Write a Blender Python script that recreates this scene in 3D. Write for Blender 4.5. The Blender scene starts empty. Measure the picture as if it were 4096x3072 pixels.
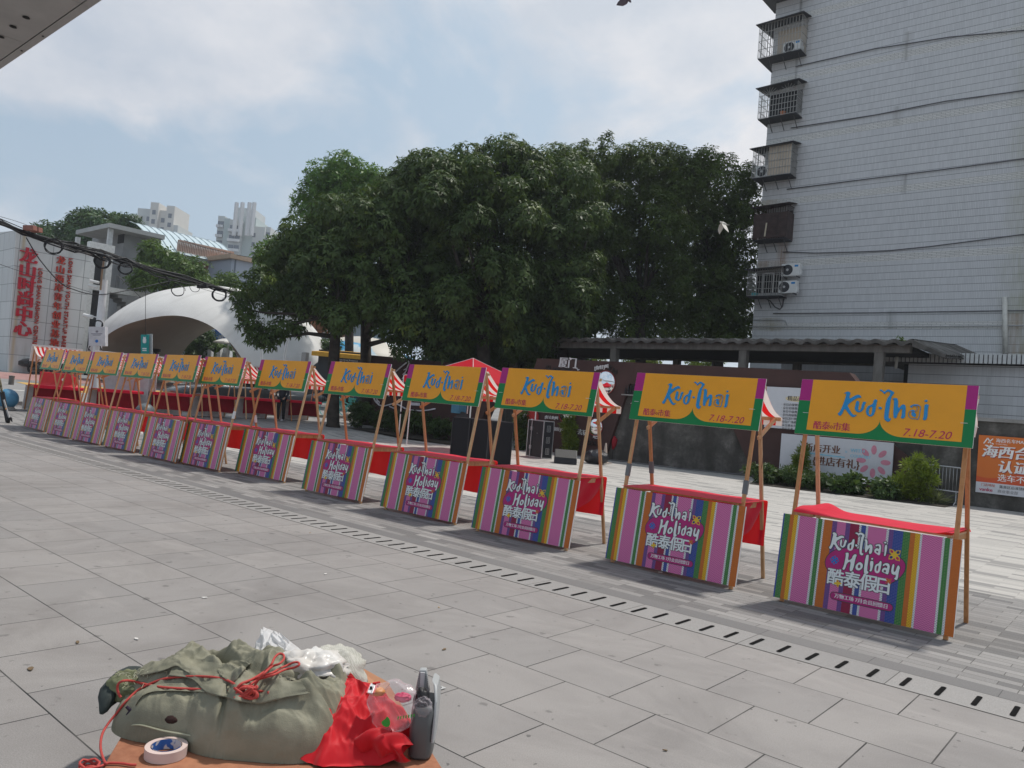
import bpy, bmesh, math, random
import numpy as np
from mathutils import Vector, Matrix, noise
from mathutils.geometry import tessellate_polygon
R = math.radians
SC = bpy.context.scene
COL = SC.collection

# ------------------------------------------------------------------ camera, world, sun, exposure
AXR = Vector((0.75720182, 0.64789279, 0.08294778))
AXU = Vector((-0.04271035, -0.07760749, 0.99606872))
AXF = Vector((-0.65178312, 0.75776778, 0.03109281))
FPX = 3098.39
EYE = Vector((0, 0, 1.6))
cd = bpy.data.cameras.new('camera'); cam = bpy.data.objects.new('camera', cd); COL.objects.link(cam)
cam.matrix_world = Matrix(((AXR.x, AXU.x, -AXF.x, EYE.x), (AXR.y, AXU.y, -AXF.y, EYE.y), (AXR.z, AXU.z, -AXF.z, EYE.z), (0, 0, 0, 1)))
cd.sensor_fit = 'HORIZONTAL'; cd.sensor_width = 36.0; cd.lens = 36.0 * FPX / 4096
cd.clip_start = 0.05; cd.clip_end = 3000
SC.camera = cam
SC.render.resolution_x = 1024; SC.render.resolution_y = 768

SUN_EL, SUN_AZ = R(66), R(8)          # azimuth from +Y towards +X
w = bpy.data.worlds.new('World'); SC.world = w; w.use_nodes = True
nt = w.node_tree; nt.nodes.clear(); N = nt.nodes.new; LK = nt.links.new
out = N('ShaderNodeOutputWorld'); bg = N('ShaderNodeBackground'); bg.inputs['Strength'].default_value = 0.095
sky = N('ShaderNodeTexSky'); sky.sky_type = 'NISHITA'; sky.sun_disc = False
sky.sun_elevation = SUN_EL; sky.sun_rotation = SUN_AZ; sky.air_density = 1.0; sky.dust_density = 3.0; sky.ozone_density = 1.5
tc = N('ShaderNodeTexCoord'); sep = N('ShaderNodeSeparateXYZ'); LK(tc.outputs['Generated'], sep.inputs[0])
zz = N('ShaderNodeMath'); zz.operation = 'MAXIMUM'; LK(sep.outputs['Z'], zz.inputs[0]); zz.inputs[1].default_value = 0.0
za = N('ShaderNodeMath'); za.operation = 'ADD'; LK(zz.outputs[0], za.inputs[0]); za.inputs[1].default_value = 0.42
dx = N('ShaderNodeMath'); dx.operation = 'DIVIDE'; LK(sep.outputs['X'], dx.inputs[0]); LK(za.outputs[0], dx.inputs[1])
dy = N('ShaderNodeMath'); dy.operation = 'DIVIDE'; LK(sep.outputs['Y'], dy.inputs[0]); LK(za.outputs[0], dy.inputs[1])
cv = N('ShaderNodeCombineXYZ'); LK(dx.outputs[0], cv.inputs[0]); LK(dy.outputs[0], cv.inputs[1]); cv.inputs[2].default_value = 3.7
n1 = N('ShaderNodeTexNoise'); n1.inputs['Scale'].default_value = 2.3; n1.inputs['Detail'].default_value = 10; n1.inputs['Roughness'].default_value = 0.56; n1.inputs['Distortion'].default_value = 0.25
LK(cv.outputs[0], n1.inputs['Vector'])
r1 = N('ShaderNodeValToRGB'); r1.color_ramp.elements[0].position = 0.44; r1.color_ramp.elements[1].position = 0.56
LK(n1.outputs['Fac'], r1.inputs[0])
n2 = N('ShaderNodeTexNoise'); n2.inputs['Scale'].default_value = 3.6; n2.inputs['Detail'].default_value = 8; n2.inputs['Roughness'].default_value = 0.58
LK(cv.outputs[0], n2.inputs['Vector'])
r2 = N('ShaderNodeValToRGB'); r2.color_ramp.elements[0].position = 0.40; r2.color_ramp.elements[1].position = 0.66
r2.color_ramp.elements[0].color = (4.75, 5.2, 5.85, 1); r2.color_ramp.elements[1].color = (6.5, 6.55, 6.8, 1)
LK(n2.outputs['Fac'], r2.inputs[0])
veil = N('ShaderNodeMixRGB'); veil.inputs[0].default_value = 0.75; veil.inputs[2].default_value = (4.1, 5.15, 6.05, 1)
LK(sky.outputs[0], veil.inputs[1])
# clouds get brighter towards the sun's side of the sky, thin haze towards the horizon
dt = N('ShaderNodeVectorMath'); dt.operation = 'DOT_PRODUCT'; LK(tc.outputs['Generated'], dt.inputs[0]); dt.inputs[1].default_value = (-0.18, 0.86, 0.48)
rg_ = N('ShaderNodeValToRGB'); rg_.color_ramp.elements[0].position = 0.55; rg_.color_ramp.elements[1].position = 1.0
rg_.color_ramp.elements[0].color = (0.90, 0.92, 0.95, 1); rg_.color_ramp.elements[1].color = (1.12, 1.10, 1.08, 1); LK(dt.outputs['Value'], rg_.inputs[0])
mx0 = N('ShaderNodeMixRGB'); LK(r1.outputs[0], mx0.inputs[0]); LK(veil.outputs[0], mx0.inputs[1]); LK(r2.outputs[0], mx0.inputs[2])
hz = N('ShaderNodeMixRGB'); hr = N('ShaderNodeValToRGB'); hr.color_ramp.elements[0].position = 0.0; hr.color_ramp.elements[1].position = 0.30; hr.color_ramp.elements[0].color = (.85, .85, .85, 1); hr.color_ramp.elements[1].color = (0, 0, 0, 1); LK(zz.outputs[0], hr.inputs[0])
LK(hr.outputs[0], hz.inputs[0]); LK(mx0.outputs[0], hz.inputs[1]); hz.inputs[2].default_value = (4.5, 5.35, 6.1, 1)
mx = N('ShaderNodeMixRGB'); mx.blend_type = 'MULTIPLY'; mx.inputs[0].default_value = 1.0; LK(hz.outputs[0], mx.inputs[1]); LK(rg_.outputs[0], mx.inputs[2])
LK(mx.outputs[0], bg.inputs['Color']); LK(bg.outputs[0], out.inputs['Surface'])

sd = bpy.data.lights.new('sun', 'SUN'); sd.energy = 2.7; sd.angle = R(3); sd.color = (1.0, 0.95, 0.88)
sun = bpy.data.objects.new('sun', sd); COL.objects.link(sun)
sdir = Vector((math.sin(SUN_AZ) * math.cos(SUN_EL), math.cos(SUN_AZ) * math.cos(SUN_EL), math.sin(SUN_EL)))
sun.rotation_euler = sdir.to_track_quat('Z', 'Y').to_euler(); sun.location = (0, 0, 40)
SC.view_settings.view_transform = 'Standard'; SC.view_settings.look = 'None'; SC.view_settings.exposure = 0.35; SC.view_settings.gamma = 1.0
SC.cycles.max_bounces = 6; SC.cycles.transparent_max_bounces = 12; SC.cycles.use_denoising = True

# ------------------------------------------------------------------ survey helpers: photo measurements -> metres
def ray(px, py): return AXF + AXR * ((px - 2048) / FPX) - AXU * ((py - 1536) / FPX)
def hgt(x, y): return min(1.3, .043 * max(0, -x - 22)) + .01 * min(60, max(0, y - 8))
def P(px, py, t): return EYE + ray(px, py) * t
def PZ(px, py, z):
    d = ray(px, py); return EYE + d * ((z - 1.6) / d.z)
def G(px, py):
    z = 0
    for _ in range(40):
        p = PZ(px, py, z); z = .5 * z + .5 * hgt(p.x, p.y)
    return PZ(px, py, z)
def PY(px, py, Y):
    d = ray(px, py); return EYE + d * (Y / d.y)
def PX(px, py, X):
    d = ray(px, py); return EYE + d * (X / d.x)
def gz(x, y): return Vector((x, y, hgt(x, y)))

# ------------------------------------------------------------------ materials
def rgb(r, g, b):      # sRGB 0..255 -> linear
    f = lambda c: (c / 255 / 12.92) if c / 255 <= .04045 else ((c / 255 + .055) / 1.055) ** 2.4
    return (f(r), f(g), f(b), 1)
class Mat:
    def __init__(s, name):
        s.m = bpy.data.materials.new(name); s.m.use_nodes = True; s.t = s.m.node_tree
        s.b = s.t.nodes['Principled BSDF']; s.o = s.t.nodes['Material Output']
    def n(s, t, **kw):
        n = s.t.nodes.new(t)
        for k, v in kw.items(): setattr(n, k, v)
        return n
    def l(s, a, b): s.t.links.new(a, b)
    def val(s, node, **kw):
        for k, v in kw.items(): node.inputs[k].default_value = v
        return node
    def pos(s): return s.n('ShaderNodeNewGeometry').outputs['Position']
    def obj(s): return s.n('ShaderNodeTexCoord').outputs['Object']
    def swz(s, vec, a, b, sa=1, sb=1):
        se = s.n('ShaderNodeSeparateXYZ'); s.l(vec, se.inputs[0]); c = s.n('ShaderNodeCombineXYZ')
        for k, (ax, sc) in enumerate(((a, sa), (b, sb))):
            m = s.n('ShaderNodeMath', operation='MULTIPLY'); s.l(se.outputs[ax], m.inputs[0]); m.inputs[1].default_value = sc; s.l(m.outputs[0], c.inputs[k])
        return c.outputs[0]
    def noise(s, vec, scale, detail=4, rough=.55, dist=0):
        n = s.n('ShaderNodeTexNoise'); s.val(n, Scale=scale, Detail=detail, Roughness=rough, Distortion=dist); s.l(vec, n.inputs['Vector']); return n.outputs['Fac']
    def ramp(s, fac, *stops, interp='LINEAR'):
        n = s.n('ShaderNodeValToRGB'); cr = n.color_ramp; cr.interpolation = interp
        while len(cr.elements) < len(stops): cr.elements.new(.5)
        for e, (p, c) in zip(cr.elements, stops):
            e.position = p; e.color = c if len(c) == 4 else (*c, 1)
        s.l(fac, n.inputs[0]); return n.outputs[0]
    def mix(s, fac, a, b, mode='MIX'):
        n = s.n('ShaderNodeMixRGB', blend_type=mode)
        for k, v in ((0, fac), (1, a), (2, b)):
            if hasattr(v, 'is_output'): s.l(v, n.inputs[k])
            else: n.inputs[k].default_value = v if k == 0 or len(v) == 4 else (*v, 1)
        return n.outputs[0]
    def math(s, op, a, b=0.0):
        n = s.n('ShaderNodeMath', operation=op)
        for k, v in enumerate((a, b)):
            if hasattr(v, 'is_output'): s.l(v, n.inputs[k])
            else: n.inputs[k].default_value = v
        return n.outputs[0]
    def col(s, c):
        if hasattr(c, 'is_output'): s.l(c, s.b.inputs['Base Color'])
        else: s.b.inputs['Base Color'].default_value = c if len(c) == 4 else (*c, 1)
        return s
    def rough(s, r, spec=.5, metal=0):
        if hasattr(r, 'is_output'): s.l(r, s.b.inputs['Roughness'])
        else: s.b.inputs['Roughness'].default_value = r
        s.b.inputs['Specular IOR Level'].default_value = spec; s.b.inputs['Metallic'].default_value = metal; return s
    def bump(s, h, strength=.3, dist=.01):
        n = s.n('ShaderNodeBump'); s.val(n, Strength=strength, Distance=dist); s.l(h, n.inputs['Height']); s.l(n.outputs[0], s.b.inputs['Normal']); return s
    def brick(s, vec, bw, rh, mortar=.004, off=.5, c1=(0, 0, 0), c2=(1, 1, 1), cm=(0, 0, 0), smooth=.1, freq=2):
        n = s.n('ShaderNodeTexBrick'); n.offset = off; n.offset_frequency = freq; s.l(vec, n.inputs['Vector'])
        s.val(n, Scale=1.0); n.inputs['Brick Width'].default_value = bw; n.inputs['Row Height'].default_value = rh
        n.inputs['Mortar Size'].default_value = mortar; n.inputs['Mortar Smooth'].default_value = smooth; n.inputs['Bias'].default_value = 0
        n.inputs['Color1'].default_value = (*c1, 1); n.inputs['Color2'].default_value = (*c2, 1); n.inputs['Mortar'].default_value = (*cm, 1)
        return n
MC = {}
def flat(name, c, rough=.6, spec=.4, metal=0, var=.12, scale=6.0):
    """plain coloured surface with a little mottling"""
    if name in MC: return MC[name]
    m = Mat(name); f = m.noise(m.obj(), scale, 5)
    a = tuple(x * (1 - var) for x in c[:3]); b = tuple(min(1, x * (1 + var)) for x in c[:3])
    m.col(m.ramp(f, (.3, a), (.7, b))).rough(rough, spec, metal); MC[name] = m.m; return m.m

# ------------------------------------------------------------------ mesh building
class MB:
    def __init__(s): s.v = []; s.f = []; s.k = []
    def add(s, vs, fs, k=0):
        o = len(s.v); s.v += [tuple(v) for v in vs]; s.f += [tuple(i + o for i in f) for f in fs]; s.k += [k] * len(fs); return s
    def quad(s, a, b, c, d, k=0): return s.add([a, b, c, d], [(0, 1, 2, 3)], k)
    def box(s, x0, x1, y0, y1, z0, z1, k=0):
        vs = [(x, y, z) for z in (z0, z1) for y in (y0, y1) for x in (x0, x1)]
        return s.add(vs, [(0, 2, 3, 1), (4, 5, 7, 6), (0, 1, 5, 4), (2, 6, 7, 3), (0, 4, 6, 2), (1, 3, 7, 5)], k)
    def obox(s, c, ax, ay, az, k=0):
        """box at c with half vectors ax ay az"""
        c, ax, ay, az = map(Vector, (c, ax, ay, az))
        vs = [c + ax * i + ay * j + az * l for l in (-1, 1) for j in (-1, 1) for i in (-1, 1)]
        return s.add(vs, [(0, 2, 3, 1), (4, 5, 7, 6), (0, 1, 5, 4), (2, 6, 7, 3), (0, 4, 6, 2), (1, 3, 7, 5)], k)
    def bar(s, p, q, w, h, up=(0, 0, 1), k=0):
        p, q = Vector(p), Vector(q); d = (q - p); u = Vector(up); a = d.cross(u)
        if a.length < 1e-6: a = d.cross(Vector((1, 0, 0)))
        a.normalize(); b = a.cross(d).normalized()
        return s.obox((p + q) / 2, d / 2, a * w / 2, b * h / 2, k)
    def tube(s, pts, r, n=8, k=0, caps=True):
        pts = [Vector(p) for p in pts]; rs = r if hasattr(r, '__len__') else [r] * len(pts)
        rings = []; a = None
        for i, p in enumerate(pts):
            t = (pts[min(i + 1, len(pts) - 1)] - pts[max(i - 1, 0)])
            if t.length < 1e-9: t = Vector((0, 0, 1))
            t.normalize()
            if a is None:
                a = t.cross(Vector((0, 0, 1)) if abs(t.z) < .9 else Vector((1, 0, 0))).normalized()
            else:
                a = (a - t * a.dot(t))
                a = a.normalized() if a.length > 1e-6 else t.orthogonal().normalized()
            b = t.cross(a)
            rings.append([p + (a * math.cos(2 * math.pi * j / n) + b * math.sin(2 * math.pi * j / n)) * rs[i] for j in range(n)])
        vs = [v for g in rings for v in g]; fs = []
        for i in range(len(pts) - 1):
            for j in range(n): fs.append((i * n + j, i * n + (j + 1) % n, (i + 1) * n + (j + 1) % n, (i + 1) * n + j))
        if caps: fs.append(tuple(range(n))[::-1]); fs.append(tuple((len(pts) - 1) * n + j for j in range(n)))
        return s.add(vs, fs, k)
    def lathe(s, prof, c=(0, 0, 0), n=24, k=0, axis=None):
        """prof: (radius, height) list"""
        vs = []; fs = []; c = Vector(c)
        for r_, z in prof:
            for j in range(n):
                a = 2 * math.pi * j / n; vs.append(Vector((r_ * math.cos(a), r_ * math.sin(a), z)))
        for i in range(len(prof) - 1):
            for j in range(n): fs.append((i * n + j, i * n + (j + 1) % n, (i + 1) * n + (j + 1) % n, (i + 1) * n + j))
        fs.append(tuple(range(n))[::-1]); fs.append(tuple((len(prof) - 1) * n + j for j in range(n)))
        if axis is not None:
            q = Vector((0, 0, 1)).rotation_difference(Vector(axis)); vs = [q @ v for v in vs]
        return s.add([v + c for v in vs], fs, k)
    def sphere(s, c, rad, n=16, m=10, k=0):
        rad = rad if hasattr(rad, '__len__') else (rad,) * 3; c = Vector(c); vs = []; fs = []
        for i in range(m + 1):
            t = math.pi * i / m
            for j in range(n):
                a = 2 * math.pi * j / n; vs.append(c + Vector((rad[0] * math.sin(t) * math.cos(a), rad[1] * math.sin(t) * math.sin(a), rad[2] * math.cos(t))))
        for i in range(m):
            for j in range(n): fs.append((i * n + j, (i + 1) * n + j, (i + 1) * n + (j + 1) % n, i * n + (j + 1) % n))
        return s.add(vs, fs, k)
    def prism(s, loop, o, a, b, depth, k=0, holes=()):
        """polygon (2D loop) in plane o + x a + y b, extruded along depth vector"""
        o, a, b, dv = map(Vector, (o, a, b, depth))
        loops = [loop] + list(holes)
        pts3 = [[o + a * x + b * y for x, y in L] for L in loops]
        tris = tessellate_polygon([[Vector((x, y, 0)) for x, y in L] for L in loops])
        vs = [p for L in pts3 for p in L]; n = len(vs)
        fs = [tuple(t) for t in tris] + [tuple(i + n for i in t) for t in tris]
        vs = vs + [p + dv for p in vs]; o_ = 0
        for L in loops:
            m = len(L)
            for i in range(m): fs.append((o_ + i, o_ + (i + 1) % m, n + o_ + (i + 1) % m, n + o_ + i))
            o_ += m
        return s.add(vs, fs, k)
    def poly(s, loop, o, a, b, k=0, holes=()):
        o, a, b = map(Vector, (o, a, b)); loops = [loop] + list(holes)
        tris = tessellate_polygon([[Vector((x, y, 0)) for x, y in L] for L in loops])
        return s.add([o + a * x + b * y for L in loops for x, y in L], [tuple(t) for t in tris], k)
    def put(s, vf, o, a, b, k=0, lift=None):
        """2D mesh (verts, faces) laid in plane; z component goes along lift"""
        o, a, b = map(Vector, (o, a, b)); c = Vector(lift) if lift is not None else a.cross(b).normalized()
        return s.add([o + a * v[0] + b * v[1] + c * v[2] for v in vf[0]], vf[1], k)
    def grid(s, fn, nu, nv, k=0):
        vs = [fn(i / nu, j / nv) for j in range(nv + 1) for i in range(nu + 1)]
        fs = [(j * (nu + 1) + i, j * (nu + 1) + i + 1, (j + 1) * (nu + 1) + i + 1, (j + 1) * (nu + 1) + i) for j in range(nv) for i in range(nu)]
        return s.add(vs, fs, k)
    def build(s, name, mats, parent=None, smooth=False, bevel=0, world=True, fixn=True):
        me = bpy.data.meshes.new(name)
        vs = s.v
        if parent is not None and world:
            M = ROOTM.get(parent.name)
            if M is not None:
                I = M.inverted(); vs = [I @ Vector(v) for v in vs]
        me.from_pydata([tuple(v) for v in vs], [], s.f)
        mats = mats if isinstance(mats, (list, tuple)) else [mats]
        for m in mats: me.materials.append(m)
        if any(s.k): me.polygons.foreach_set('material_index', s.k)
        if smooth: me.polygons.foreach_set('use_smooth', [True] * len(s.f))
        if bevel or fixn:
            bm = bmesh.new(); bm.from_mesh(me)
            if fixn: bmesh.ops.recalc_face_normals(bm, faces=bm.faces)
            if bevel:
                es = [e for e in bm.edges if len(e.link_faces) == 2 and e.calc_face_angle(0) > .6]
                bmesh.ops.bevel(bm, geom=es, offset=bevel, segments=2, affect='EDGES', profile=.6)
            bm.to_mesh(me); bm.free()
        if smooth == 'auto':
            try: me.set_sharp_from_angle(angle=R(35))
            except Exception: pass
        me.update()
        o = bpy.data.objects.new(name, me); COL.objects.link(o)
        if parent is not None:
            o.parent = parent; ROOTM[o.name] = ROOTM.get(parent.name, Matrix.Identity(4))
        return o
ROOTM = {}
def tag(o, label=None, cat=None, group=None, kind=None):
    if label: o['label'] = label
    if cat: o['category'] = cat
    if group: o['group'] = group
    if kind: o['kind'] = kind
    return o
def thing(name, label, cat, loc=(0, 0, 0), rz=0.0, group=None):
    o = bpy.data.objects.new(name, None); COL.objects.link(o); o.empty_display_size = .2
    o.location = loc; o.rotation_euler = (0, 0, rz)
    ROOTM[o.name] = Matrix.Translation(Vector(loc)) @ Matrix.Rotation(rz, 4, 'Z')
    return tag(o, label, cat, group)
def struct(o): o['kind'] = 'structure'; return o
KIDS = {}
def copy_tree(o, parent=None):
    c = o.copy(); COL.objects.link(c); c.parent = parent
    for ch in list(o.children): copy_tree(ch, c)
    return c
def place_copy(src, loc, rz, label, group=None, scale=None):
    c = copy_tree(src); c.location = loc; c.rotation_euler = (0, 0, rz); c['label'] = label
    if group: c['group'] = group
    if scale: c.scale = scale
    return c

# ------------------------------------------------------------------ lettering (built before the scene fills up)
TXT = {}
def text2d(s, size=1.0, bold=0.0, align='CENTER', shear=0.0, depth=0.0, spacing=1.0, cond=1.0):
    key = (s, size, bold, align, shear, depth, spacing, cond)
    if key in TXT: return TXT[key]
    c = bpy.data.curves.new('t', 'FONT'); c.body = s; c.size = size; c.offset = bold; c.align_x = align; c.align_y = 'CENTER'
    c.shear = shear; c.extrude = depth; c.resolution_u = 3; c.space_character = spacing
    o = bpy.data.objects.new('t', c); COL.objects.link(o)
    dg = bpy.context.evaluated_depsgraph_get(); me = bpy.data.meshes.new_from_object(o.evaluated_get(dg))
    vf = ([(v.co.x * cond, v.co.y, v.co.z) for v in me.vertices], [tuple(p.vertices) for p in me.polygons])
    bpy.data.objects.remove(o); bpy.data.curves.remove(c); bpy.data.meshes.remove(me); TXT[key] = vf; return vf
def shape2d(loops, grow=0.0, bevel=0.0, extrude=0.0):
    c = bpy.data.curves.new('s', 'CURVE'); c.dimensions = '2D'; c.fill_mode = 'BOTH' if bevel or extrude else 'FRONT'
    c.offset = grow; c.bevel_depth = bevel; c.bevel_resolution = 2; c.extrude = extrude
    for L in loops:
        sp = c.splines.new('POLY'); sp.points.add(len(L) - 1); sp.use_cyclic_u = True
        for p, (x, y) in zip(sp.points, L): p.co = (x, y, 0, 1)
    o = bpy.data.objects.new('s', c); COL.objects.link(o)
    dg = bpy.context.evaluated_depsgraph_get(); me = bpy.data.meshes.new_from_object(o.evaluated_get(dg))
    vf = ([tuple(v.co) for v in me.vertices], [tuple(p.vertices) for p in me.polygons])
    bpy.data.objects.remove(o); bpy.data.curves.remove(c); bpy.data.meshes.remove(me); return vf
def rounded(loop, it=1):
    """Chaikin corner cutting of a closed outline"""
    for _ in range(it):
        q = []
        for i in range(len(loop)):
            (x0, y0), (x1, y1) = loop[i], loop[(i + 1) % len(loop)]
            q += [(x0 * .75 + x1 * .25, y0 * .75 + y1 * .25), (x0 * .25 + x1 * .75, y0 * .25 + y1 * .75)]
        loop = q
    return loop
# ================================================================== GROUND
def sheet(name, mat, xs, ys, dz, kind='structure'):
    mb = MB()
    nx, ny = len(xs), len(ys)
    mb.add([(x, y, hgt(x, y) + dz) for y in ys for x in xs], [(j * nx + i, j * nx + i + 1, (j + 1) * nx + i + 1, (j + 1) * nx + i) for j in range(ny - 1) for i in range(nx - 1)])
    o = mb.build(name, mat); o['kind'] = kind; return o
XB = [-52.2325, -22.0]
def span(a, b, step, brk=()):
    q = sorted(set([round(a + (b - a) * i / max(1, round((b - a) / step)), 4) for i in range(max(1, round((b - a) / step)) + 1)] + [t for t in brk if a < t < b])); return q

m = Mat('slab_granite'); p = m.pos(); v = m.swz(p, 'X', 'Y')
bk = m.brick(v, .614, .5975, .004, .5, (0, 0, 0), (1, 1, 1), (.5, .5, .5), .0); bk.inputs['Vector'].default_value = (0, 0, 0)
mp = m.n('ShaderNodeMapping'); mp.inputs['Location'].default_value = (-.064, .33, 0); m.l(v, mp.inputs['Vector']); m.l(mp.outputs[0], bk.inputs['Vector'])
base = m.ramp(bk.outputs['Color'], (0, (.238, .222, .213)), (.5, (.272, .252, .240)), (1, (.302, .279, .263)))
spk = m.noise(p, 160, 2, .7); base = m.mix(.35, base, m.ramp(spk, (.35, (.12, .115, .11)), (.65, (.36, .35, .34))))
dirt = m.noise(p, .9, 7, .65, .6); base = m.mix(m.ramp(dirt, (.43, (0, 0, 0)), (.7, (.6, .6, .6))), base, (.165, .152, .146), 'MIX')
stre = m.noise(m.swz(p, 'X', 'Y', .7, 3.2), 1.1, 6, .7, .5); base = m.mix(m.ramp(stre, (.56, (0, 0, 0)), (.72, (.35, .35, .35))), base, (.36, .335, .315))
blot = m.noise(p, 7, 3, .5); base = m.mix(m.ramp(blot, (.665, (0, 0, 0)), (.72, (.6, .6, .6))), base, (.10, .092, .088))
gum = m.noise(p, 19, 2, .4); base = m.mix(m.ramp(gum, (.735, (0, 0, 0)), (.75, (.7, .7, .7))), base, (.07, .066, .063))
wn = m.n('ShaderNodeTexNoise'); m.val(wn, Scale=2.6, Detail=2.0); m.l(v, wn.inputs['Vector'])
base = m.mix(bk.outputs['Fac'], base, m.ramp(wn.outputs['Fac'], (.35, (.075, .07, .066)), (.62, (.016, .015, .015))))
m.col(base).rough(m.ramp(dirt, (.3, (.55, .55, .55)), (.7, (.8, .8, .8))), .35)
hh = m.mix(bk.outputs['Fac'], m.ramp(spk, (0, (.9, .9, .9)), (1, (1, 1, 1))), (0, 0, 0)); m.bump(hh, .35, .006)
SLAB = m.m

m = Mat('mixed_pavers'); p = m.pos(); v = m.swz(p, 'X', 'Y')
bk = m.brick(v, .36, .1, .003, .37, (0, 0, 0), (1, 1, 1), (.5, .5, .5), 0, 3); 
base = m.ramp(bk.outputs['Color'], (0, (.115, .112, .112)), (.2, (.12, .117, .115)), (.24, (.21, .203, .197)), (.75, (.265, .255, .245)), (1, (.32, .308, .295)), interp='LINEAR')
spk = m.noise(p, 120, 2, .7); base = m.mix(.3, base, m.ramp(spk, (.35, (.1, .097, .095)), (.65, (.36, .35, .34))))
dirt = m.noise(p, 1.1, 7, .65, .6); base = m.mix(m.ramp(dirt, (.48, (0, 0, 0)), (.75, (.5, .5, .5))), base, (.16, .152, .147))
base = m.mix(bk.outputs['Fac'], base, (.09, .085, .08)); m.col(base).rough(.75, .3); m.bump(m.ramp(bk.outputs['Fac'], (0, (1, 1, 1)), (1, (0, 0, 0))), .3, .004)
PAVER = m.m

m = Mat('pale_plank_paving'); p = m.pos(); v = m.swz(p, 'X', 'Y')
bk = m.brick(v, .62, .105, .0025, .41, (0, 0, 0), (1, 1, 1), (.5, .5, .5), 0, 3)
base = m.ramp(bk.outputs['Color'], (0, (.24, .235, .225)), (.17, (.25, .243, .232)), (.21, (.375, .36, .338)), (1, (.47, .45, .418)))
dirt = m.noise(p, .35, 7, .65, .6); base = m.mix(m.ramp(dirt, (.45, (0, 0, 0)), (.75, (.35, .35, .35))), base, (.33, .315, .3))
base = m.mix(bk.outputs['Fac'], base, (.27, .25, .23)); m.col(base).rough(.75, .3); m.bump(m.ramp(bk.outputs['Fac'], (0, (1, 1, 1)), (1, (0, 0, 0))), .25, .003)
PLANK = m.m

m = Mat('plank_paving_tree_shade'); p = m.pos(); v = m.swz(p, 'X', 'Y')  # pale plank pattern in greyer tones, the trees' shade put into the colour
bk = m.brick(v, .62, .105, .0025, .41, (0, 0, 0), (1, 1, 1), (.5, .5, .5), 0, 3)
base = m.ramp(bk.outputs['Color'], (0, (.19, .187, .185)), (.3, (.25, .245, .24)), (1, (.33, .32, .31)))
base = m.mix(bk.outputs['Fac'], base, (.2, .19, .18)); m.col(base).rough(.75, .3); PLANK_SHADE = m.m

m = Mat('road_asphalt'); p = m.pos(); f = m.noise(p, .5, 6); g = m.noise(p, 60, 2)
m.col(m.mix(.3, m.ramp(f, (.3, (.19, .188, .185)), (.7, (.27, .265, .26))), m.ramp(g, (.3, (.12, .12, .12)), (.7, (.36, .35, .34))))).rough(.85, .25); ASPH = m.m
m = Mat('pink_paving'); p = m.pos(); bk = m.brick(m.swz(p, 'X', 'Y'), .4, .2, .006, .5, (.30, .17, .16), (.36, .21, .19), (.2, .14, .13)); m.col(bk.outputs['Color']).rough(.85, .25); PINK = m.m
m = Mat('far_earth'); p = m.pos(); m.col(m.ramp(m.noise(p, .05, 5), (.3, (.16, .155, .15)), (.7, (.22, .21, .2)))).rough(.9, .2); EARTH = m.m

sheet('ground', EARTH, [-900, -300, -120, -52.2325, -22, 20, 120, 600], [-300, -40, 8, 68, 200, 1200], -.02)
sheet('plaza_paving', SLAB, [-52.2325, -22, 14], [-12, 5.572], 0)
m = Mat('drain_granite'); p = m.pos(); v = m.swz(p, 'X', 'Y')
bk = m.brick(v, 1.02, .404, .0035, 0, (0, 0, 0), (1, 1, 1), (.5, .5, .5), 0); mp = m.n('ShaderNodeMapping'); mp.inputs['Location'].default_value = (.36, -5.578 + .404 * 14 - .0005, 0); m.l(v, mp.inputs['Vector']); m.l(mp.outputs[0], bk.inputs['Vector'])
base = m.ramp(bk.outputs['Color'], (0, (.25, .24, .232)), (1, (.30, .287, .275))); spk = m.noise(p, 150, 2, .7)
base = m.mix(.35, base, m.ramp(spk, (.35, (.12, .115, .11)), (.65, (.38, .37, .36)))); base = m.mix(bk.outputs['Fac'], base, (.09, .085, .08)); m.col(base).rough(.75, .3); DRAIN = m.m
HOLE = flat('drain_hole_black', (.006, .006, .006), .9, .1)
mb = MB(); ys = (5.578, 5.982)
xs = [-50, -22, 13]
mb.add([(x, y, hgt(x, y) + .002) for y in ys for x in xs], [(0, 1, 4, 3), (1, 2, 5, 4)])
for i in range(-60, 148):
    x = -.88 - .2055 * i
    c = 6
    L = []
    for sgn, yc in ((1, 5.862), (-1, 5.655)):
        for j in range(c + 1):
            a = (math.pi * j / c) if sgn > 0 else (math.pi + math.pi * j / c)
            L.append((x + .016 * math.cos(a), yc + .016 * math.sin(a) * 1.0))
    mb.poly(L, (0, 0, hgt(x, 5.8) + .006), (1, 0, 0), (0, 1, 0), 1)
struct(mb.build('drain_strip', [DRAIN, HOLE], fixn=False))
m = Mat('dark_border_granite'); p = m.pos(); v = m.swz(p, 'X', 'Y'); bk = m.brick(v, .8, .21, .003, 0, (.135, .131, .13), (.175, .17, .166), (.06, .058, .056), 0)
mp = m.n('ShaderNodeMapping'); mp.inputs['Location'].default_value = (0, -5.99 + .21 * 29, 0); m.l(v, mp.inputs['Vector']); m.l(mp.outputs[0], bk.inputs['Vector'])
m.col(m.mix(.25, bk.outputs['Color'], m.ramp(m.noise(p, 140, 2), (.35, (.07, .07, .07)), (.65, (.27, .26, .26))))).rough(.75, .3)
sheet('border_paving', m.m, [-50, -22, 13], [5.988, 6.196], .001)
sheet('paver_band', PAVER, [-52, -22, 13], [6.2, 8, 9.9], -.001)
sheet('pale_paving', PLANK, [-24.2, -22, 13], [9.9, 26], -.002)
sheet('aisle_paving', PLANK_SHADE, [-29.2, -24.2], [9.9, 26], -.002)
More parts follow.
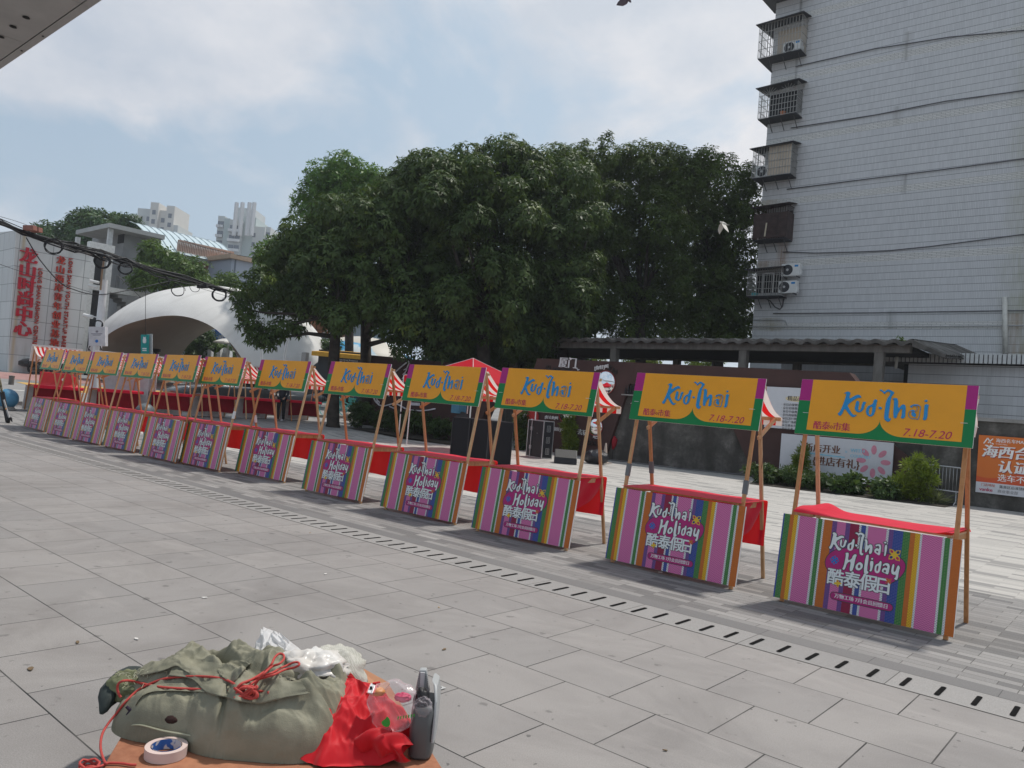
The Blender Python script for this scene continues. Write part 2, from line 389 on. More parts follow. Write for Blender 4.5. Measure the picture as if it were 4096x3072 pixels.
sheet('road', ASPH, [-52.2325, -40, -29.2], [6.2, 8, 9.9, 70], .004)
sheet('pavement', PINK, [-49.5, -43.5], [2, 8, 24], .009)
YELL = flat('yellow_road_paint', rgb(186, 150, 84), .8, .2, var=.2, scale=1.5)
WPAINT = flat('white_road_paint', rgb(205, 203, 198), .8, .2, var=.15, scale=2)
sheet('yellow_marking', YELL, [-41.5, -36.8], [12.5, 24], .012)
sheet('white_marking', WPAINT, [-36.2, -35.9], [2, 8, 26], .016)

# kerb between plaza and road
CONC = flat('old_concrete', (.27, .26, .245), .85, .2, var=.22, scale=2.5)
mb = MB()
for a, b in ((6.3, 8), (8, 14), (14, 26)):
    mb.add([(x, y, hgt(x, y) + z) for y in (a, b) for x in (-29.75, -29.45) for z in (-.05, .12)], [(0, 1, 3, 2), (4, 6, 7, 5), (0, 4, 5, 1), (2, 3, 7, 6), (1, 5, 7, 3)])
struct(mb.build('kerb', CONC))

# ================================================================== OVERHEAD CANOPY (top left, over the photographer)
m = Mat('soffit_panel'); p = m.pos(); f = m.noise(p, 3, 4)
m.col(m.ramp(f, (.3, (.33, .325, .32)), (.7, (.40, .395, .385)))).rough(.55, .3); SOF = m.m
can = thing('entrance_canopy', 'grey panelled soffit of the overhanging canopy at the top left corner', 'canopy', (-9, 1, 5))
mb = MB()
xs = [-30 + 1.5 * i for i in range(19)]
for i in range(len(xs) - 1):
    mb.box(xs[i] + .003 - .35, xs[i + 1] - .003 - .35, 2.585, 2.66, 5.0, 5.12)
    for y0, y1 in ((1.3, 2.573), (0, 1.294), (-1.3, -.006)):
        mb.box(xs[i] + .003 - .35, xs[i + 1] - .003 - .35, y0, y1, 5.0, 5.06)
mb.build('soffit', SOF, can)
mb = MB(); mb.box(-30.35, -3.35, -1.3, 2.65, 5.13, 5.6); mb.build('roof_slab', flat('canopy_slab', (.3, .3, .3)), can)
for px, py in ((105, 69), (53, 106), (3, 146)):
    c = PZ(px, py, 4.997); mb = MB(); mb.lathe([(.028, 0), (.028, -.004), (.034, -.006)], c, 14); mb.build('downlight', flat('black_recess', (.012, .012, .012), .8), can)
for px, py in ((172, 145), (87, 203)):
    c = PZ(px, py, 4.997); mb = MB(); mb.lathe([(.012, 0), (.012, -.004)], c, 10); mb.build('fixing', flat('black_recess', (.012, .012, .012), .8), can)
# ================================================================== MARKET STALLS
m = Mat('pine_wood'); p = m.obj(); oi = m.n('ShaderNodeObjectInfo')
st = m.n('ShaderNodeMapping'); st.inputs['Scale'].default_value = (9, 9, .9); m.l(p, st.inputs['Vector'])
ad = m.n('ShaderNodeVectorMath', operation='ADD'); m.l(st.outputs[0], ad.inputs[0])
rr = m.math('MULTIPLY', oi.outputs['Random'], 40.0); cc = m.n('ShaderNodeCombineXYZ'); m.l(rr, cc.inputs[0]); m.l(rr, cc.inputs[2]); m.l(cc.outputs[0], ad.inputs[1])
gr = m.noise(ad.outputs[0], 3.2, 6, .6, 1.2); kn = m.noise(ad.outputs[0], 1.3, 2)
light = m.ramp(gr, (.3, (.46, .27, .135)), (.55, (.62, .40, .22)), (.75, (.52, .31, .155)))
dark = m.ramp(gr, (.3, (.38, .165, .06)), (.55, (.54, .26, .11)), (.75, (.43, .19, .075)))
base = m.mix(m.ramp(oi.outputs['Random'], (.35, (0, 0, 0)), (.65, (1, 1, 1))), light, dark)
base = m.mix(m.ramp(kn, (.70, (0, 0, 0)), (.76, (1, 1, 1))), base, (.13, .05, .02))
m.col(base).rough(.6, .3); WOOD = m.m
m = Mat('red_cloth'); p = m.obj(); f = m.noise(p, 3, 4)
m.col(m.ramp(f, (.3, (.68, .010, .040)), (.7, (.80, .016, .058)))).rough(.85, .15); m.bump(m.noise(p, 14, 4), .3, .02)
m.b.inputs['Sheen Weight'].default_value = .2
tr = m.n('ShaderNodeBsdfTranslucent'); tr.inputs['Color'].default_value = (.85, .03, .02, 1); ms = m.n('ShaderNodeMixShader'); ms.inputs[0].default_value = .3
m.l(m.b.outputs[0], ms.inputs[1]); m.l(tr.outputs[0], ms.inputs[2]); m.l(ms.outputs[0], m.o.inputs['Surface']); REDC = m.m

def two_tone(name, kind):
    """the printed textures of the stall front"""
    m = Mat(name); v = m.swz(m.obj(), 'X', 'Z')
    def chk(sx, sz, a, b):
        n = m.n('ShaderNodeTexChecker'); n.inputs['Scale'].default_value = 1; mp = m.n('ShaderNodeMapping'); mp.inputs['Scale'].default_value = (sx, sz, 1); m.l(v, mp.inputs['Vector']); m.l(mp.outputs[0], n.inputs['Vector'])
        n.inputs['Color1'].default_value = (*a, 1); n.inputs['Color2'].default_value = (*b, 1); return n.outputs['Color']
    def dash(c, hi, amt):
        bk = m.brick(v, .035, .012, .0022, .5, c, tuple(x * .86 for x in c), hi, .3); return m.mix(amt, c, bk.outputs['Color'])
    cs = dict(blue=(.012, .055, .27), green=(.012, .16, .035), orange=(.55, .15, .02), yellow=(.72, .40, .012), pink=(.58, .15, .34), purple=(.15, .04, .20), crimson=(.30, .012, .06))
    if kind == 'check': c = chk(100, 100, (.78, .78, .78), (.13, .12, .13)); c = m.mix(.45, c, (.72, .71, .72))
    elif kind == 'pink': c = chk(70, 110, (.68, .19, .40), (.49, .105, .265))
    elif kind == 'yellow': c = m.mix(.5, cs['yellow'], chk(90, 90, (.78, .46, .02), (.40, .2, .01)))
    elif kind == 'orange': c = dash(cs['orange'], (.42, .09, .01), .6)
    elif kind in ('blue', 'purple'): c = dash(cs[kind], (.16, .14, .34), .6)
    else: c = dash(cs[kind], (.2, .3, .1) if kind == 'green' else (.2, .01, .04), .7)
    m.col(c).rough(.42, .35); return m.m
PM = [two_tone('print_' + k, k) for k in ('blue', 'green', 'orange', 'yellow', 'check', 'pink', 'purple', 'crimson')]
BL, GN, OR, YE, CK, PK, PU, CR = range(8)
STRIPE_X = [-.755, -.741, -.688, -.652, -.615, -.597, -.443, -.424, -.386, -.369, -.294, -.252, -.175, -.137, -.059, -.041, -.002, .017, .17, .19, .227, .305, .361, .4, .439, .456, .61, .628, .667, .686, .755]
STRIPE_M = [BL, GN, OR, YE, CK, PK, CK, GN, CK, OR, PU, PK, PU, CR, CK, BL, CK, PK, CK, PU, BL, GN, OR, YE, CK, PK, CK, GN, CK, OR]
FOAM = flat('white_foam_board', (.78, .77, .75), .6)
LWHITE = flat('print_white', (.74, .76, .76), .45, var=.03); LDARK = flat('print_dark_green', (.025, .045, .04), .5)
MAG = flat('print_magenta', (.42, .012, .16), .45, var=.04); OSIGN = flat('print_sign_orange', (.88, .37, .02), .4, var=.03)
GSIGN = flat('print_sign_green', (.002, .205, .055), .4, var=.04); MSIGN = flat('print_sign_magenta', (.43, .015, .20), .42, var=.04)
RTXT = flat('print_red', (.52, .02, .09), .45); LBLUE = flat('print_medallion_blue', (.01, .16, .52), .45); GOLD = flat('print_gold', (.78, .5, .03), .45)
m = Mat('puffy_blue'); m.col((.012, .27, .60)).rough(.25, .7); PUFFY = m.m
ZIP = flat('white_plastic_tie', (.8, .8, .78), .4)
m = Mat('striped_awning'); v = m.obj(); se = m.n('ShaderNodeSeparateXYZ'); m.l(v, se.inputs[0])
fr = m.math('FRACT', m.math('ADD', m.math('MULTIPLY', se.outputs['X'], 7.2), 50.25)); k = m.math('GREATER_THAN', fr, .5)
c = m.mix(k, (.78, .76, .72), (.58, .008, .012)); m.col(c).rough(.8, .15)
tr = m.n('ShaderNodeBsdfTranslucent'); m.l(m.mix(k, (.8, .74, .7), (.8, .02, .02)), tr.inputs['Color']); ms = m.n('ShaderNodeMixShader'); ms.inputs[0].default_value = .4
m.l(m.b.outputs[0], ms.inputs[1]); m.l(tr.outputs[0], ms.inputs[2]); m.l(ms.outputs[0], m.o.inputs['Surface']); AWN = m.m

SIGN_L = {'K': [(-0.342, 0.421), (-0.312, 0.444), (-0.28, 0.432), (-0.289, 0.385), (-0.281, 0.372), (-0.246, 0.401), (-0.216, 0.416), (-0.192, 0.411), (-0.176, 0.382), (-0.2, 0.385), (-0.222, 0.377), (-0.257, 0.348), (-0.295, 0.309), (-0.283, 0.286), (-0.241, 0.225), (-0.219, 0.218), (-0.197, 0.224), (-0.209, 0.205), (-0.231, 0.194), (-0.253, 0.202), (-0.286, 0.236), (-0.318, 0.277), (-0.334, 0.21), (-0.358, 0.197), (-0.379, 0.223), (-0.359, 0.236), (-0.335, 0.32), (-0.319, 0.411), (-0.329, 0.422), (-0.338, 0.412)], 'u': [(-0.222, 0.359), (-0.193, 0.349), (-0.192, 0.32), (-0.196, 0.269), (-0.174, 0.262), (-0.167, 0.344), (-0.151, 0.354), (-0.129, 0.343), (-0.14, 0.332), (-0.149, 0.263), (-0.19, 0.238), (-0.23, 0.267), (-0.227, 0.313)], 'd': [(-0.125, 0.308), (-0.074, 0.331), (-0.072, 0.37), (-0.055, 0.382), (-0.034, 0.37), (-0.041, 0.351), (-0.044, 0.237), (-0.083, 0.205), (-0.127, 0.235)], 'dh': [(-0.1, 0.294), (-0.073, 0.311), (-0.076, 0.228), (-0.097, 0.235)], 'dot': [(-0.029, 0.298), (-0.008, 0.315), (0.016, 0.301), (-0.002, 0.28)], 'T': [(-0.037, 0.46), (-0.021, 0.476), (-0.006, 0.47), (0.013, 0.451), (0.023, 0.467), (0.044, 0.479), (0.065, 0.471), (0.102, 0.451), (0.092, 0.432), (0.077, 0.407), (0.075, 0.3), (0.074, 0.216), (0.086, 0.204), (0.092, 0.217), (0.098, 0.2), (0.09, 0.182), (0.072, 0.171), (0.036, 0.196), (0.034, 0.253), (0.036, 0.378), (0.069, 0.438), (0.047, 0.457), (0.03, 0.447), (0.018, 0.426), (0.004, 0.439), (-0.014, 0.456)], 'h': [(0.084, 0.379), (0.109, 0.405), (0.138, 0.393), (0.145, 0.296), (0.175, 0.349), (0.208, 0.337), (0.21, 0.278), (0.214, 0.226), (0.192, 0.209), (0.173, 0.221), (0.181, 0.241), (0.178, 0.318), (0.146, 0.252), (0.146, 0.221), (0.131, 0.208), (0.11, 0.223), (0.103, 0.384), (0.093, 0.384)], 'a': [(0.234, 0.332), (0.283, 0.357), (0.332, 0.339), (0.331, 0.291), (0.327, 0.222), (0.313, 0.208), (0.294, 0.221), (0.272, 0.21), (0.232, 0.238), (0.235, 0.284), (0.272, 0.306), (0.295, 0.284), (0.302, 0.324), (0.27, 0.339), (0.259, 0.33), (0.27, 0.317), (0.249, 0.318)], 'ah': [(0.266, 0.282), (0.294, 0.262), (0.293, 0.236), (0.266, 0.252)], 'i': [(0.355, 0.349), (0.371, 0.362), (0.395, 0.351), (0.388, 0.329), (0.393, 0.229), (0.372, 0.207), (0.352, 0.219), (0.36, 0.237), (0.356, 0.327)], 'idot': [(0.346, 0.385), (0.365, 0.401), (0.383, 0.391), (0.368, 0.371)]}
PANEL_L = {'K': [(-0.286, 0.675), (-0.269, 0.688), (-0.24, 0.673), (-0.248, 0.638), (-0.206, 0.669), (-0.179, 0.662), (-0.175, 0.648), (-0.194, 0.647), (-0.246, 0.606), (-0.228, 0.572), (-0.201, 0.55), (-0.185, 0.551), (-0.203, 0.528), (-0.223, 0.531), (-0.261, 0.586), (-0.271, 0.545), (-0.287, 0.525), (-0.303, 0.545), (-0.289, 0.556), (-0.278, 0.642), (-0.275, 0.665)], 'u': [(-0.207, 0.637), (-0.189, 0.626), (-0.193, 0.576), (-0.178, 0.574), (-0.171, 0.631), (-0.159, 0.638), (-0.147, 0.622), (-0.154, 0.612), (-0.159, 0.575), (-0.181, 0.557), (-0.209, 0.573)], 'd': [(-0.141, 0.603), (-0.108, 0.621), (-0.104, 0.646), (-0.091, 0.654), (-0.084, 0.642), (-0.087, 0.564), (-0.113, 0.54), (-0.142, 0.554)], 'dh': [(-0.121, 0.596), (-0.107, 0.606), (-0.11, 0.559), (-0.122, 0.565)], 'dot': [(-0.082, 0.601), (-0.067, 0.613), (-0.049, 0.6), (-0.064, 0.586)], 'T': [(-0.092, 0.706), (-0.072, 0.718), (-0.059, 0.707), (-0.049, 0.721), (-0.033, 0.721), (-0.001, 0.705), (-0.013, 0.666), (-0.016, 0.548), (-0.008, 0.54), (0.002, 0.546), (0.0, 0.529), (-0.012, 0.519), (-0.037, 0.534), (-0.035, 0.675), (-0.025, 0.696), (-0.045, 0.702), (-0.054, 0.683), (-0.068, 0.7)], 'h': [(-0.01, 0.657), (0.007, 0.672), (0.025, 0.661), (0.026, 0.608), (0.048, 0.636), (0.072, 0.622), (0.072, 0.559), (0.056, 0.544), (0.043, 0.554), (0.049, 0.608), (0.03, 0.571), (0.025, 0.553), (0.009, 0.557), (0.007, 0.655)], 'a': [(0.085, 0.629), (0.117, 0.648), (0.142, 0.639), (0.14, 0.558), (0.13, 0.547), (0.116, 0.553), (0.085, 0.569), (0.089, 0.596), (0.107, 0.611), (0.122, 0.602), (0.126, 0.622), (0.11, 0.631), (0.106, 0.618)], 'ah': [(0.103, 0.584), (0.121, 0.583), (0.119, 0.566), (0.105, 0.573)], 'i': [(0.167, 0.643), (0.181, 0.651), (0.191, 0.643), (0.186, 0.562), (0.179, 0.549), (0.167, 0.556), (0.172, 0.569)], 'idot': [(0.153, 0.664), (0.17, 0.677), (0.184, 0.668), (0.17, 0.656)], 'H': [(-0.155, 0.512), (-0.135, 0.528), (-0.119, 0.519), (-0.124, 0.455), (-0.093, 0.476), (-0.086, 0.508), (-0.067, 0.526), (-0.051, 0.517), (-0.06, 0.492), (-0.069, 0.384), (-0.085, 0.364), (-0.102, 0.373), (-0.096, 0.456), (-0.128, 0.433), (-0.135, 0.388), (-0.148, 0.363), (-0.166, 0.377), (-0.154, 0.391), (-0.144, 0.505)], 'o': [(-0.053, 0.43), (-0.025, 0.465), (0.007, 0.452), (0.009, 0.414), (-0.022, 0.382), (-0.054, 0.395)], 'oh': [(-0.035, 0.429), (-0.018, 0.442), (-0.01, 0.417), (-0.029, 0.404)], 'l': [(0.021, 0.524), (0.036, 0.541), (0.05, 0.534), (0.045, 0.398), (0.061, 0.394), (0.058, 0.377), (0.039, 0.364), (0.017, 0.38)], 'i2': [(0.06, 0.481), (0.077, 0.494), (0.094, 0.485), (0.09, 0.421), (0.081, 0.395), (0.062, 0.401), (0.072, 0.417)], 'i2dot': [(0.065, 0.506), (0.077, 0.52), (0.091, 0.511), (0.079, 0.497)], 'd2': [(0.105, 0.462), (0.137, 0.482), (0.14, 0.497), (0.15, 0.506), (0.16, 0.493), (0.154, 0.41), (0.131, 0.39), (0.105, 0.403)], 'd2h': [(0.122, 0.453), (0.137, 0.463), (0.134, 0.411), (0.122, 0.413)], 'a2': [(0.163, 0.47), (0.191, 0.497), (0.229, 0.49), (0.224, 0.41), (0.215, 0.397), (0.196, 0.405), (0.165, 0.412), (0.168, 0.441), (0.193, 0.458), (0.203, 0.448), (0.207, 0.47), (0.186, 0.477), (0.181, 0.462)], 'a2h': [(0.182, 0.432), (0.2, 0.433), (0.198, 0.412), (0.182, 0.416)], 'y': [(0.243, 0.484), (0.254, 0.5), (0.264, 0.488), (0.259, 0.436), (0.273, 0.432), (0.284, 0.483), (0.294, 0.496), (0.309, 0.478), (0.303, 0.449), (0.3, 0.375), (0.286, 0.363), (0.267, 0.377), (0.28, 0.385), (0.281, 0.412), (0.262, 0.404), (0.239, 0.418)]}
TH, THS = .152, .185
PA, PB, PN = Vector((1, 0, 0)), Vector((0, math.sin(TH), math.cos(TH))), Vector((0, -math.cos(TH), math.sin(TH)))
SA, SB, SN = PA, Vector((0, math.sin(THS), math.cos(THS))), Vector((0, -math.cos(THS), math.sin(THS)))
PO = Vector((0, 0, .04)); SO = PB * 1.6025
def letters(mb, table, o, a, b, n, lift, grow=0, bevel=0, k=0):
    for key, L in table.items():
        if key.endswith('h') and key[:-1] in table and key != 'h': continue
        loops = [rounded(L, 1)] + ([rounded(table[key + 'h'], 1)] if key + 'h' in table and key not in ('',) and (key + 'h') != 'h' else [])
        vf = shape2d(loops, grow, bevel, .0005 if bevel else 0); mb.put(vf, o + n * lift, a, b, k, n)
def ell(cx, cy, rx, ry, ang=0, n=32):
    return [(cx + rx * math.cos(t) * math.cos(ang) - ry * math.sin(t) * math.sin(ang), cy + rx * math.cos(t) * math.sin(ang) + ry * math.sin(t) * math.cos(ang)) for t in [2 * math.pi * i / n for i in range(n)]]
def petal_flower(cx, cy, r, rot=0, inner=.32):
    L = []
    for q in range(4):
        a0 = rot + q * math.pi / 2
        for s_, rr_ in ((-.72, inner + .12), (-.5, .72), (-.22, .86), (0, 1.08), (.22, .86), (.5, .72), (.72, inner + .12)): L.append((cx + r * rr_ * math.cos(a0 + s_), cy + r * rr_ * math.sin(a0 + s_)))
    return L

def make_stall(back=False):
    root = thing('market_stall', 'x', 'market stall')
    # front panel
    mb = MB(); t = .012
    mb.obox(PO + PB * .394 - PN * t, PA * .755, PB * .394, PN * t, 8)
    for i, mt in enumerate(STRIPE_M):
        x0, x1 = STRIPE_X[i], STRIPE_X[i + 1]
        mb.add([PO + PA * x + PB * y + PN * .0012 for x, y in ((x0, .0), (x1, 0), (x1, .788), (x0, .788))], [(0, 1, 2, 3)], mt)
    fp = mb.build('front_panel', PM + [FOAM], root)
    mb = MB()
    bl = [(-.325, .425), (-.30, .345), (-.22, .305), (.0, .285), (.2, .30), (.30, .37), (.35, .455), (.345, .53), (.27, .575), (.0, .575), (-.18, .56), (-.275, .51)]
    mb.put(shape2d([rounded(bl, 3)], .006), PO + PN * .0022, PA, PB, 1); mb.put(shape2d([rounded(bl, 3)]), PO + PN * .0028, PA, PB, 0)
    pill = ell(0, 0, .032, .032); pl = [(-.205 + .0, .160), (.25, .160), (.275, .15), (.285, .127), (.275, .105), (.25, .095), (-.205, .095), (-.23, .105), (-.24, .127), (-.23, .15)]
    mb.put(shape2d([rounded(pl, 2)], .006), PO + PN * .0022, PA, PB, 1); mb.put(shape2d([rounded(pl, 2)]), PO + PN * .0028, PA, PB, 0)
    mb.build('emblem', [MAG, LDARK], fp)
    mb = MB()
    letters(mb, PANEL_L, PO, PA, PB, PN, .0034, .0055, k=1); letters(mb, PANEL_L, PO, PA, PB, PN, .0042, -.0008)
    for ch, cx, cy, sz in (('酷', -.214, .282, .15), ('泰', -.07, .284, .15), ('假', .071, .287, .15), ('日', .191, .287, .15)):
        for ox, oy, lf in ((-.0065, -.0065, 0), (.0065, -.0065, .0001), (-.0065, .0065, .0002), (.0065, .0065, .0003)):
            mb.put(text2d(ch, sz), PO + PN * (.0030 + lf) + PA * (cx + ox) + PB * (cy + oy), PA, PB, 1)
        for ox, oy, lf in ((-.0032, -.0025, 0), (.0032, -.0025, .0001), (-.0032, .0025, .0002), (.0032, .0025, .0003)):
            mb.put(text2d(ch, sz), PO + PN * (.0042 + lf) + PA * (cx + ox) + PB * (cy + oy), PA, PB, 0)
    mb.build('lettering', [LWHITE, LDARK], fp)
    mb = MB()
    for ox, lf in ((-.0012, 0), (.0012, .0002)): mb.put(text2d('万物工场 7月会员回馈日', .042, 0), PO + PN * (.0034 + lf) + PA * (.021 + ox) + PB * .128, PA, PB)
    mb.build('small_lettering', LWHITE, fp)
    mb = MB()
    def fl(cx, cy, r, ca, cb, cc_, rot, lf):
        mb.put(shape2d([petal_flower(cx, cy, r, rot)]), PO + PN * lf, PA, PB, ca)
        for q in range(4):
            a0 = rot + q * math.pi / 2; mb.put(shape2d([ell(cx + .6 * r * math.cos(a0), cy + .6 * r * math.sin(a0), r * .24, r * .19, a0, 12)]), PO + PN * (lf + .0006), PA, PB, cb if q % 2 else cc_)
        mb.put(shape2d([ell(cx, cy, r * .24, r * .24, 0, 12)]), PO + PN * (lf + .0008), PA, PB, ca)
    fl(.255, .575, .06, 0, 2, 3, R(45), .0050); fl(.229, .346, .03, 4, 2, 2, R(45), .0052); fl(-.188, .24, .033, 0, 4, 0, R(10), .0056)
    mb.put(shape2d([rounded(petal_flower(-.238, .438, .041, 0, .78), 2)]), PO + PN * .0050, PA, PB, 1)
    for q in range(4): mb.put(shape2d([ell(-.238 + .021 * math.cos(q * math.pi / 2), .438 + .021 * math.sin(q * math.pi / 2), .010, .007, q * math.pi / 2, 12)]), PO + PN * .0056, PA, PB, 5)
    mb.put(shape2d([ell(-.238, .438, .013, .013)]), PO + PN * .006, PA, PB, 1)
    mb.build('flower_motif', [GOLD, LBLUE, RTXT, flat('print_navy', (.01, .03, .18), .45), flat('print_flower_orange', (.6, .17, .02), .45), MAG], fp)
    # sign board
    mb = MB(); mb.obox(SO + SB * .272 - SN * .006, SA * .759, SB * .272, SN * .006, 3)
    q = lambda L, lf, k: mb.put(shape2d([L]), SO + SN * lf, SA, SB, k)
    q([(-.758, 0), (.758, 0), (.758, .332), (-.758, .332)], .0012, 1); q([(-.758, .3325), (.758, .3325), (.758, .543), (-.758, .543)], .0012, 2)
    lobe = lambda x0, x1, y0, d: [(x0 + (x1 - x0) * t_, y0 + d * (1 - math.cos(t_ * math.pi / 2)) ** 1.0) for t_ in [i / 12 for i in range(13)]]
    og = [(-.648, .543), (-.648, .045), (-.19, .045)] + [(-.19 + .195 * math.sin(t_), .045 + .145 * (1 - math.cos(t_))) for t_ in [R(90) * i / 10 for i in range(1, 11)]] + [(.005 + .195 * (1 - math.cos(t_)), .19 - .145 * math.sin(t_)) for t_ in [R(90) * i / 10 for i in range(0, 11)]] + [(.672, .045), (.672, .543)]
    q(og, .0022, 0)
    sb = mb.build('sign_board', [OSIGN, GSIGN, MSIGN, FOAM], root)
    mb = MB(); letters(mb, SIGN_L, SO, SA, SB, SN, .0058, -.0055, .0045); mb.build('lettering', PUFFY, sb, smooth='auto')
    mb = MB()
    for ox, lf in ((-.001, 0), (.001, .0002)):
        mb.put(text2d('酷泰', .083, 0, 'CENTER', 0, 0, .92), SO + SN * (.0032 + lf) + SA * (-.508 + ox * 1.6) + SB * .092, SA, SB); mb.put(text2d('市集', .083, 0, 'CENTER', 0, 0, .92), SO + SN * (.0032 + lf) + SA * (-.325 + ox * 1.6) + SB * .092, SA, SB); mb.prism([(-.016, 0), (0, -.018), (.016, 0), (0, .018)], SO + SN * .0032 + SA * -.416 + SB * .088, SA, SB, SN * .0004, holes=[[(-.009, 0), (0, .010), (.009, 0), (0, -.010)]])
        mb.put(text2d('7.18-7.20', .098, 0, 'CENTER', .25, 0, 1.0, 1.05), SO + SN * (.0032 + lf) + SA * (.395 + ox * .5) + SB * .09, SA, SB)
    mb.build('small_lettering', RTXT, sb)
    # frame
    for s in (-1, 1):
        x = .69 * s
        mb = MB(); mb.bar((x, .05, 0), (x, .418, 2.06), .036, .028, (0, 1, 0)); mb.build('leg', WOOD, root, bevel=.003)
        mb = MB(); mb.bar((x - .03 * s, .93, 0), (x - .03 * s, .462, 2.03), .036, .028, (0, 1, 0)); mb.build('leg', WOOD, root, bevel=.003)
        mb = MB(); mb.bar((x - .047 * s, .14, .80), (x - .047 * s, .80, .80), .024, .05); mb.build('side_rail', WOOD, root, bevel=.002)
        mb = MB(); mb.bar((x - .03 * s, .53, 1.50), (x - .03 * s, .95, 1.72), .025, .04); mb.build('awning_brace', WOOD, root, bevel=.002)
        mb = MB(); c = SO + SB * .21 + SA * (.70 * s); mb.tube([c + SN * .012 + SA * (-.05 * s), c + SN * .016, c - SN * .05 + SA * .02 * s, c - SN * .06 - SA * .05 * s], .0022, 5)
        mb.tube([c - SN * .012 + SA * .02 * s, c - SN * .03 + SA * .08 * s + Vector((0, 0, -.02))], .0018, 5); mb.build('cable_tie', ZIP, root)
    mb = MB(); mb.bar((-.74, .44, 2.03), (.74, .44, 2.03), .03, .03); mb.build('ridge_bar', WOOD, root)
    mb = MB(); mb.bar((-.72, .95, 1.72), (.72, .95, 1.72), .03, .04); mb.build('awning_bar', WOOD, root)
    mb = MB(); mb.box(-.66, .66, .145, .80, .826, .842); mb.bar((-.66, .80, .79), (.66, .80, .79), .02, .06); mb.build('table_top', WOOD, root)
    # cloth over the table, hanging at the back
    def cl(u, v):
        x = -.70 + 1.40 * u; s_ = v * 1.20
        if s_ < .70: y, z = .115 + s_, .846 + .004 * math.sin(9 * x) * math.sin(7 * s_)
        else: y, z = .815 + .02 * math.sin(11 * x + 1) * (s_ - .7) / .5 - (s_ - .7) * .10, .846 - (s_ - .70) * .96
        return (x, y, z)
    mb = MB(); mb.grid(cl, 36, 30); mb.build('table_cloth', REDC, root, smooth=True, fixn=False)
    def aw(u, v):
        x = -.73 + 1.46 * u
        if v < .85:
            t_ = v / .85; y = .425 + .545 * t_; z = 2.062 - .315 * t_ - .085 * math.sin(math.pi * t_) * (1 - .25 * math.cos(9 * x))
        else:
            t_ = (v - .85) / .15; y = .972 + .004 * math.sin(14 * x); z = 1.747 - .085 * t_
        return (x, y, z)
    mb = MB(); mb.grid(aw, 42, 26); mb.build('awning', AWN, root, smooth=True, fixn=False)
    return root

ST = [(-22.422, 7.243, -1.5), (-20.58, 7.18, 0.7), (-18.899, 7.176, 2.3), (-17.211, 7.219, 0.5), (-15.256, 7.164, 0.1), (-13.823, 7.293, -0.5), (-12.219, 7.579, 1.9), (-9.834, 7.359, -0.1), (-7.86, 7.35, 0.8), (-6.009, 7.323, 1.6), (-3.951, 7.291, 0.4), (-2.052, 7.259, -1.3)]
SROW = 'striped market stalls in the front row'
names = ['leftmost striped stall of the front row, nearest the blue ball bollard',
 'second striped stall from the left in the front row', 'third striped stall from the left, in front of the white pole',
 'fourth striped stall from the left in the front row', 'fifth striped stall from the left, its sign below the white arch opening',
 'sixth striped stall from the left, in front of the grey car', 'seventh stall from the left, its sign below two thin white lamp posts',
 'eighth stall from the left, its sign beside the white wing drawing', 'fourth stall from the right, its sign in front of the red tent top',
 'third stall from the right, in front of the black flight case', 'second stall from the right, stained grey wall seen under its sign',
 'rightmost and nearest stall of the front row, its cloth bunched up at one end']
S0 = make_stall()
stalls = []
for i, (x, y, h) in enumerate(ST):
    if i == 0:
        o = S0; o.location = (x, y, hgt(x, y)); o.rotation_euler = (0, 0, R(h)); o['label'] = names[0]; o['group'] = SROW
    else: o = place_copy(S0, (x, y, hgt(x, y)), R(h), names[i], SROW)
    stalls.append(o)
rj = random.Random(21)
for o in stalls[1:]:
    for c in o.children:
        if c.name.split('.')[0] == 'sign_board': c.rotation_euler = (R(rj.uniform(-.25, .25)), R(rj.uniform(-.5, .5)), R(rj.uniform(-.5, .5)))
        elif c.name.split('.')[0] == 'front_panel': c.rotation_euler = (0, R(rj.uniform(-.3, .3)), R(rj.uniform(-.3, .3)))
        elif c.name.split('.')[0] == 'awning': c.scale = (1, 1, rj.uniform(.985, 1.004))
def kid(o, nm): return [c for c in o.children if c.name.split('.')[0] == nm]
# rightmost stall: awning gathered against the frame, cloth bunched up at its left end
last = stalls[11]
for nm in ('awning', 'awning_bar', 'awning_brace'):
    for c in kid(last, nm): bpy.data.objects.remove(c)
def aw2(u, v):
    x = -.73 + 1.46 * u; t_ = v; return (x, .47 + .035 * math.sin(9 * t_ + 2 * x) + .02, 2.05 - .36 * t_ + .02 * math.sin(5 * x))
mb = MB(); mb.grid(aw2, 40, 18); o = mb.build('awning', AWN, None, smooth=True, fixn=False); o.parent = last
for c in kid(last, 'table_cloth'): bpy.data.objects.remove(c)
def cl2(u, v):
    x = -.67 + 1.34 * u; s_ = v * .82
    y, z = .115 + s_ * .9, .846
    b = math.exp(-((x + .56) / .16) ** 2) * math.sin(min(1, s_ / .8) * math.pi) ** .7
    b2 = math.exp(-((x - .64) / .06) ** 2)
    z += .085 * b * (1 + .3 * math.sin(16 * x + 5 * s_)) + .022 * b2 + .004 * math.sin(9 * x) * math.sin(7 * s_)
    if s_ > .75: z -= (s_ - .75) * .5
    return (x, y, z)
mb = MB(); mb.grid(cl2, 60, 30); o = mb.build('table_cloth', REDC, None, smooth=True, fixn=False); o.parent = last
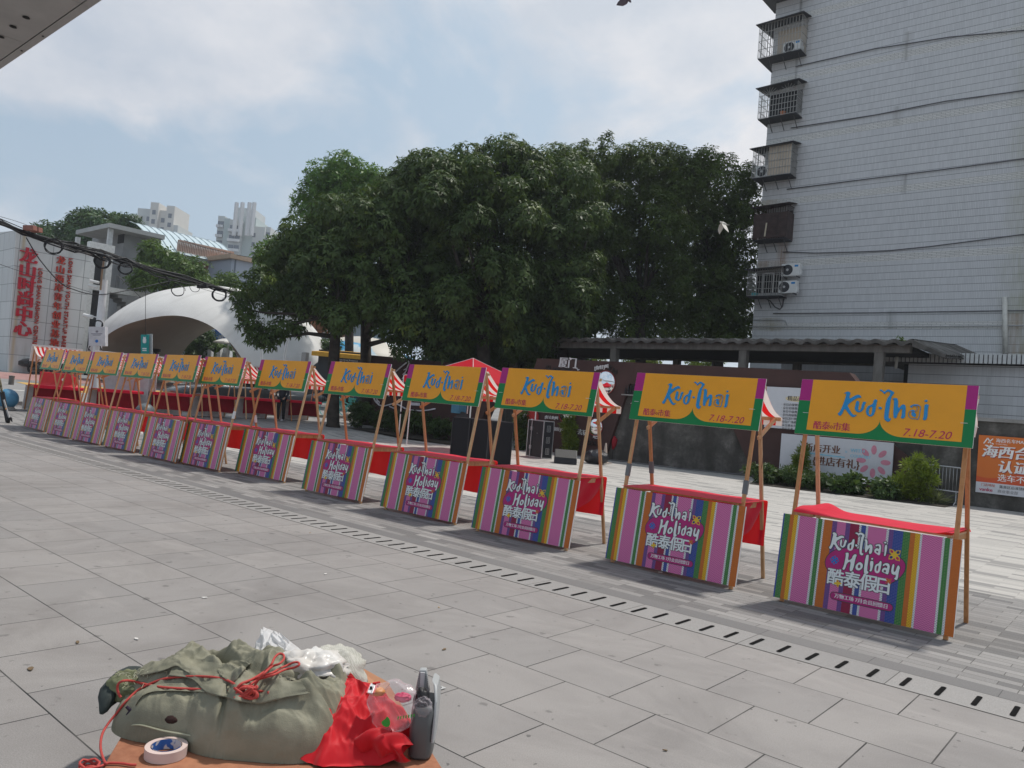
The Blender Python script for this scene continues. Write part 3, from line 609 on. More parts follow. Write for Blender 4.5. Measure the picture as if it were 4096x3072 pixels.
# second from the right: cloth hangs down in a corner at its right end
s11 = stalls[10]
def flap(u, v):
    y = .25 + .50 * u; top = .83; low = .36 + .30 * u + .02 * math.sin(6 * u); return (.665 - .03 * v + .012 * math.sin(7 * u + 4 * v), y - .12 * v * (1 - u), top + (low - top) * v)
for s_, nm in ((s11, 'flap'), (stalls[9], 'flap')):
    mb = MB(); mb.grid(flap, 14, 12); o = mb.build('cloth_flap', REDC, None, smooth=True, fixn=False); o.parent = s_
TAPE = flat('grey_tape', (.16, .16, .165), .4)
for s_, lst in ((s11, ((-.69, .052, .418, 2.06, 1.02), (-.66, .93, .462, 2.03, 1.05), (.69, .052, .418, 2.06, 1.0))), (stalls[5], ((.69, .05, .418, 2.06, 1.05), (.66, .93, .462, 2.03, 1.0)))):
    for x, y0, y1, zt, z in lst:
        t_ = z / zt; y = y0 + (y1 - y0) * t_; d = Vector((0, y1 - y0, zt)).normalized(); mb = MB()
        mb.bar(Vector((x, y, z)) - d * .07, Vector((x, y, z)) + d * .07, .049, .032, (0, 1, 0)); o = mb.build('tape_wrap', TAPE if s_ is s11 else LWHITE); o.parent = s_

# ------------------------------------------------------------------ back row: the same stalls seen from behind
BROW = 'red clothed stalls in the back row, seen from behind'
bnames = ['leftmost stall of the back row, its table behind the red road barrier', 'second stall of the back row, right of the white pole',
 'third stall of the back row, seen between the easel legs of the front stalls', 'fourth stall of the back row, in front of the grey car bonnet',
 'fifth stall of the back row, where the person in black stands', 'last stall of the back row, nearest the bicycles']
bz = [(9.45, -90), (11.35, -90), (13.2, -91), (14.95, -90), (16.75, -91), (18.75, -90)]
RED_SHADE = flat('red_cloth_shade_tone', (.20, .006, .014), .85, .15)  # same red cloth, darkened so the colour carries the shade on the drop
S1 = copy_tree(S0); S1.location = (0, 0, 0); S1.rotation_euler = (0, 0, 0)
for c in kid(S1, 'table_cloth'): bpy.data.objects.remove(c)
def cl3(u, v):
    x = -.76 + 1.52 * u; s_ = v * .86
    if s_ < .76: y, z = .115 + s_, .848 + .004 * math.sin(9 * x) * math.sin(7 * s_)
    else: y, z = .882 + .012 * math.sin(8 * x), .848 - (s_ - .76)
    return (x, y, z)
mb = MB(); mb.grid(cl3, 36, 30); o = mb.build('table_cloth', REDC, None, smooth=True, fixn=False); o.parent = S1
mb = MB(); mb.grid(lambda u, v: (-.70 + 1.40 * u, .70 + .03 * math.sin(7 * u + 1) * v - .03 * v, .815 - .60 * v + .03 * math.sin(3 * u) * v), 24, 10); o = mb.build('cloth_drop', RED_SHADE, None, smooth=True, fixn=False); o.parent = S1
for i, (y, h) in enumerate(bz):
    X = -28.05; o = S1 if i == 0 else copy_tree(S1)
    o.location = (X, y, hgt(X + .7, y)); o.rotation_euler = (0, 0, R(h)); o['label'] = bnames[i]; o['group'] = BROW
# ================================================================== RIGHT HAND BUILDINGS
def tile_wall(name, z0, bandz=(), stains=(), tw=.062, th=.312, xa='X'):
    m = Mat(name); p = m.pos(); v = m.swz(p, xa, 'Z'); se = m.n('ShaderNodeSeparateXYZ'); m.l(p, se.inputs[0])
    bk = m.brick(v, tw, th, .0042, 0, (0, 0, 0), (1, 1, 1), (.5, .5, .5), 0)
    mp = m.n('ShaderNodeMapping'); mp.inputs['Location'].default_value = (0, -z0 % th, 0); m.l(v, mp.inputs['Vector']); m.l(mp.outputs[0], bk.inputs['Vector'])
    base = m.ramp(bk.outputs['Color'], (0, (.53, .53, .535)), (1, (.60, .60, .605)))
    big = m.noise(p, .22, 5, .6); base = m.mix(m.ramp(big, (.42, (0, 0, 0)), (.7, (.4, .4, .4))), base, (.60, .60, .585))
    # joints of different strength: long horizontal joints are the dark ones
    fz = m.math('FRACT', m.math('DIVIDE', m.math('SUBTRACT', se.outputs['Z'], z0 - .004), th)); hj = m.math('LESS_THAN', fz, .06)
    jn = m.noise(p, .45, 4, .6); base = m.mix(m.math('MULTIPLY', bk.outputs['Fac'], m.ramp(jn, (.35, (.08, .08, .08)), (.68, (.5, .5, .5)))), base, (.10, .105, .115))
    base = m.mix(m.math('MULTIPLY', hj, .8), base, (.09, .095, .10))
    if bandz:
        wb = m.brick(v, .34, .0665, .006, .5, (.60, .59, .56), (.68, .67, .64), (.21, .2, .19), 0)
        msk = None
        for zb in bandz:
            a = m.math('MULTIPLY', m.math('GREATER_THAN', se.outputs['Z'], zb), m.math('LESS_THAN', se.outputs['Z'], zb + .30)); msk = a if msk is None else m.math('ADD', msk, a)
        base = m.mix(msk, base, wb.outputs['Color'])
    for (x, zt, zb, wd, c, amt) in stains:
        dxn = m.math('ABSOLUTE', m.math('SUBTRACT', m.math('ADD', se.outputs['X'], m.math('MULTIPLY', m.math('SUBTRACT', m.noise(p, 1.2, 5), .5), wd * 1.2)), x))
        a = m.ramp(m.math('DIVIDE', dxn, wd), (0, (1, 1, 1)), (1, (0, 0, 0)))
        up = m.math('MULTIPLY', m.math('LESS_THAN', se.outputs['Z'], zt), m.math('GREATER_THAN', se.outputs['Z'], zb))
        s2 = m.swz(p, 'X', 'Z', 9, .6); nn = m.ramp(m.noise(s2, 1, 5), (.3, (.2, .2, .2)), (.65, (1, 1, 1)))
        base = m.mix(m.math('MULTIPLY', m.math('MULTIPLY', m.math('MULTIPLY', a, up), nn), amt), base, c)
    m.col(base).rough(.38, .4); m.bump(m.ramp(bk.outputs['Fac'], (0, (1, 1, 1)), (1, (0, 0, 0))), .2, .004); return m.m
BANDS = (6.40, 9.40, 12.42, 15.42, 18.45, 21.45, 24.4)
RUST = (.26, .13, .055); GRIME = (.30, .29, .20)
BT = tile_wall('building_tile', 6.38, BANDS, [(-14.65, 10.6, 9.3, .35, RUST, .9), (-15.4, 9.75, 9.3, .8, RUST, .6), (-15.0, 6.95, 6.3, .7, (.24, .19, .08), .6), (-15.5, 12.75, 12.35, .9, (.42, .33, .2), .5), (-4.6, 30, 5.2, 1.1, (.30, .30, .18), .75), (-5.0, 7.0, 5.2, .5, RUST, .6), (-9.7, 19.6, 18.3, .25, (.25, .24, .22), .6), (-9.4, 13.2, 12.3, .2, (.22, .21, .2), .7), (-9.9, 16.3, 15.4, .3, (.25, .24, .22), .5), (-14.6, 22.5, 18.3, .1, (.12, .12, .11), .9), (-9.6, 7.2, 6.4, .3, (.2, .2, .19), .6)])
bld = thing('tiled_apartment_building', 'tall grey tiled apartment block with white tile bands and window cages', 'building', (-8, 40, 0))
mb = MB(); mb.box(-15.85, 14, 36, 48, 0, 27); mb.build('wall', BT, bld)
mb = MB(); mb.box(-17.1, 14.6, 34.9, 48.5, 27.0, 27.3); mb.build('roof', CONC, bld)
mb = MB(); mb.box(-16.3, -13.95, 34.75, 36.9, 22.6, 22.72); mb.build('canopy_slab', flat('dark_sheet_metal', (.06, .062, .07), .6), bld)
PIPEG = flat('dark_grey_pipe', (.11, .11, .115), .6); PIPEW = flat('white_pvc', (.66, .64, .58), .45); PIPEL = flat('light_grey_pipe', (.42, .42, .42), .5)
def wpipe(pts, r, mat, nm='wall_pipe'):
    mb = MB(); mb.tube([PY(px, py, 35.93) for px, py in pts], r, 6); return mb.build(nm, mat, bld, smooth=True)
wpipe([(3147, 757), (3500, 712), (3780, 677), (4250, 615)], .024, PIPEG)
wpipe([(3163, 512), (3500, 460), (3780, 405), (4060, 367), (4250, 340)], .024, PIPEG)
wpipe([(3182, 266), (3500, 195), (3800, 148), (4096, 121), (4250, 100)], .024, PIPEG)
wpipe([(3132, 1008), (3260, 1012), (3420, 1008), (3560, 1002), (3720, 986), (3900, 963), (4096, 937), (4250, 915)], .024, PIPEG)
wpipe([(3093, 1254), (3200, 1253), (3500, 1251), (4010, 1243), (4250, 1241)], .024, PIPEG)
wpipe([(2998, 1307), (3300, 1307), (3700, 1305), (4060, 1302), (4250, 1300)], .022, PIPEL)
wpipe([(3015, 1280), (3120, 1279), (3140, 1282), (3148, 1300)], .02, PIPEL)
wpipe([(4019, 1189), (4022, 1414)], .1, PIPEW, 'downpipe')
wpipe([(3055, 1191), (3080, 1203), (3100, 1228), (3120, 1237), (3130, 1225), (3135, 1195)], .03, PIPEG, 'hose')
CAGE = flat('steel_cage_bars', (.36, .35, .33), .5, .5, .4); DMET = flat('dark_cage_roof', (.045, .047, .055), .7); RUSTY = flat('rusty_brown_sheet', (.055, .035, .032), .8, var=.35, scale=4)
TANW = flat('tan_backing_board', (.50, .42, .33), .7, var=.1, scale=2); BLACKIN = flat('dark_room', (.02, .02, .022), .8)
ACW = flat('ac_white', (.70, .70, .68), .45, var=.05); ACB = flat('ac_grille_black', (.03, .032, .036), .6); ACG = flat('ac_hub_grey', (.5, .5, .5), .4); ACL = flat('ac_blue_label', (.02, .25, .6), .4)
def ac_unit(label, x, z, y, group):
    w_, h_, d_ = .86, .58, .32
    r_ = thing('air_conditioner', label, 'air conditioner', (x, y, z), 0, group)
    mb = MB(); mb.box(x, x + w_, y - d_, y, z, z + h_); mb.build('casing', ACW, r_, bevel=.015)
    mb = MB(); mb.lathe([(.245, 0), (.245, .012), (.225, .02)], (x + .30, y - d_ - .001, z + .29), 28, axis=(0, -1, 0)); g = mb.build('grille', ACB, r_)
    mb = MB(); mb.lathe([(.06, 0), (.055, .012)], (x + .30, y - d_ - .022, z + .29), 16, axis=(0, -1, 0)); mb.build('hub', ACG, g)
    mb = MB()
    for a in range(24):
        t_ = a * math.pi / 12; mb.bar((x + .30 + .07 * math.cos(t_), y - d_ - .023, z + .29 + .07 * math.sin(t_)), (x + .30 + .23 * math.cos(t_ + .3), y - d_ - .023, z + .29 + .23 * math.sin(t_ + .3)), .003, .004, (0, 1, 0))
    mb.build('guard', flat('ac_guard', (.16, .16, .17), .5), g)
    mb = MB(); mb.box(x + .62, x + .79, y - d_ - .004, y - d_ + .002, z + .42, z + .51); mb.build('label_plate', ACL, r_)
    mb = MB(); mb.box(x + w_ + .002, x + w_ + .05, y - .26, y - .06, z + .06, z + .28); mb.build('valve_cover', ACW, r_)
    for xx in (.1, .72):
        mb = MB(); mb.box(x + xx, x + xx + .04, y - d_ - .03, y + .1, z - .045, z - .003); mb.build('bracket', PIPEG, r_)
    return r_
def cage(label, x0, x1, z0, z1, y0, kind, group):
    y1 = 35.995; r_ = thing('window_cage', label, 'window cage', ((x0 + x1) / 2, y1, z0), 0, group)
    xs_ = x0 - .0
    mb = MB()
    nb = 14 if kind != 'fan' else 13
    zt = z1 if kind != 'fan' else z1 - .38
    for i in range(nb + 1):
        x = x0 + (x1 - x0) * i / nb; mb.bar((x, y0, z0), (x, y0, zt if 0 < i < nb else z1), .02, .02, (0, 1, 0))
    for j in range(5): z = z0 + (zt - z0) * j / 4; mb.bar((x0, y0, z), (x1, y0, z), .02, .02)
    for x in (x0, x1):
        for i in range(6): y = y0 + (y1 - y0) * i / 6; mb.bar((x, y, z0), (x, y, z1), .018, .018, (1, 0, 0))
        for j in range(5): z = z0 + (z1 - z0) * j / 4; mb.bar((x, y0, z), (x, y1 if x > -15.85 else y1 + 1.0, z), .018, .018)
    if x0 < -15.85:
        for i in range(5): y = y1 + i * .25; mb.bar((x0, y, z0), (x0, y, z1), .018, .018, (1, 0, 0))
    if kind == 'fan':
        for cx in (x0 + (x1 - x0) * .27, x0 + (x1 - x0) * .75):
            for a in range(9): t_ = math.pi * a / 8; mb.bar((cx + .08 * math.cos(t_), y0, zt + .06 * math.sin(t_)), (cx + .44 * math.cos(t_), y0, zt + .36 * math.sin(t_)), .016, .016, (0, 1, 0))
    mb.build('bars', CAGE if kind != 'dark' else RUSTY, r_)
    mb = MB(); mb.add([(x0 - .12, y0 - .22, z1 - .06), (x1 + .12, y0 - .22, z1 + .0), (x1 + .12, y1, z1 + .2), (x0 - .12, y1 + 1.1, z1 + .14), (x0 - .12, y0 - .22, z1 - .03), (x1 + .12, y0 - .22, z1 + .03), (x1 + .12, y1, z1 + .23), (x0 - .12, y1 + 1.1, z1 + .17)], [(0, 1, 2, 3), (4, 5, 6, 7), (0, 1, 5, 4), (1, 2, 6, 5), (2, 3, 7, 6), (3, 0, 4, 7)])
    mb.build('roof', DMET if kind != 'dark' else RUSTY, r_)
    mb = MB(); mb.box(x0, x1, y0 + .02, y1, z0 - .05, z0 - .02)
    if x0 < -15.85: mb.box(x0, -15.86, y1, y1 + .9, z0 - .05, z0 - .02)
    mb.build('floor_sheet', DMET, r_)
    for x in (x0 + .45, (x0 + x1) / 2 + .1, x1 - .2):
        mb = MB(); mb.bar((x, y1 - .02, z0 - .5), (x, y0 + .25, z0 - .06), .03, .03); mb.build('bracket', PIPEG, r_)
    xw = max(x0 + .02, -15.83)
    mb = MB()
    if kind in ('ac', 'tan'): mb.box(xw + .25 if kind == 'ac' else x0 + .75, x1 - .03, y1 - .10 if kind == 'ac' else y0 + .03, y1 - .02 if kind == 'ac' else y0 + .05, z0 + .02, z1 - .2 if kind == 'ac' else z1 - .02); mb.build('backing_board', TANW, r_)
    elif kind == 'dark':
        mb.box(x0 + .02, x1 - .02, y0 - .03, y0 - .01, z0 + .02, z1 - .35); 
        for i in range(9): mb.box(x0 + .75, x0 + 1.25, y0 - .05, y0 - .031, z0 + .15 + i * .11, z0 + .20 + i * .11)
        mb.box(x1 - .01, x1 + .01, y0, y1, z0, z1 - .3); mb.build('sheet_metal_cover', RUSTY, r_)
        mb = MB(); mb.bar((x0 + .62, y0 - .06, z0 + .1), (x0 + .67, y0 - .06, z0 + .75), .07, .01, (0, 1, 0)); mb.build('paper_strip', flat('old_paper', (.55, .48, .36), .8), r_)
    if kind in ('fan', 'win', 'dark'):
        mb = MB(); mb.box(xw + .05, x1 - .06, y1 - .06, y1 - .02, z0 + .25, z1 - .12); mb.build('window_opening', BLACKIN, r_)
    if kind == 'win':
        mb = MB()
        for a, b in (((x0 + .78, z0 + .08), (x0 + .78, z1 - .25)), ((x0 + 1.28, z0 + .08), (x0 + 1.28, z1 - .25)), ((x0 + .78, z1 - .25), (x0 + 1.28, z1 - .25))): mb.bar((a[0], y0 - .025, a[1]), (b[0], y0 - .025, b[1]), .05, .03, (0, 1, 0))
        mb.build('hatch_frame', CAGE, r_)
    return r_
WC = 'window cages up the corner of the tiled building'
ACGRP = 'air conditioners on the tiled building'
cage('topmost window cage with a tan board and an air conditioner inside', -16.25, -14.16, 19.6, 21.25, 35.2, 'ac', WC)
cage('window cage with fan shaped top bars and an orange pot, second from the top', -16.02, -14.15, 16.57, 18.05, 35.2, 'fan', WC)
cage('window cage covered with a tan panel, middle of the five', -16.1, -14.22, 13.68, 15.1, 35.2, 'tan', WC)
cage('rusty dark brown sheeted window cage', -15.83, -14.2, 10.63, 12.2, 35.2, 'dark', WC)
cage('lowest window cage with a small hatch, left of two air conditioners', -15.92, -14.26, 7.92, 9.2, 35.2, 'win', WC)
ac_unit('air conditioner with blue label caged at the top of the building', -15.15, 19.66, 35.85, ACGRP)
ac_unit('air conditioner half hidden in the cage with the tan panel', -16.02, 13.72, 35.75, ACGRP)
ac_unit('upper white air conditioner of two beside the lowest cage', -14.38, 8.82, 35.7, ACGRP)
ac_unit('lower white air conditioner with blue label beside the lowest cage', -14.48, 8.02, 35.7, ACGRP)
c = PY(3135, 445, 35.5); mb = MB(); mb.lathe([(.09, 0), (.13, .2), (.14, .21)], (c.x, 35.4, 16.56), 14); tag(mb.build('flower_pot', flat('terracotta', (.42, .14, .05), .7)), 'orange flower pot standing inside the fan topped cage', 'flower pot')
mb = MB(); mb.box(-15.75, -15.48, 35.3, 35.5, 7.93, 8.08); tag(mb.build('storage_box', flat('teal_plastic', (.1, .42, .42), .5), bevel=.01), 'small teal plastic box inside the lowest window cage', 'box')

# low annex with ribbed parapet
AT = tile_wall('annex_tile', 2.35, (), [(-4.5, 4.4, 2.3, .5, (.3, .3, .29), .4)], .125, .30)
ann = thing('tiled_annex', 'low pale tiled annex with ribbed parapet behind the orange poster', 'building', (-3, 31, 0))
mb = MB(); mb.box(-6.9, 12, 28.3, 34, 0.1, 4.2); mb.build('wall', AT, ann)
mb = MB(); mb.box(-7.9, 12, 27.95, 28.26, 4.24, 4.50)
mb.build('parapet', flat('parapet_core', (.14, .14, .145), .8), ann)
mb = MB()
for i in range(160): x = -7.9 + i * .125; mb.box(x, x + .092, 27.9, 27.945, 4.22, 4.53)
mb.build('parapet_tiles', flat('parapet_tile', (.56, .57, .56), .4, var=.1, scale=9), ann)
mb = MB(); mb.box(-7.9, 12, 28.27, 33.9, 4.26, 4.4); mb.build('roof', CONC, ann)
mb = MB(); mb.box(-7.1, -6.905, 28.6, 33, 0, 4.2); mb.build('dark_gap', BLACKIN, ann)
mb = MB(); mb.tube([PY(3590, 1420, 27.8), PY(3588, 1428, 27.75), PY(3583, 1474, 27.75)], .05, 8); mb.build('drain_spout', PIPEW, ann, smooth=True)

# shelter with corrugated roof
m = Mat('weathered_corrugated'); p = m.pos(); f = m.noise(p, 1.3, 7, .7); m.col(m.ramp(f, (.3, (.055, .052, .048)), (.5, (.13, .122, .112)), (.72, (.24, .23, .215)))).rough(.9, .2); CORR = m.m
m = Mat('stained_pillar'); p = m.pos(); f = m.noise(m.swz(p, 'X', 'Z', 3, .8), 1.2, 6, .7); m.col(m.ramp(f, (.3, (.115, .105, .093)), (.7, (.225, .21, .19)))).rough(.9, .2); PILL = m.m
sh = thing('open_shelter', 'open concrete shelter with wavy grey corrugated roof behind the brown wall', 'shelter', (-13, 27, 0))
Ys = 25.5
def corr(u, v):
    x = -24 + 17.9 * u; return (x, Ys - .25 + v * 6.2, 4.62 + v * .55 + .045 * math.sin(x * 2 * math.pi / .26 * .5))
mb = MB(); mb.grid(corr, 280, 2)
mb.grid(lambda u, v: (corr(u, 0)[0], Ys - .25 + .01 * v, corr(u, 0)[2] - v * .11 - .03 * (noise.noise((u * 90, 0, 0)) + .5) * v), 280, 1)
mb.grid(lambda u, v: (corr(u, v)[0], corr(u, v)[1], corr(u, v)[2] - .11), 280, 2)
def corr2(u, v):
    y = Ys - .25 + 6.2 * u; z = 4.62 + u * .55; return (-6.1 + v * (.9), y, z + .04 * math.sin(y * 24) - v * .42)
mb.grid(corr2, 60, 2); mb.grid(lambda u, v: (corr2(u, v)[0], corr2(u, v)[1], corr2(u, v)[2] - .09), 60, 2); mb.add([corr2(0, 0), corr2(0, 1), (corr2(0, 1)[0], corr2(0, 1)[1], corr2(0, 1)[2] - .1), (corr2(0, 0)[0], corr2(0, 0)[1], corr2(0, 0)[2] - .2)], [(0, 1, 2, 3)])
mb.build('roof', CORR, sh, fixn=False)
mb = MB(); mb.box(-24, -6.2, Ys + .0, Ys + .28, 4.27, 4.52); mb.build('front_beam', PILL, sh)
mb = MB(); mb.box(-24, -6.2, Ys + 5, Ys + 5.3, 4.3, 4.6); mb.build('rear_beam', PILL, sh)
for x in (-22.2, -17.0, -11.66, -7.22): 
    mb = MB(); mb.box(x, x + .27, Ys + .29 if False else Ys + .01, Ys + .27, .15, 4.265); mb.build('pillar', PILL, sh)
    mb = MB(); mb.box(x, x + .27, Ys + 5.01, Ys + 5.29, .15, 4.3); mb.build('pillar', PILL, sh)
mb = MB(); mb.box(-24, -6.2, Ys + .3, Ys + 5, 4.36, 4.5); mb.build('ceiling', flat('near_black_ceiling', (.03, .029, .028), .9), sh)  # whole ceiling in one near-black colour
# white tiled block in the shelter's back
wb_ = thing('white_tiled_block', 'low white tiled block seen through the back of the shelter', 'wall', (-8.6, 32.5, 0))
p0, p1 = PY(3127, 1438, 32.2), PY(3470, 1446, 32.2); mb = MB(); mb.box(p0.x, -6.95, 32.2, 34, .1, p0.z); mb.build('wall', AT, wb_)
mb = MB(); mb.box(p0.x - .05, -6.95, 32.1, 34.1, p0.z + .002, p0.z + .06); mb.build('coping', ACW, wb_)
dk = MB(); dk.box(-30, -9.4, 34.2, 34.5, .1, 4.3); tag(dk.build('shade_toned_rear_wall', flat('rear_wall_shade_tone', (.035, .036, .033), .9, var=.3)), 'rear wall coloured dark for the shade behind the shelter', 'wall')  # near-black colour stands in for the darkness behind the shelter

# ------------------------------------------------------------------ brown wall, stained wall and posters
m = Mat('brown_cladding'); p = m.pos(); f = m.noise(p, .8, 5, .6); m.col(m.ramp(f, (.3, (.055, .031, .028)), (.7, (.085, .047, .042)))).rough(.75, .2); m.bump(m.noise(p, 60, 3), .15, .004); BROWN = m.m
m = Mat('stained_render'); p = m.pos(); f = m.noise(m.swz(p, 'X', 'Z', 1.1, 1.2), 1.3, 10, .75, .15); g = m.noise(m.swz(p, 'X', 'Z', 1.6, .35), 1.0, 6)
c = m.ramp(f, (.34, (.06, .057, .052)), (.5, (.105, .10, .09)), (.6, (.16, .15, .138)), (.75, (.30, .285, .265)))
m.col(m.mix(m.ramp(g, (.42, (0, 0, 0)), (.6, (.75, .75, .75))), c, (.045, .042, .038))).rough(.9, .15); m.bump(f, .4, .02); STAIN = m.m
old = MB(); old.box(-14.9, -4.9, 22.45, 22.75, .08, 3.0); o = old.build('stained_concrete_wall', STAIN); tag(o, 'old stained grey concrete wall between the slanted brown panels', 'wall')
zc = 2.24
mb = MB(); mb.box(-4.9, 10, 22.0, 22.3, .08, zc); o2 = mb.build('right_concrete_wall', STAIN); o2.name = 'concrete_wall'; tag(o2, 'stained concrete wall carrying the orange poster at the right edge', 'wall')
mb = MB(); mb.box(-4.9, 10, 21.95, 22.32, zc + .003, zc + .09); o = mb.build('coping', CONC, o2)
bw = thing('brown_feature_wall', 'dark brown slanted feature wall with round mirrors and white lettering', 'wall', (-16, 22.4, .1))
YB = 22.3
mb = MB(); mb.prism([(-18.05, 3.52), (-13.78, 3.47), (-14.78, .05), (-18.6, .05), (-18.95, .9)], (0, YB, 0), (1, 0, 0), (0, 0, 1), (0, .5, 0)); mb.build('mirror_panel', BROWN, bw)
mb = MB(); mb.prism([(-13.775, 3.465), (-6.93, 3.36), (-6.68, 3.06), (-6.55, 2.7), (-13.99, 2.75)], (0, YB - .0, 0), (1, 0, 0), (0, 0, 1), (0, .5, 0)); mb.build('top_beam', BROWN, bw)
mb = MB(); mb.prism([(-10.9, 2.745), (-6.55, 2.695), (-5.66, 1.46), (-5.30, 1.2), (-5.1, .05), (-9.35, .05), (-9.64, .57)], (0, YB, 0), (1, 0, 0), (0, 0, 1), (0, .5, 0)); mb.build('poster_panel', BROWN, bw)
DKT = flat('dark_letter', (.018, .013, .012), .6); WHT = flat('white_letter', (.66, .66, .66), .5); NEON = flat('white_tube', (.72, .70, .74), .4)
def wt(s, px, py, size, k=0, rot=0, bold=.03, Y=YB, cond=1.0):
    mb = MB(); c = PY(px, py, Y - .02); a = Vector((math.cos(rot), 0, math.sin(rot))); b = Vector((-math.sin(rot), 0, math.cos(rot)))
    for ox, lf in ((0, 0), (size * bold, .001), (-size * bold, .002)): mb.put(text2d(s, size, 0, 'CENTER', 0, .012, 1, cond), c + a * ox + Vector((0, -lf, 0)), a, b, 0, (0, -1, 0))
    return mb.build('lettering', DKT if k else WHT, bw)
wt('厦门', 2271, 1454, .40, 0, R(-2)); wt('âi mong', 2232, 1477, .36, 1, 0, .05); wt('[你好]叫', 2406, 1470, .16, 0, R(9)); wt('lī hè', 2452, 1480, .24, 1, R(-25))
wt('[好去处]叫', 2206, 1671, .13, 0); wt('[很好]叫', 2232, 1718, .15, 0); wt('去玩', 2330, 1731, .21, 0, R(-3)); wt('吧', 2381, 1747, .19, 0); wt('tóu', 2371, 1770, .36, 1); wt('[很赞]', 2095, 1668, .12, 0, R(50))
mb = MB()
for a, b in (((2300, 1466), (2304, 1474)), ((2306, 1471), (2312, 1480)), ((2310, 1481), (2317, 1478))): mb.bar(PY(*a, YB - .02), PY(*b, YB - .02), .03, .02, (0, 1, 0))
mb.build('accent_strokes', WHT, bw)
m = Mat('mirror_glass'); m.col((.85, .87, .88)).rough(.03, .5, 1.0); MIRR = m.m; RIM = flat('mirror_red_rim', (.30, .035, .03), .4)
def mirror(px, py, r_, label, rim=RIM, face=MIRR):
    c = PY(px, py, YB - .03); t_ = thing('convex_mirror', label, 'mirror', tuple(c), 0, 'round convex mirrors on the brown wall')
    mb = MB(); mb.lathe([(r_ * math.sin(a), .12 * r_ * 2 * math.cos(a) - .12 * 2 * r_ * math.cos(R(70))) for a in [R(70) * i / 10 for i in range(10, 0, -1)]], c, 36, axis=(0, -1, 0)); mb.build('mirror_face', face, t_, smooth=True)
    mb = MB(); rr_ = r_ * math.sin(R(70)) + .008; mb.tube([c + Vector((rr_ * math.cos(2 * math.pi * i / 36), 0, rr_ * math.sin(2 * math.pi * i / 36))) for i in range(37)], .013, 6); mb.build('rim', rim, t_, smooth=True)
    return t_
mirror(2420, 1531, .43, 'largest round convex mirror above the striped awning')
mirror(2381, 1708, .31, 'lower round convex mirror behind the easel legs of a stall')
mirror(2130, 1690, .3, 'small red rimmed round mirror beside the black flight case')
mirror(2270, 1652, .4, 'wide red rimmed round mirror half hidden below the orange sign')
redm = flat('red_disc', (.42, .02, .02), .5)
mb = MB(); c = PY(2131, 1668, YB - .05); mb.lathe([(.28, 0), (.28, .02)], c, 30, axis=(0, -1, 0)); tag(mb.build('red_disc', redm), 'red round disc on the brown wall behind the flight case', 'disc')

def poster(label, name, x0, x1, z0, z1, y, face):
    t_ = thing(name, label, 'poster', ((x0 + x1) / 2, y, z0)); mb = MB(); mb.box(x0, x1, y, y + .03, z0, z1); mb.build('board', face, t_); return t_
def pt(t_, s, x, z, size, mat, y, bold=0, align='LEFT', shear=0, cond=1.0):
    mb = MB()
    for ox, lf in ((0, 0), (size * bold, .0006), (-size * bold, .0012)) if bold else ((0, 0),): mb.put(text2d(s, size, 0, align, shear, 0, 1, cond), (x + ox, y - .004 - lf, z), (1, 0, 0), (0, 0, 1), 0, (0, -1, 0))
    return mb.build('lettering', mat, t_)
PW = flat('poster_white', (.60, .61, .64), .4, var=.03); INK = flat('poster_ink', (.06, .06, .065), .5); BRN = flat('poster_brown', (.16, .06, .03), .5); SKYB = flat('poster_light_blue', (.30, .58, .72), .5)
POR = Mat('poster_orange'); p = POR.pos(); se = POR.n('ShaderNodeSeparateXYZ'); POR.l(p, se.inputs[0])
f = POR.math('ADD', POR.math('MULTIPLY', se.outputs['Z'], 1.0), POR.math('MULTIPLY', POR.math('SINE', POR.math('MULTIPLY', se.outputs['X'], 3.2)), .12))
POR.col(POR.ramp(f, (.0, (.52, .07, .03)), (.98, (.60, .095, .03)), (1.0, (.62, .16, .03)), interp='LINEAR')).rough(.4, .3); POR = POR.m
yp = 22.2
t_ = poster('white course list poster on the brown wall above the store opening poster', 'course_poster', -9.2, -7.25, 1.66, 2.86, yp, PW)
mb = MB(); mb.put(shape2d([rounded([(-8.62, 2.46), (-7.7, 2.46), (-7.7, 2.62), (-8.62, 2.62)], 2)]), (0, yp - .002, 0), (1, 0, 0), (0, 0, 1)); mb.build('title_band', flat('poster_cream', (.72, .60, .36), .5), t_)
pt(t_, '精品课程Course', -8.56, 2.54, .15, INK, yp, .02)
for i, s in enumerate(['· 朵拉启蒙舞蹈-3.5至5周岁', '· 朵拉初级舞蹈-5至7周岁', '· 朵拉中级舞蹈-7至10周岁', '· 朵拉高级舞蹈-10至14周岁', '· 朵拉流行舞蹈-5至14周岁', '· 朵拉广场模特-5至12周岁', '· 朵拉基本礼仪-5至16周岁', '· 朵拉艺考-10至18周岁']):
    pt(t_, s, -8.72, 2.36 - i * .10, .085, INK, yp, .012)
t_ = poster('wide white store opening poster with brown lettering and pink flower', 'opening_poster', -8.66, -5.64, .44, 1.52, yp, PW)
pt(t_, '新店开业', -7.98, 1.18, .25, BRN, yp, .035); pt(t_, '×', -6.88, 1.16, .16, SKYB, yp); pt(t_, 'WITH', -6.72, 1.22, .14, SKYB, yp, .04); pt(t_, 'COUNTRY', -6.72, 1.07, .11, SKYB, yp, .04); pt(t_, '{进店有礼}', -7.72, .83, .27, BRN, yp, .035)
mb = MB(); mb.put(shape2d([[(-7.78, 1.01), (-6.86, .99), (-6.86, 1.03), (-7.78, 1.05)]]), (0, yp - .003, 0), (1, 0, 0), (0, 0, 1)); mb.put(shape2d([ell(-7.86, 1.03, .09, .05), ]), (0, yp - .004, 0), (1, 0, 0), (0, 0, 1)); mb.build('light_blue_stroke', SKYB, t_)
mb = MB(); cx, cz = -6.12, .98
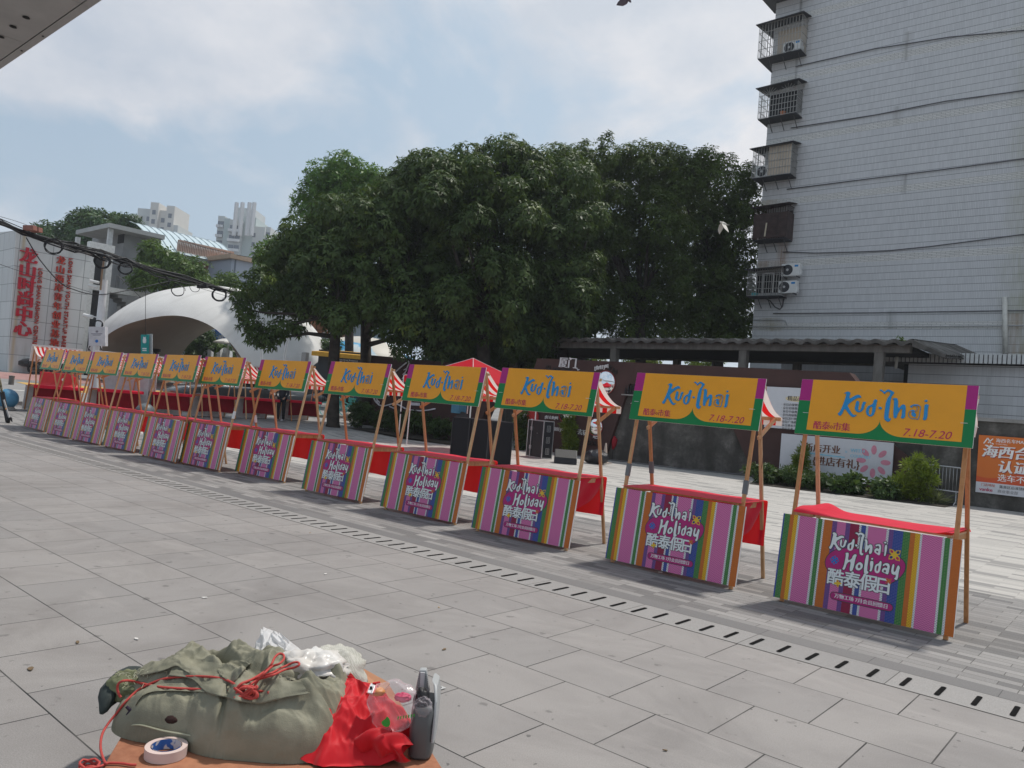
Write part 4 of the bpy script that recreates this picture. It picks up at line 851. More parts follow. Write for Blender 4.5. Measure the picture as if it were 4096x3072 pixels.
for a in range(8): t0 = a * math.pi / 4; mb.put(shape2d([ell(cx + .31 * math.cos(t0), cz + .31 * math.sin(t0), .125, .07, t0, 20)]), (0, yp - .003, 0), (1, 0, 0), (0, 0, 1))
mb.build('pink_flower', flat('poster_pink', (.66, .25, .33), .5), t_)
mb = MB(); mb.put(shape2d([[(cx - .13, cz - .15), (cx + .13, cz - .15), (cx + .13, cz + .14), (cx - .13, cz + .14)]]), (0, yp - .004, 0), (1, 0, 0), (0, 0, 1)); mb.build('blank_square', PW, t_)
yp = 21.94
t_ = poster('orange and white car mall poster cut off by the right edge', 'car_mall_poster', -3.66, -1.0, .50, 1.90, yp, POR)
mb = MB(); mb.put(shape2d([[(-3.66, .50), (-1.0, .50), (-1.0, .76), (-3.66, .76)]]), (0, yp - .002, 0), (1, 0, 0), (0, 0, 1)); mb.build('white_strip', PW, t_)
PWT = flat('poster_text_white', (.80, .78, .76), .5); RSH = flat('poster_text_shadow', (.30, .02, .02), .5)
pt(t_, '海西名车MALL', -3.30, 1.79, .105, PWT, yp, .02); pt(t_, 'Y CAR MALL', -3.30, 1.71, .045, PWT, yp); 
mb = MB()
for a, b in (((-3.55, 1.70), (-3.47, 1.84)), ((-3.47, 1.84), (-3.40, 1.72)), ((-3.46, 1.72), (-3.36, 1.83)), ((-3.38, 1.72), (-3.34, 1.70))): mb.bar((a[0], yp - .004, a[1]), (b[0], yp - .004, b[1]), .025, .002, (0, 1, 0))
mb.build('emblem', PWT, t_)
for dx_, dz_, mt, yy in ((.014, -.018, RSH, yp), (0, 0, PWT, yp - .003)):
    pt(t_, '海西合作', -3.58 + dx_, 1.50 + dz_, .33, mt, yy, .045, shear=.15); pt(t_, '认证车', -3.24 + dx_, 1.15 + dz_, .32, mt, yy, .045, shear=.15)
pt(t_, '选车不费心', -3.22, .89, .19, PWT, yp, .02); pt(t_, '门店地址', -3.55, .695, .075, flat('poster_red_ink', (.5, .1, .05), .5), yp, .015); pt(t_, '集美区后溪镇町墘', -3.17, .685, .08, INK, yp, .012); pt(t_, 'vanke', -3.58, .585, .12, flat('poster_crimson', (.45, .02, .09), .5), yp, .03); pt(t_, '商业事业部', -3.20, .575, .085, flat('poster_grey_ink', (.25, .25, .26), .5), yp, .015)

# steel crowd barrier
STEEL = flat('galvanised_steel', (.45, .45, .45), .35, .5, .8)
cb = thing('crowd_barrier', 'steel crowd barrier leaning by the wall beside the yellow green bush', 'barrier', (-4.4, 21.55, .13))
yb = 21.6; x0, x1 = -5.1, -3.86
mb = MB(); mb.tube([(x0, yb, .47), (x0, yb, .98), (x0 + .08, yb, 1.06), (x1 - .1, yb, 1.05), (x1, yb, .97), (x1, yb, .46)], .019, 8); mb.tube([(x0, yb, .47), (x1, yb, .46)], .019, 8); mb.build('frame', STEEL, cb, smooth=True)
for i in range(15):
    x = x0 + .08 + (x1 - x0 - .16) * i / 14; mb = MB(); mb.tube([(x, yb, .47), (x, yb, 1.05)], .007, 6); mb.build('bar', STEEL, cb, smooth=True)
for x in (x0 + .2, x1 - .15):
    mb = MB(); mb.tube([(x, yb - .25, .14), (x, yb, .22), (x, yb, .47)], .016, 6); mb.tube([(x, yb + .2, .14), (x, yb, .22)], .016, 6); mb.build('foot', STEEL, cb, smooth=True)
mb = MB(); mb.tube([(-16, 21.9, .16), (-12, 21.95, .15), (-9.8, 22.1, .2), (-9.3, 22.3, .55)], .02, 6); tag(mb.build('cable', PIPEG, smooth=True), 'grey cable lying along the foot of the stained wall', 'cable')

# wing wall on the left part of the brown wall
ww = thing('brown_wing_wall', 'dark brown wall with a white outline drawing of a bird wing', 'wall', (-24, 21.9, .2))
mb = MB(); mb.prism([(-27.42, 3.43), (-20.6, 3.15), (-19.9, 1.6), (-20.6, .1), (-27.3, .25)], (0, 21.8, 0), (1, 0, 0), (0, 0, 1), (0, .5, 0)); mb.build('panel', BROWN, ww)
W_ = lambda x, y: PY(1300 + x / 2.506, 1370 + y / 2.506, 21.76)
mb = MB()
for L in ([(690, 312), (745, 260), (800, 215), (838, 188), (845, 205), (820, 260), (790, 275), (822, 270), (800, 305), (780, 320), (812, 315), (790, 345), (772, 365), (790, 362), (785, 380), (765, 390), (780, 410), (775, 440)], [(490, 560), (505, 590), (540, 625), (580, 640), (630, 628), (690, 610), (740, 625), (800, 660), (860, 678), (950, 684), (1030, 680), (1105, 664)], [(646, 640), (690, 660)], [(640, 490), (655, 520), (640, 540)], [(740, 570), (752, 590), (735, 600)]):
    mb.tube([W_(*p) for p in L], .03, 6)
mb.build('wing_drawing', NEON, ww, smooth=True)
mb = MB(); a, b = W_(865, 615), W_(950, 620); mb.bar(a, b, .03, .12); mb.build('white_plate', NEON, ww)
c = W_(530, 590); mb = MB(); mb.put(text2d('an', .34, 0, 'CENTER', 0, .02), c, (.85, 0, -.5), (.5, 0, .85), 0, (0, -1, 0)); mb.build('lettering', NEON, ww)
# ================================================================== TREES AND BUSHES
def leafmat(name, dark, lite, young=None, rough=.38, trans=.25, scale=.55):
    m = Mat(name); p = m.pos(); f = m.noise(p, scale, 3, .6); g = m.noise(p, 5.0, 2)
    c = m.ramp(f, (.32, dark), (.68, lite)); c = m.mix(m.ramp(g, (.35, (0, 0, 0)), (.7, (.5, .5, .5))), c, tuple(x * 1.35 for x in lite))
    if young: c = m.mix(m.ramp(m.noise(p, 1.1, 2), (.66, (0, 0, 0)), (.74, (.8, .8, .8))), c, young)
    m.col(c).rough(rough, .22)
    tr = m.n('ShaderNodeBsdfTranslucent'); m.l(m.mix(.5, c, (.16, .24, .03)), tr.inputs['Color']); ms = m.n('ShaderNodeMixShader'); ms.inputs[0].default_value = trans
    m.l(m.b.outputs[0], ms.inputs[1]); m.l(tr.outputs[0], ms.inputs[2]); m.l(ms.outputs[0], m.o.inputs['Surface']); return m.m
BARK = flat('dark_bark', (.045, .038, .032), .9, .2, var=.4, scale=5)
LEAF_DK = leafmat('broad_leaf_dark', (.024, .045, .013), (.066, .108, .027), (.17, .22, .032), .5, .25)
LEAF_OL = leafmat('olive_leaf', (.024, .044, .010), (.070, .108, .020), (.15, .20, .02), .55, .28)
LEAF_BR = leafmat('bright_leaf', (.05, .12, .02), (.115, .22, .04), None, .45, .3)
LEAF_MD = leafmat('mid_leaf', (.035, .075, .015), (.095, .155, .03), None, .45, .3)
LEAF_BG = leafmat('background_leaf', (.018, .045, .016), (.045, .095, .028), None, .5, .2, .25)
LEAF_SH = leafmat('shrub_leaf', (.018, .040, .012), (.055, .095, .025), None, .45, .25, 1.5)
LEAF_YG = leafmat('golden_shrub_leaf', (.07, .12, .012), (.20, .25, .03), None, .5, .35, 2.0)

def leaves_mesh(name, mat, rng, cen, axis, nleaf, ll, lw, spread, droop, parent):
    """many drooping leaf whorls: centres cen (n,3), axes (n,3) -> one crown mesh"""
    n = len(cen); k = nleaf
    ax = axis / np.linalg.norm(axis, axis=1, keepdims=True)
    ref = np.where(np.abs(ax[:, 2:3]) < .9, np.array([[0, 0, 1.]]), np.array([[1., 0, 0]]))
    e1 = np.cross(ax, ref); e1 /= np.linalg.norm(e1, axis=1, keepdims=True); e2 = np.cross(ax, e1)
    ang = (np.arange(k)[None, :] * (2 * np.pi / k) + rng.uniform(0, 6.28, (n, 1)) + rng.normal(0, .25, (n, k)))
    tilt = np.clip(rng.normal(spread, .3, (n, k)), -.6, 1.5)
    rad = e1[:, None, :] * np.cos(ang)[..., None] + e2[:, None, :] * np.sin(ang)[..., None]
    d = rad * np.cos(tilt)[..., None] + ax[:, None, :] * np.sin(tilt)[..., None]
    d[..., 2] -= droop * rng.uniform(.5, 1.2, (n, k)); d /= np.linalg.norm(d, axis=2, keepdims=True)
    L = ll * rng.uniform(.65, 1.2, (n, k, 1)); Wd = lw * rng.uniform(.75, 1.2, (n, k, 1))
    side = np.cross(d, ax[:, None, :]); side /= (np.linalg.norm(side, axis=2, keepdims=True) + 1e-6)
    side += rng.normal(0, .25, side.shape); 
    base = cen[:, None, :] + rng.normal(0, ll * .08, (n, k, 3)); base = base + d * L * .08
    tip = base + d * L; tip[..., 2] -= (L * droop * .35)[..., 0]
    mid = base + d * L * .52; mid[..., 2] += (L * .04)[..., 0]
    v = np.stack([base, mid + side * Wd * .5, tip, mid - side * Wd * .5], axis=2).reshape(-1, 3)
    if parent is not None and parent.name in ROOTM: v = v - np.array(ROOTM[parent.name].translation)[None, :]
    nq = n * k; me = bpy.data.meshes.new(name)
    me.vertices.add(nq * 4); me.vertices.foreach_set('co', v.astype(np.float32).ravel())
    me.loops.add(nq * 4); me.loops.foreach_set('vertex_index', np.arange(nq * 4, dtype=np.int32))
    me.polygons.add(nq); me.polygons.foreach_set('loop_start', np.arange(0, nq * 4, 4, dtype=np.int32)); me.polygons.foreach_set('loop_total', np.full(nq, 4, dtype=np.int32))
    me.update(calc_edges=True); me.validate(); me.materials.append(mat)
    o = bpy.data.objects.new(name, me); COL.objects.link(o)
    if parent is not None: o.parent = parent
    return o
def lobes_cloud(rng, lobes, dens, inner=.25, flat_bottom=.0):
    """whorl centres spread through ellipsoidal leaf clumps"""
    C, A = [], []
    for c, r in lobes:
        c = np.array(c); r = np.array(r if hasattr(r, '__len__') else (r, r, r * .85)); n = max(6, int(dens * 4 * np.pi * (r.mean() ** 2)))
        d = rng.normal(0, 1, (n, 3)); d /= np.linalg.norm(d, axis=1, keepdims=True)
        rr = np.where(rng.uniform(0, 1, n) < inner, rng.uniform(.3, .8, n), rng.normal(.95, .1, n))
        C.append(c + d * r * rr[:, None]); a = d + np.array([0, 0, .55]); A.append(a)
    return np.concatenate(C), np.concatenate(A)
def pick(poly, x, y):
    ins = False; j = len(poly) - 1
    for i in range(len(poly)):
        xi, yi = poly[i]; xj, yj = poly[j]
        if (yi > y) != (yj > y) and x < (xj - xi) * (y - yi) / (yj - yi) + xi: ins = not ins
        j = i
    return ins
def outline_lobes(rng, poly, t0, dt, step, rpx, jit=.35, p=1.0):
    """clumps filling the crown whose outline was measured on the photograph, at distance t0 with depth spread dt"""
    xs = [q[0] for q in poly]; ys = [q[1] for q in poly]; out = []; y = min(ys); row = 0
    while y < max(ys):
        x = min(xs) + (row % 2) * step / 2
        while x < max(xs):
            jx, jy = x + rng.uniform(-jit, jit) * step, y + rng.uniform(-jit, jit) * step
            okk = all(pick(poly, jx + .45 * rpx * math.cos(q), jy + .4 * rpx * math.sin(q)) for q in [k * math.pi / 4 for k in range(8)])
            if okk and rng.uniform() < p:
                t = t0 + rng.uniform(-dt, dt); s_ = t / FPX; r_ = rpx * rng.uniform(.7, 1.1) * s_
                out.append((tuple(P(jx, jy, t)), (r_ * 1.05, r_ * 1.05, r_ * .85)))
            x += step
        y += step * .8; row += 1
    return out
def limbs(mb, base, fork, lobes, rng, r0, count=14):
    base, fork = Vector(base), Vector(fork)
    mid = base.lerp(fork, .5) + Vector((rng.uniform(-.12, .12), rng.uniform(-.12, .12), 0))
    mb.tube([base - Vector((0, 0, .1)), base + Vector((0, 0, .15)), mid, fork], [r0 * 1.45, r0 * 1.1, r0, r0 * .85], 10)
    idx = rng.permutation(len(lobes))[:count]
    for i in idx:
        e = Vector(lobes[i][0]); s_ = base.lerp(fork, rng.uniform(.75, 1.0)); a = s_.lerp(e, .35) + Vector((0, 0, -.05 * (e - s_).length + rng.uniform(0, .4))); b = s_.lerp(e, .7) + Vector((rng.uniform(-.3, .3), rng.uniform(-.3, .3), rng.uniform(-.1, .3)))
        mb.tube([s_, a, b, e], [r0 * .5, r0 * .33, r0 * .2, r0 * .06], 6)
def tree(label, name, base, fork, lobes, dens, mat, seed, leaf=(.24, .075), nleaf=8, r0=.2, spread=.1, droop=.45, group=None, count=14, inner=.25):
    rng = np.random.default_rng(seed); t_ = thing(name, label, 'tree', tuple(base), 0, group)
    mb = MB(); limbs(mb, base, fork, lobes, rng, r0, count); mb.build('trunk', BARK, t_, smooth=True, fixn=False)
    C, A = lobes_cloud(rng, lobes, dens, inner); leaves_mesh('crown', mat, rng, C, A, nleaf, leaf[0], leaf[1], spread, droop, t_); return t_
TG = 'dark broad leaved trees behind the plaza'
def gb(px, t):   # ground point below a pixel column at distance t
    y = 1632 + (px - 2048) * .0833; p = P(px, y, t); return gz(p.x, p.y)
rg = np.random.default_rng(5)
poly1 = [(985, 1080), (1040, 1000), (1100, 905), (1180, 890), (1240, 850), (1340, 790), (1500, 740), (1560, 800), (1600, 1000), (1580, 1250), (1480, 1310), (1380, 1300), (1280, 1330), (1230, 1290), (1150, 1230), (1110, 1310), (1075, 1350), (1040, 1310), (1000, 1220), (960, 1130)]
tree('left dark tree whose branches hang over the white shell canopy', 'broadleaf_tree', gb(1343, 31), P(1345, 1270, 31), outline_lobes(rg, poly1, 31.5, 1.8, 70, 74) + [(tuple(P(px, py, 31)), r_) for px, py, r_ in ((1005, 1300, .5), (1020, 1345, .4), (1060, 1340, .45), (1080, 1375, .3), (1105, 1335, .4), (1130, 1300, .5), (985, 1240, .5), (975, 1170, .5), (1180, 1310, .4))], 17, LEAF_DK, 11, r0=.23, group=TG)
poly2 = [(1480, 760), (1580, 720), (1660, 660), (1720, 600), (1790, 650), (1850, 800), (1860, 1100), (1830, 1350), (1760, 1430), (1680, 1410), (1620, 1330), (1540, 1250), (1480, 1150)]
tree('dark tree with a leaning limb, its trunk right of the yellow kiosk roof', 'broadleaf_tree', gb(1468, 34), P(1462, 1280, 34), outline_lobes(rg, poly2, 32, 2.2, 78, 84) + [(tuple(P(1620, 1385, 31)), .6), (tuple(P(1570, 1300, 31)), .8)], 17, LEAF_DK, 12, r0=.25, group=TG)
poly3 = [(1680, 680), (1740, 620), (1850, 610), (1930, 610), (2010, 560), (2070, 600), (2110, 720), (2150, 900), (2160, 1150), (2120, 1400), (2020, 1450), (1900, 1460), (1780, 1440), (1700, 1300)]
tree('tallest dark rounded tree above the red tent', 'broadleaf_tree', gb(1935, 31), P(1930, 1300, 31), outline_lobes(rg, poly3, 31.5, 2.4, 80, 86) + [(tuple(P(px, py, 32)), r_) for px, py, r_ in ((1580, 740, .8), (1640, 700, .8), (1700, 660, .8), (2090, 660, .9), (2060, 620, .7), (2130, 680, 1.0), (1760, 650, .7), (1600, 830, 1.0), (2100, 780, 1.0), (2150, 900, 1.0))], 17, LEAF_DK, 13, r0=.3, group=TG)
poly4 = [(2070, 690), (2130, 620), (2200, 640), (2260, 600), (2340, 640), (2400, 760), (2430, 1000), (2420, 1250), (2380, 1350), (2250, 1380), (2120, 1450), (2040, 1440), (2060, 1100)]
tree('dark leafy tree over the left end of the corrugated shelter', 'broadleaf_tree', gb(2255, 33.5), P(2250, 1250, 33.5), outline_lobes(rg, poly4, 33, 2.3, 80, 86), 17, LEAF_DK, 14, r0=.28, group=TG)
poly5 = [(2290, 640), (2360, 590), (2400, 540), (2440, 560), (2480, 620), (2560, 620), (2640, 610), (2720, 640), (2760, 700), (2790, 900), (2770, 1150), (2740, 1330), (2560, 1370), (2400, 1370), (2340, 1200), (2300, 900)]
tree('tall olive green tree with feathery top twigs behind the shelter', 'narrow_leaf_tree', gb(2560, 37), P(2560, 1150, 37), outline_lobes(rg, poly5, 37, 2.2, 76, 76) + [(tuple(P(px, py, 36)), r_) for px, py, r_ in ((2425, 575, (.3, .3, .6)), (2435, 640, .8), (2500, 620, .6), (2300, 650, .9), (2340, 620, .8), (2560, 620, .8), (2640, 640, .9), (2700, 640, .8), (2780, 650, .8), (2840, 640, .7), (2890, 660, .7), (2750, 720, 1.0), (2850, 720, .8), (2220, 640, .9), (2290, 720, 1.0))], 15, LEAF_OL, 15, (.24, .06), 8, .26, .2, .35, TG, 16)
poly6 = [(2690, 690), (2740, 650), (2790, 650), (2800, 760), (2860, 800), (2900, 740), (2960, 660), (3010, 645), (3035, 760), (3040, 900), (3020, 1150), (3020, 1380), (2850, 1390), (2660, 1380), (2650, 1000), (2640, 760)]
tree('sparse tree with sky showing through beside the window cages', 'narrow_leaf_tree', gb(2875, 40.5), P(2872, 1000, 40.5), outline_lobes(rg, poly6, 40, 1.8, 58, 62, .4, .95) + [(tuple(P(px, py, 39)), r_) for px, py, r_ in ((2800, 690, .7), (2840, 760, .8), (2880, 820, .7), (2940, 720, .6), (2985, 690, .6), (3005, 740, .6), (2960, 820, .7), (2860, 1180, .9), (2930, 1240, .9), (2800, 1250, 1), (2990, 1320, .8), (2900, 1340, .9))], 13, LEAF_OL, 16, (.24, .065), 8, .3, .2, .35, TG, 26, .2)
polyb = [(1195, 860), (1240, 810), (1250, 700), (1330, 650), (1400, 640), (1450, 690), (1530, 680), (1560, 740), (1500, 860), (1400, 880), (1330, 870), (1260, 880)]
tree('bright green tree rising behind the left dark tree', 'bright_tree', gb(1400, 46), P(1400, 960, 46), outline_lobes(rg, polyb, 46, 2, 52, 52) + [(tuple(P(px, py, 45)), r_) for px, py, r_ in ((1225, 850, .9), (1215, 800, .7), (1265, 760, 1.0), (1290, 700, 1.0), (1370, 670, 1.0), (1440, 690, .9), (1510, 720, .9), (1350, 780, 1.1), (1290, 850, .9))] + [(tuple(P(1300, 1010, 46)), 2.0), (tuple(P(1340, 940, 46)), 1.6), (tuple(P(1420, 930, 46)), 1.8), (tuple(P(1110, 1040, 47)), 1.5), (tuple(P(1190, 1060, 47)), 1.8)], 11, LEAF_BR, 17, (.28, .09), 7, .25, .35, .15, None, 12)
# left background trees
polyg = [(520, 1100), (560, 1040), (590, 970), (640, 980), (690, 1010), (760, 1030), (830, 1060), (870, 1110), (860, 1150), (760, 1180), (640, 1170), (540, 1160), (500, 1150)]
tree('light green tree between the concrete house and the white canopy', 'light_green_tree', gb(690, 55), P(690, 1180, 55), outline_lobes(rg, polyg, 55, 2, 42, 42), 9, LEAF_MD, 18, (.34, .12), 7, .2, .25, .25, None, 10)
polyd = [(160, 960), (160, 910), (210, 885), (270, 900), (285, 860), (340, 835), (400, 840), (430, 860), (500, 855), (540, 880), (570, 915), (540, 960), (300, 1000), (180, 1000)]
tree('dark green tree mass rising behind the concrete house', 'dark_background_tree', gb(370, 80), P(370, 1000, 80), outline_lobes(rg, polyd, 80, 3, 36, 36), 5, LEAF_BG, 19, (.5, .18), 7, .3, .25, .25, None, 10)
c = gb(960, 58); tree('small yellowish tree below the red brick house', 'small_tree', c, P(905, 1150, 57), [(tuple(P(890, 1130, 57)), .8), (tuple(P(915, 1120, 57)), .8), (tuple(P(930, 1150, 57)), .7)], 12, LEAF_MD, 20, (.28, .1), 7, .1, .2, .2, None, 3)
# backdrop greenery seen under and through the crowns
tree('bushy tree standing in the shade between the kiosk and the shelter', 'shade_tree', gb(2050, 37), P(2050, 1500, 37), outline_lobes(rg, [(1620, 1180), (2420, 1180), (2420, 1420), (2300, 1480), (1900, 1520), (1720, 1470)], 38, 1.2, 110, 110), 11, LEAF_BG, 21, (.35, .12), 7, .25, .2, .3, None, 8)
tree('yellow green tree glimpsed below the shelter roof', 'sunlit_tree', gb(2560, 52), P(2560, 1380, 52), [(tuple(P(px, py, 52)), .75) for px, py in ((2535, 1435), (2575, 1440), (2600, 1440), (2380, 1440), (2790, 1445), (2850, 1450), (2120, 1260))], 12, LEAF_YG, 22, (.3, .1), 7, .2, .2, .2, None, 5)

def bush(label, name, c, lobes, mat, seed, leaf=(.13, .05), nleaf=7, dens=55, spread=.5, droop=.15, group=None, cat='shrub'):
    rng = np.random.default_rng(seed); t_ = thing(name, label, cat, tuple(c), 0, group)
    mb = MB()
    for i in range(7):
        e = Vector(lobes[i % len(lobes)][0]) + Vector((rng.uniform(-.1, .1), rng.uniform(-.1, .1), 0)); mb.tube([Vector(c) + Vector((rng.uniform(-.15, .15), rng.uniform(-.1, .1), -.03)), Vector(c).lerp(e, .5), e], [.014, .01, .004], 5)
    mb.build('stem', BARK, t_)
    C, A = lobes_cloud(rng, lobes, dens, .35); C[:, 2] = np.maximum(C[:, 2], c[2] + .03); leaves_mesh('foliage', mat, rng, C, A, nleaf, leaf[0], leaf[1], spread, droop, t_); return t_
SG = 'green shrubs along the brown wall'
rs = random.Random(3)
def shrub_at(px, py, wpx, hpx, label, mat, seed, name='shrub', leaf=(.13, .05), dens=60, spread=.5, droop=.15, group=SG):
    c = G(px, py); d = (c - EYE).dot(AXF); s_ = d / FPX; w_, h_ = wpx * s_, hpx * s_; L = []
    r_ = random.Random(seed)
    for i in range(7):
        L.append(((c.x + r_.uniform(-.5, .5) * w_ * .8, c.y + r_.uniform(-.1, .35), c.z + h_ * r_.uniform(.25, .72)), (w_ * r_.uniform(.2, .3), .28, h_ * r_.uniform(.24, .32))))
    return bush(label, name, c, L, mat, seed, leaf, 7, dens, spread, droop, group)
shrub_at(1440, 1712, 130, 110, 'dark green shrub at the left end below the wing wall', LEAF_SH, 1)
shrub_at(1540, 1728, 130, 110, 'rounded shrub below the white wing drawing', LEAF_SH, 2)
shrub_at(1650, 1745, 130, 105, 'leafy shrub beside the white tent leg', LEAF_SH, 3)
shrub_at(1760, 1765, 120, 95, 'low shrub left of the black speaker boxes', LEAF_SH, 4)
shrub_at(3040, 1932, 120, 80, 'shrub at the left end of the store opening poster', LEAF_SH, 5)
shrub_at(3150, 1945, 120, 75, 'low grassy shrub under the poster with the pink flower', LEAF_SH, 6, leaf=(.2, .03))
shrub_at(3270, 1962, 120, 75, 'shrub with small white flowers under the poster', LEAF_SH, 7)
shrub_at(3400, 1978, 130, 85, 'broad leaved dark shrub below the pink flower on the poster', LEAF_SH, 8, leaf=(.18, .08))
shrub_at(3560, 2000, 110, 95, 'dark round shrub left of the tall yellow green bush', LEAF_SH, 9)
def feathery(px, py, wpx, hpx, label, seed, mat=LEAF_YG):
    c = G(px, py); d = (c - EYE).dot(AXF); s_ = d / FPX; w_, h_ = wpx * s_, hpx * s_; r_ = random.Random(seed); L = []
    for i in range(11):
        t_ = i / 10; L.append(((c.x + r_.uniform(-.5, .5) * w_ * (1 - t_ * .75) * .8, c.y + r_.uniform(-.1, .2), c.z + h_ * (.12 + .8 * t_)), (w_ * .2 * (1.15 - t_), .2, h_ * .13)))
    return bush(label, 'feathery_bush', c, L, mat, seed, (.16, .022), 9, 110, .9, .05, 'yellow green feathery bushes')
feathery(3675, 2010, 290, 180, 'largest yellow green feathery bush, beside the crowd barrier', 31)
feathery(3195, 1940, 90, 150, 'thin feathery bush growing up in front of the store opening poster', 32)
feathery(2260, 1818, 110, 150, 'yellow green feathery bush behind the black monitor speaker', 33)
feathery(2075, 1800, 70, 140, 'dark feathery bush left of the black flight case', 34, LEAF_SH)
feathery(2330, 1815, 60, 80, 'small feathery bush right of the lighting stand', 35)
c = G(3735, 2015); rng = np.random.default_rng(9); t_ = thing('grass_tuft', 'spiky pale grass tuft at the foot of the feathery bush', 'grass tuft', tuple(c)); n_ = 60
leaves_mesh('blades', leafmat('pale_grass', (.10, .12, .05), (.22, .24, .12), None, .6, .3, 3), rng, np.array(c)[None, :] + rng.normal(0, .05, (n_, 3)) * np.array([1, 1, .1]), np.array([[0, 0, 1.]]) + rng.normal(0, .3, (n_, 3)), 6, .42, .018, .75, .25, t_)
WF = flat('white_petal', (.75, .75, .8), .6)
for i, (px, py, lb) in enumerate(((3283, 1925, 'white flower cluster on the shrub under the poster'), (3393, 1950, 'small white flower on the shrub, lowest of the three'), (3453, 1925, 'single white flower near the poster with the pink flower'))):
    c = PY(px, py, 20.75); mb = MB()
    for k_ in range(9): mb.sphere(c + Vector((rs.uniform(-.06, .06), rs.uniform(-.03, .03), rs.uniform(-.06, .06))), (.022, .022, .012), 8, 5)
    tag(mb.build('flower_cluster', WF, smooth=True), lb, 'flower', 'white flowers')
EARTHB = flat('planting_soil', (.035, .028, .02), .95)
for nm, (a, b) in (('left', ((1385, 1712), (1810, 1782))), ('right', ((2990, 1935), (3780, 2030)))):
    A_, B_ = G(*a), G(*b); mb = MB(); y0, y1 = min(A_.y, B_.y) - .05, 22.2
    mb.add([(A_.x, A_.y, hgt(A_.x, A_.y) + .015), (B_.x, B_.y, hgt(B_.x, B_.y) + .015), (B_.x, y1 - .3, hgt(B_.x, y1) + .02), (A_.x, y1 - .3, hgt(A_.x, y1) + .02)], [(0, 1, 2, 3)]); struct(mb.build('planting_bed', EARTHB))
c = PY(3594, 1395, 25.2); mb = None
bush('little green weed sprouting from the shelter beam', 'weed', (c.x, 25.45, 4.53), [((c.x, 25.35, 4.62), (.12, .1, .12))], LEAF_MD, 44, (.1, .05), 5, 60, .5, .1, None, 'weed')
# ================================================================== LEFT BACKGROUND
m = Mat('white_stone_cladding'); p = m.pos(); v = m.swz(p, 'Y', 'Z'); v2 = m.swz(p, 'X', 'Z')
def clad(name, ax):
    m = Mat(name); p = m.pos(); v = m.swz(p, ax, 'Z'); bk = m.brick(v, 1.75, 1.0, .018, 0, (0, 0, 0), (1, 1, 1), (.5, .5, .5), .1)
    mp = m.n('ShaderNodeMapping'); mp.inputs['Location'].default_value = (-.55, -.28, 0); m.l(v, mp.inputs['Vector']); m.l(mp.outputs[0], bk.inputs['Vector'])
    base = m.ramp(bk.outputs['Color'], (0, (.53, .55, .545)), (1, (.60, .62, .61))); st_ = m.noise(m.swz(p, ax, 'Z', 2.4, .25), 1, 6, .65); base = m.mix(m.ramp(st_, (.52, (0, 0, 0)), (.75, (.55, .55, .55))), base, (.33, .32, .28))
    se = m.n('ShaderNodeSeparateXYZ'); m.l(p, se.inputs[0])
    if ax == 'Y':
        yl = m.ramp(m.math('ABSOLUTE', m.math('SUBTRACT', se.outputs['Y'], 14.75)), (.03, (.8, .8, .8)), (.13, (0, 0, 0))); base = m.mix(m.math('MULTIPLY', yl, .7), base, (.44, .33, .15))
    base = m.mix(bk.outputs['Fac'], base, (.24, .25, .25)); m.col(base).rough(.45, .4); return m.m
CW1, CW2 = clad('white_stone_front', 'Y'), clad('white_stone_side', 'X')
XW = -50.0
sw = thing('white_sign_wall', 'white stone clad gate wall with red lettering columns', 'sign wall', (XW - 3, 16, 1.2))
mb = MB(); f0 = [(14.62, 1.0), (18.35, 1.0), (18.37, 8.72), (14.30, 9.25)]
mb.add([(XW, y, z) for y, z in f0] + [(XW - 9, y, z + (.5 if z > 5 else 0)) for y, z in f0], [(0, 1, 2, 3)], 0); n0 = 0
mb.f += [(3, 2, 6, 7), (1, 5, 6, 2)]; mb.k += [0, 0]; mb.f += [(0, 3, 7, 4), (4, 7, 6, 5)]; mb.k += [1, 1]
mb.build('wall', [CW1, CW2], sw)
mb = MB(); mb.bar((XW - .02, 14.29, 9.30), (XW - .02, 18.38, 8.77), .3, .1); mb.build('coping', CONC, sw)
REDL = flat('red_channel_letter', (.42, .012, .03), .35, .5); REDD = flat('dark_red_channel_letter', (.40, .03, .015), .4, .5)
def vt(s, py0, py1, pxa, pxb, size, mat, rot=0, cond=1, bold=.03):
    """lettering column down the wall: pixel line from (pxa,py0) to (pxb,py1)"""
    A_, B_ = PX(pxa, py0, XW + .06), PX(pxb, py1, XW + .06); d = (B_ - A_)
    mb = MB()
    if rot:
        c = (A_ + B_) / 2; a = d.normalized(); b = Vector((1, 0, 0)).cross(a) * -1
        b = Vector((0, a.z * -1, a.y)); vf = text2d(s, size, 0, 'CENTER', 0, .05, 1, 1); xs = [q[0] for q in vf[0]]; k = d.length / (max(xs) - min(xs))
        for lf, o_ in ((0, 0), (.004, size * .03)): mb.put(([(x * k, y, z) for x, y, z in vf[0]], vf[1]), c + b * o_ + Vector((lf, 0, 0)), a, b, 0, (1, 0, 0))
    else:
        n_ = len(s); up = -d.normalized(); a = Vector((0, 1, -.045)).normalized()
        for i, ch in enumerate(s):
            c = A_ + d * ((i + .5) / n_)
            for lf, ox in ((0, 0), (.004, size * bold), (.008, -size * bold)): mb.put(text2d(ch, size, 0, 'CENTER', 0, .05, 1, 1), c + a * ox + Vector((lf, 0, 0)), a, up, 0, (1, 0, 0))
    return mb.build('lettering', mat, sw)
wq = lambda x, y: (x / 2.765, 900 + y / 2.765)
def col_(s, x0, y0, x1, y1, size, mat, rot=0, bold=.03):
    a, b = wq(x0, y0), wq(x1, y1); return vt(s, a[1], b[1], a[0], b[0], size, mat, rot, 1, bold)
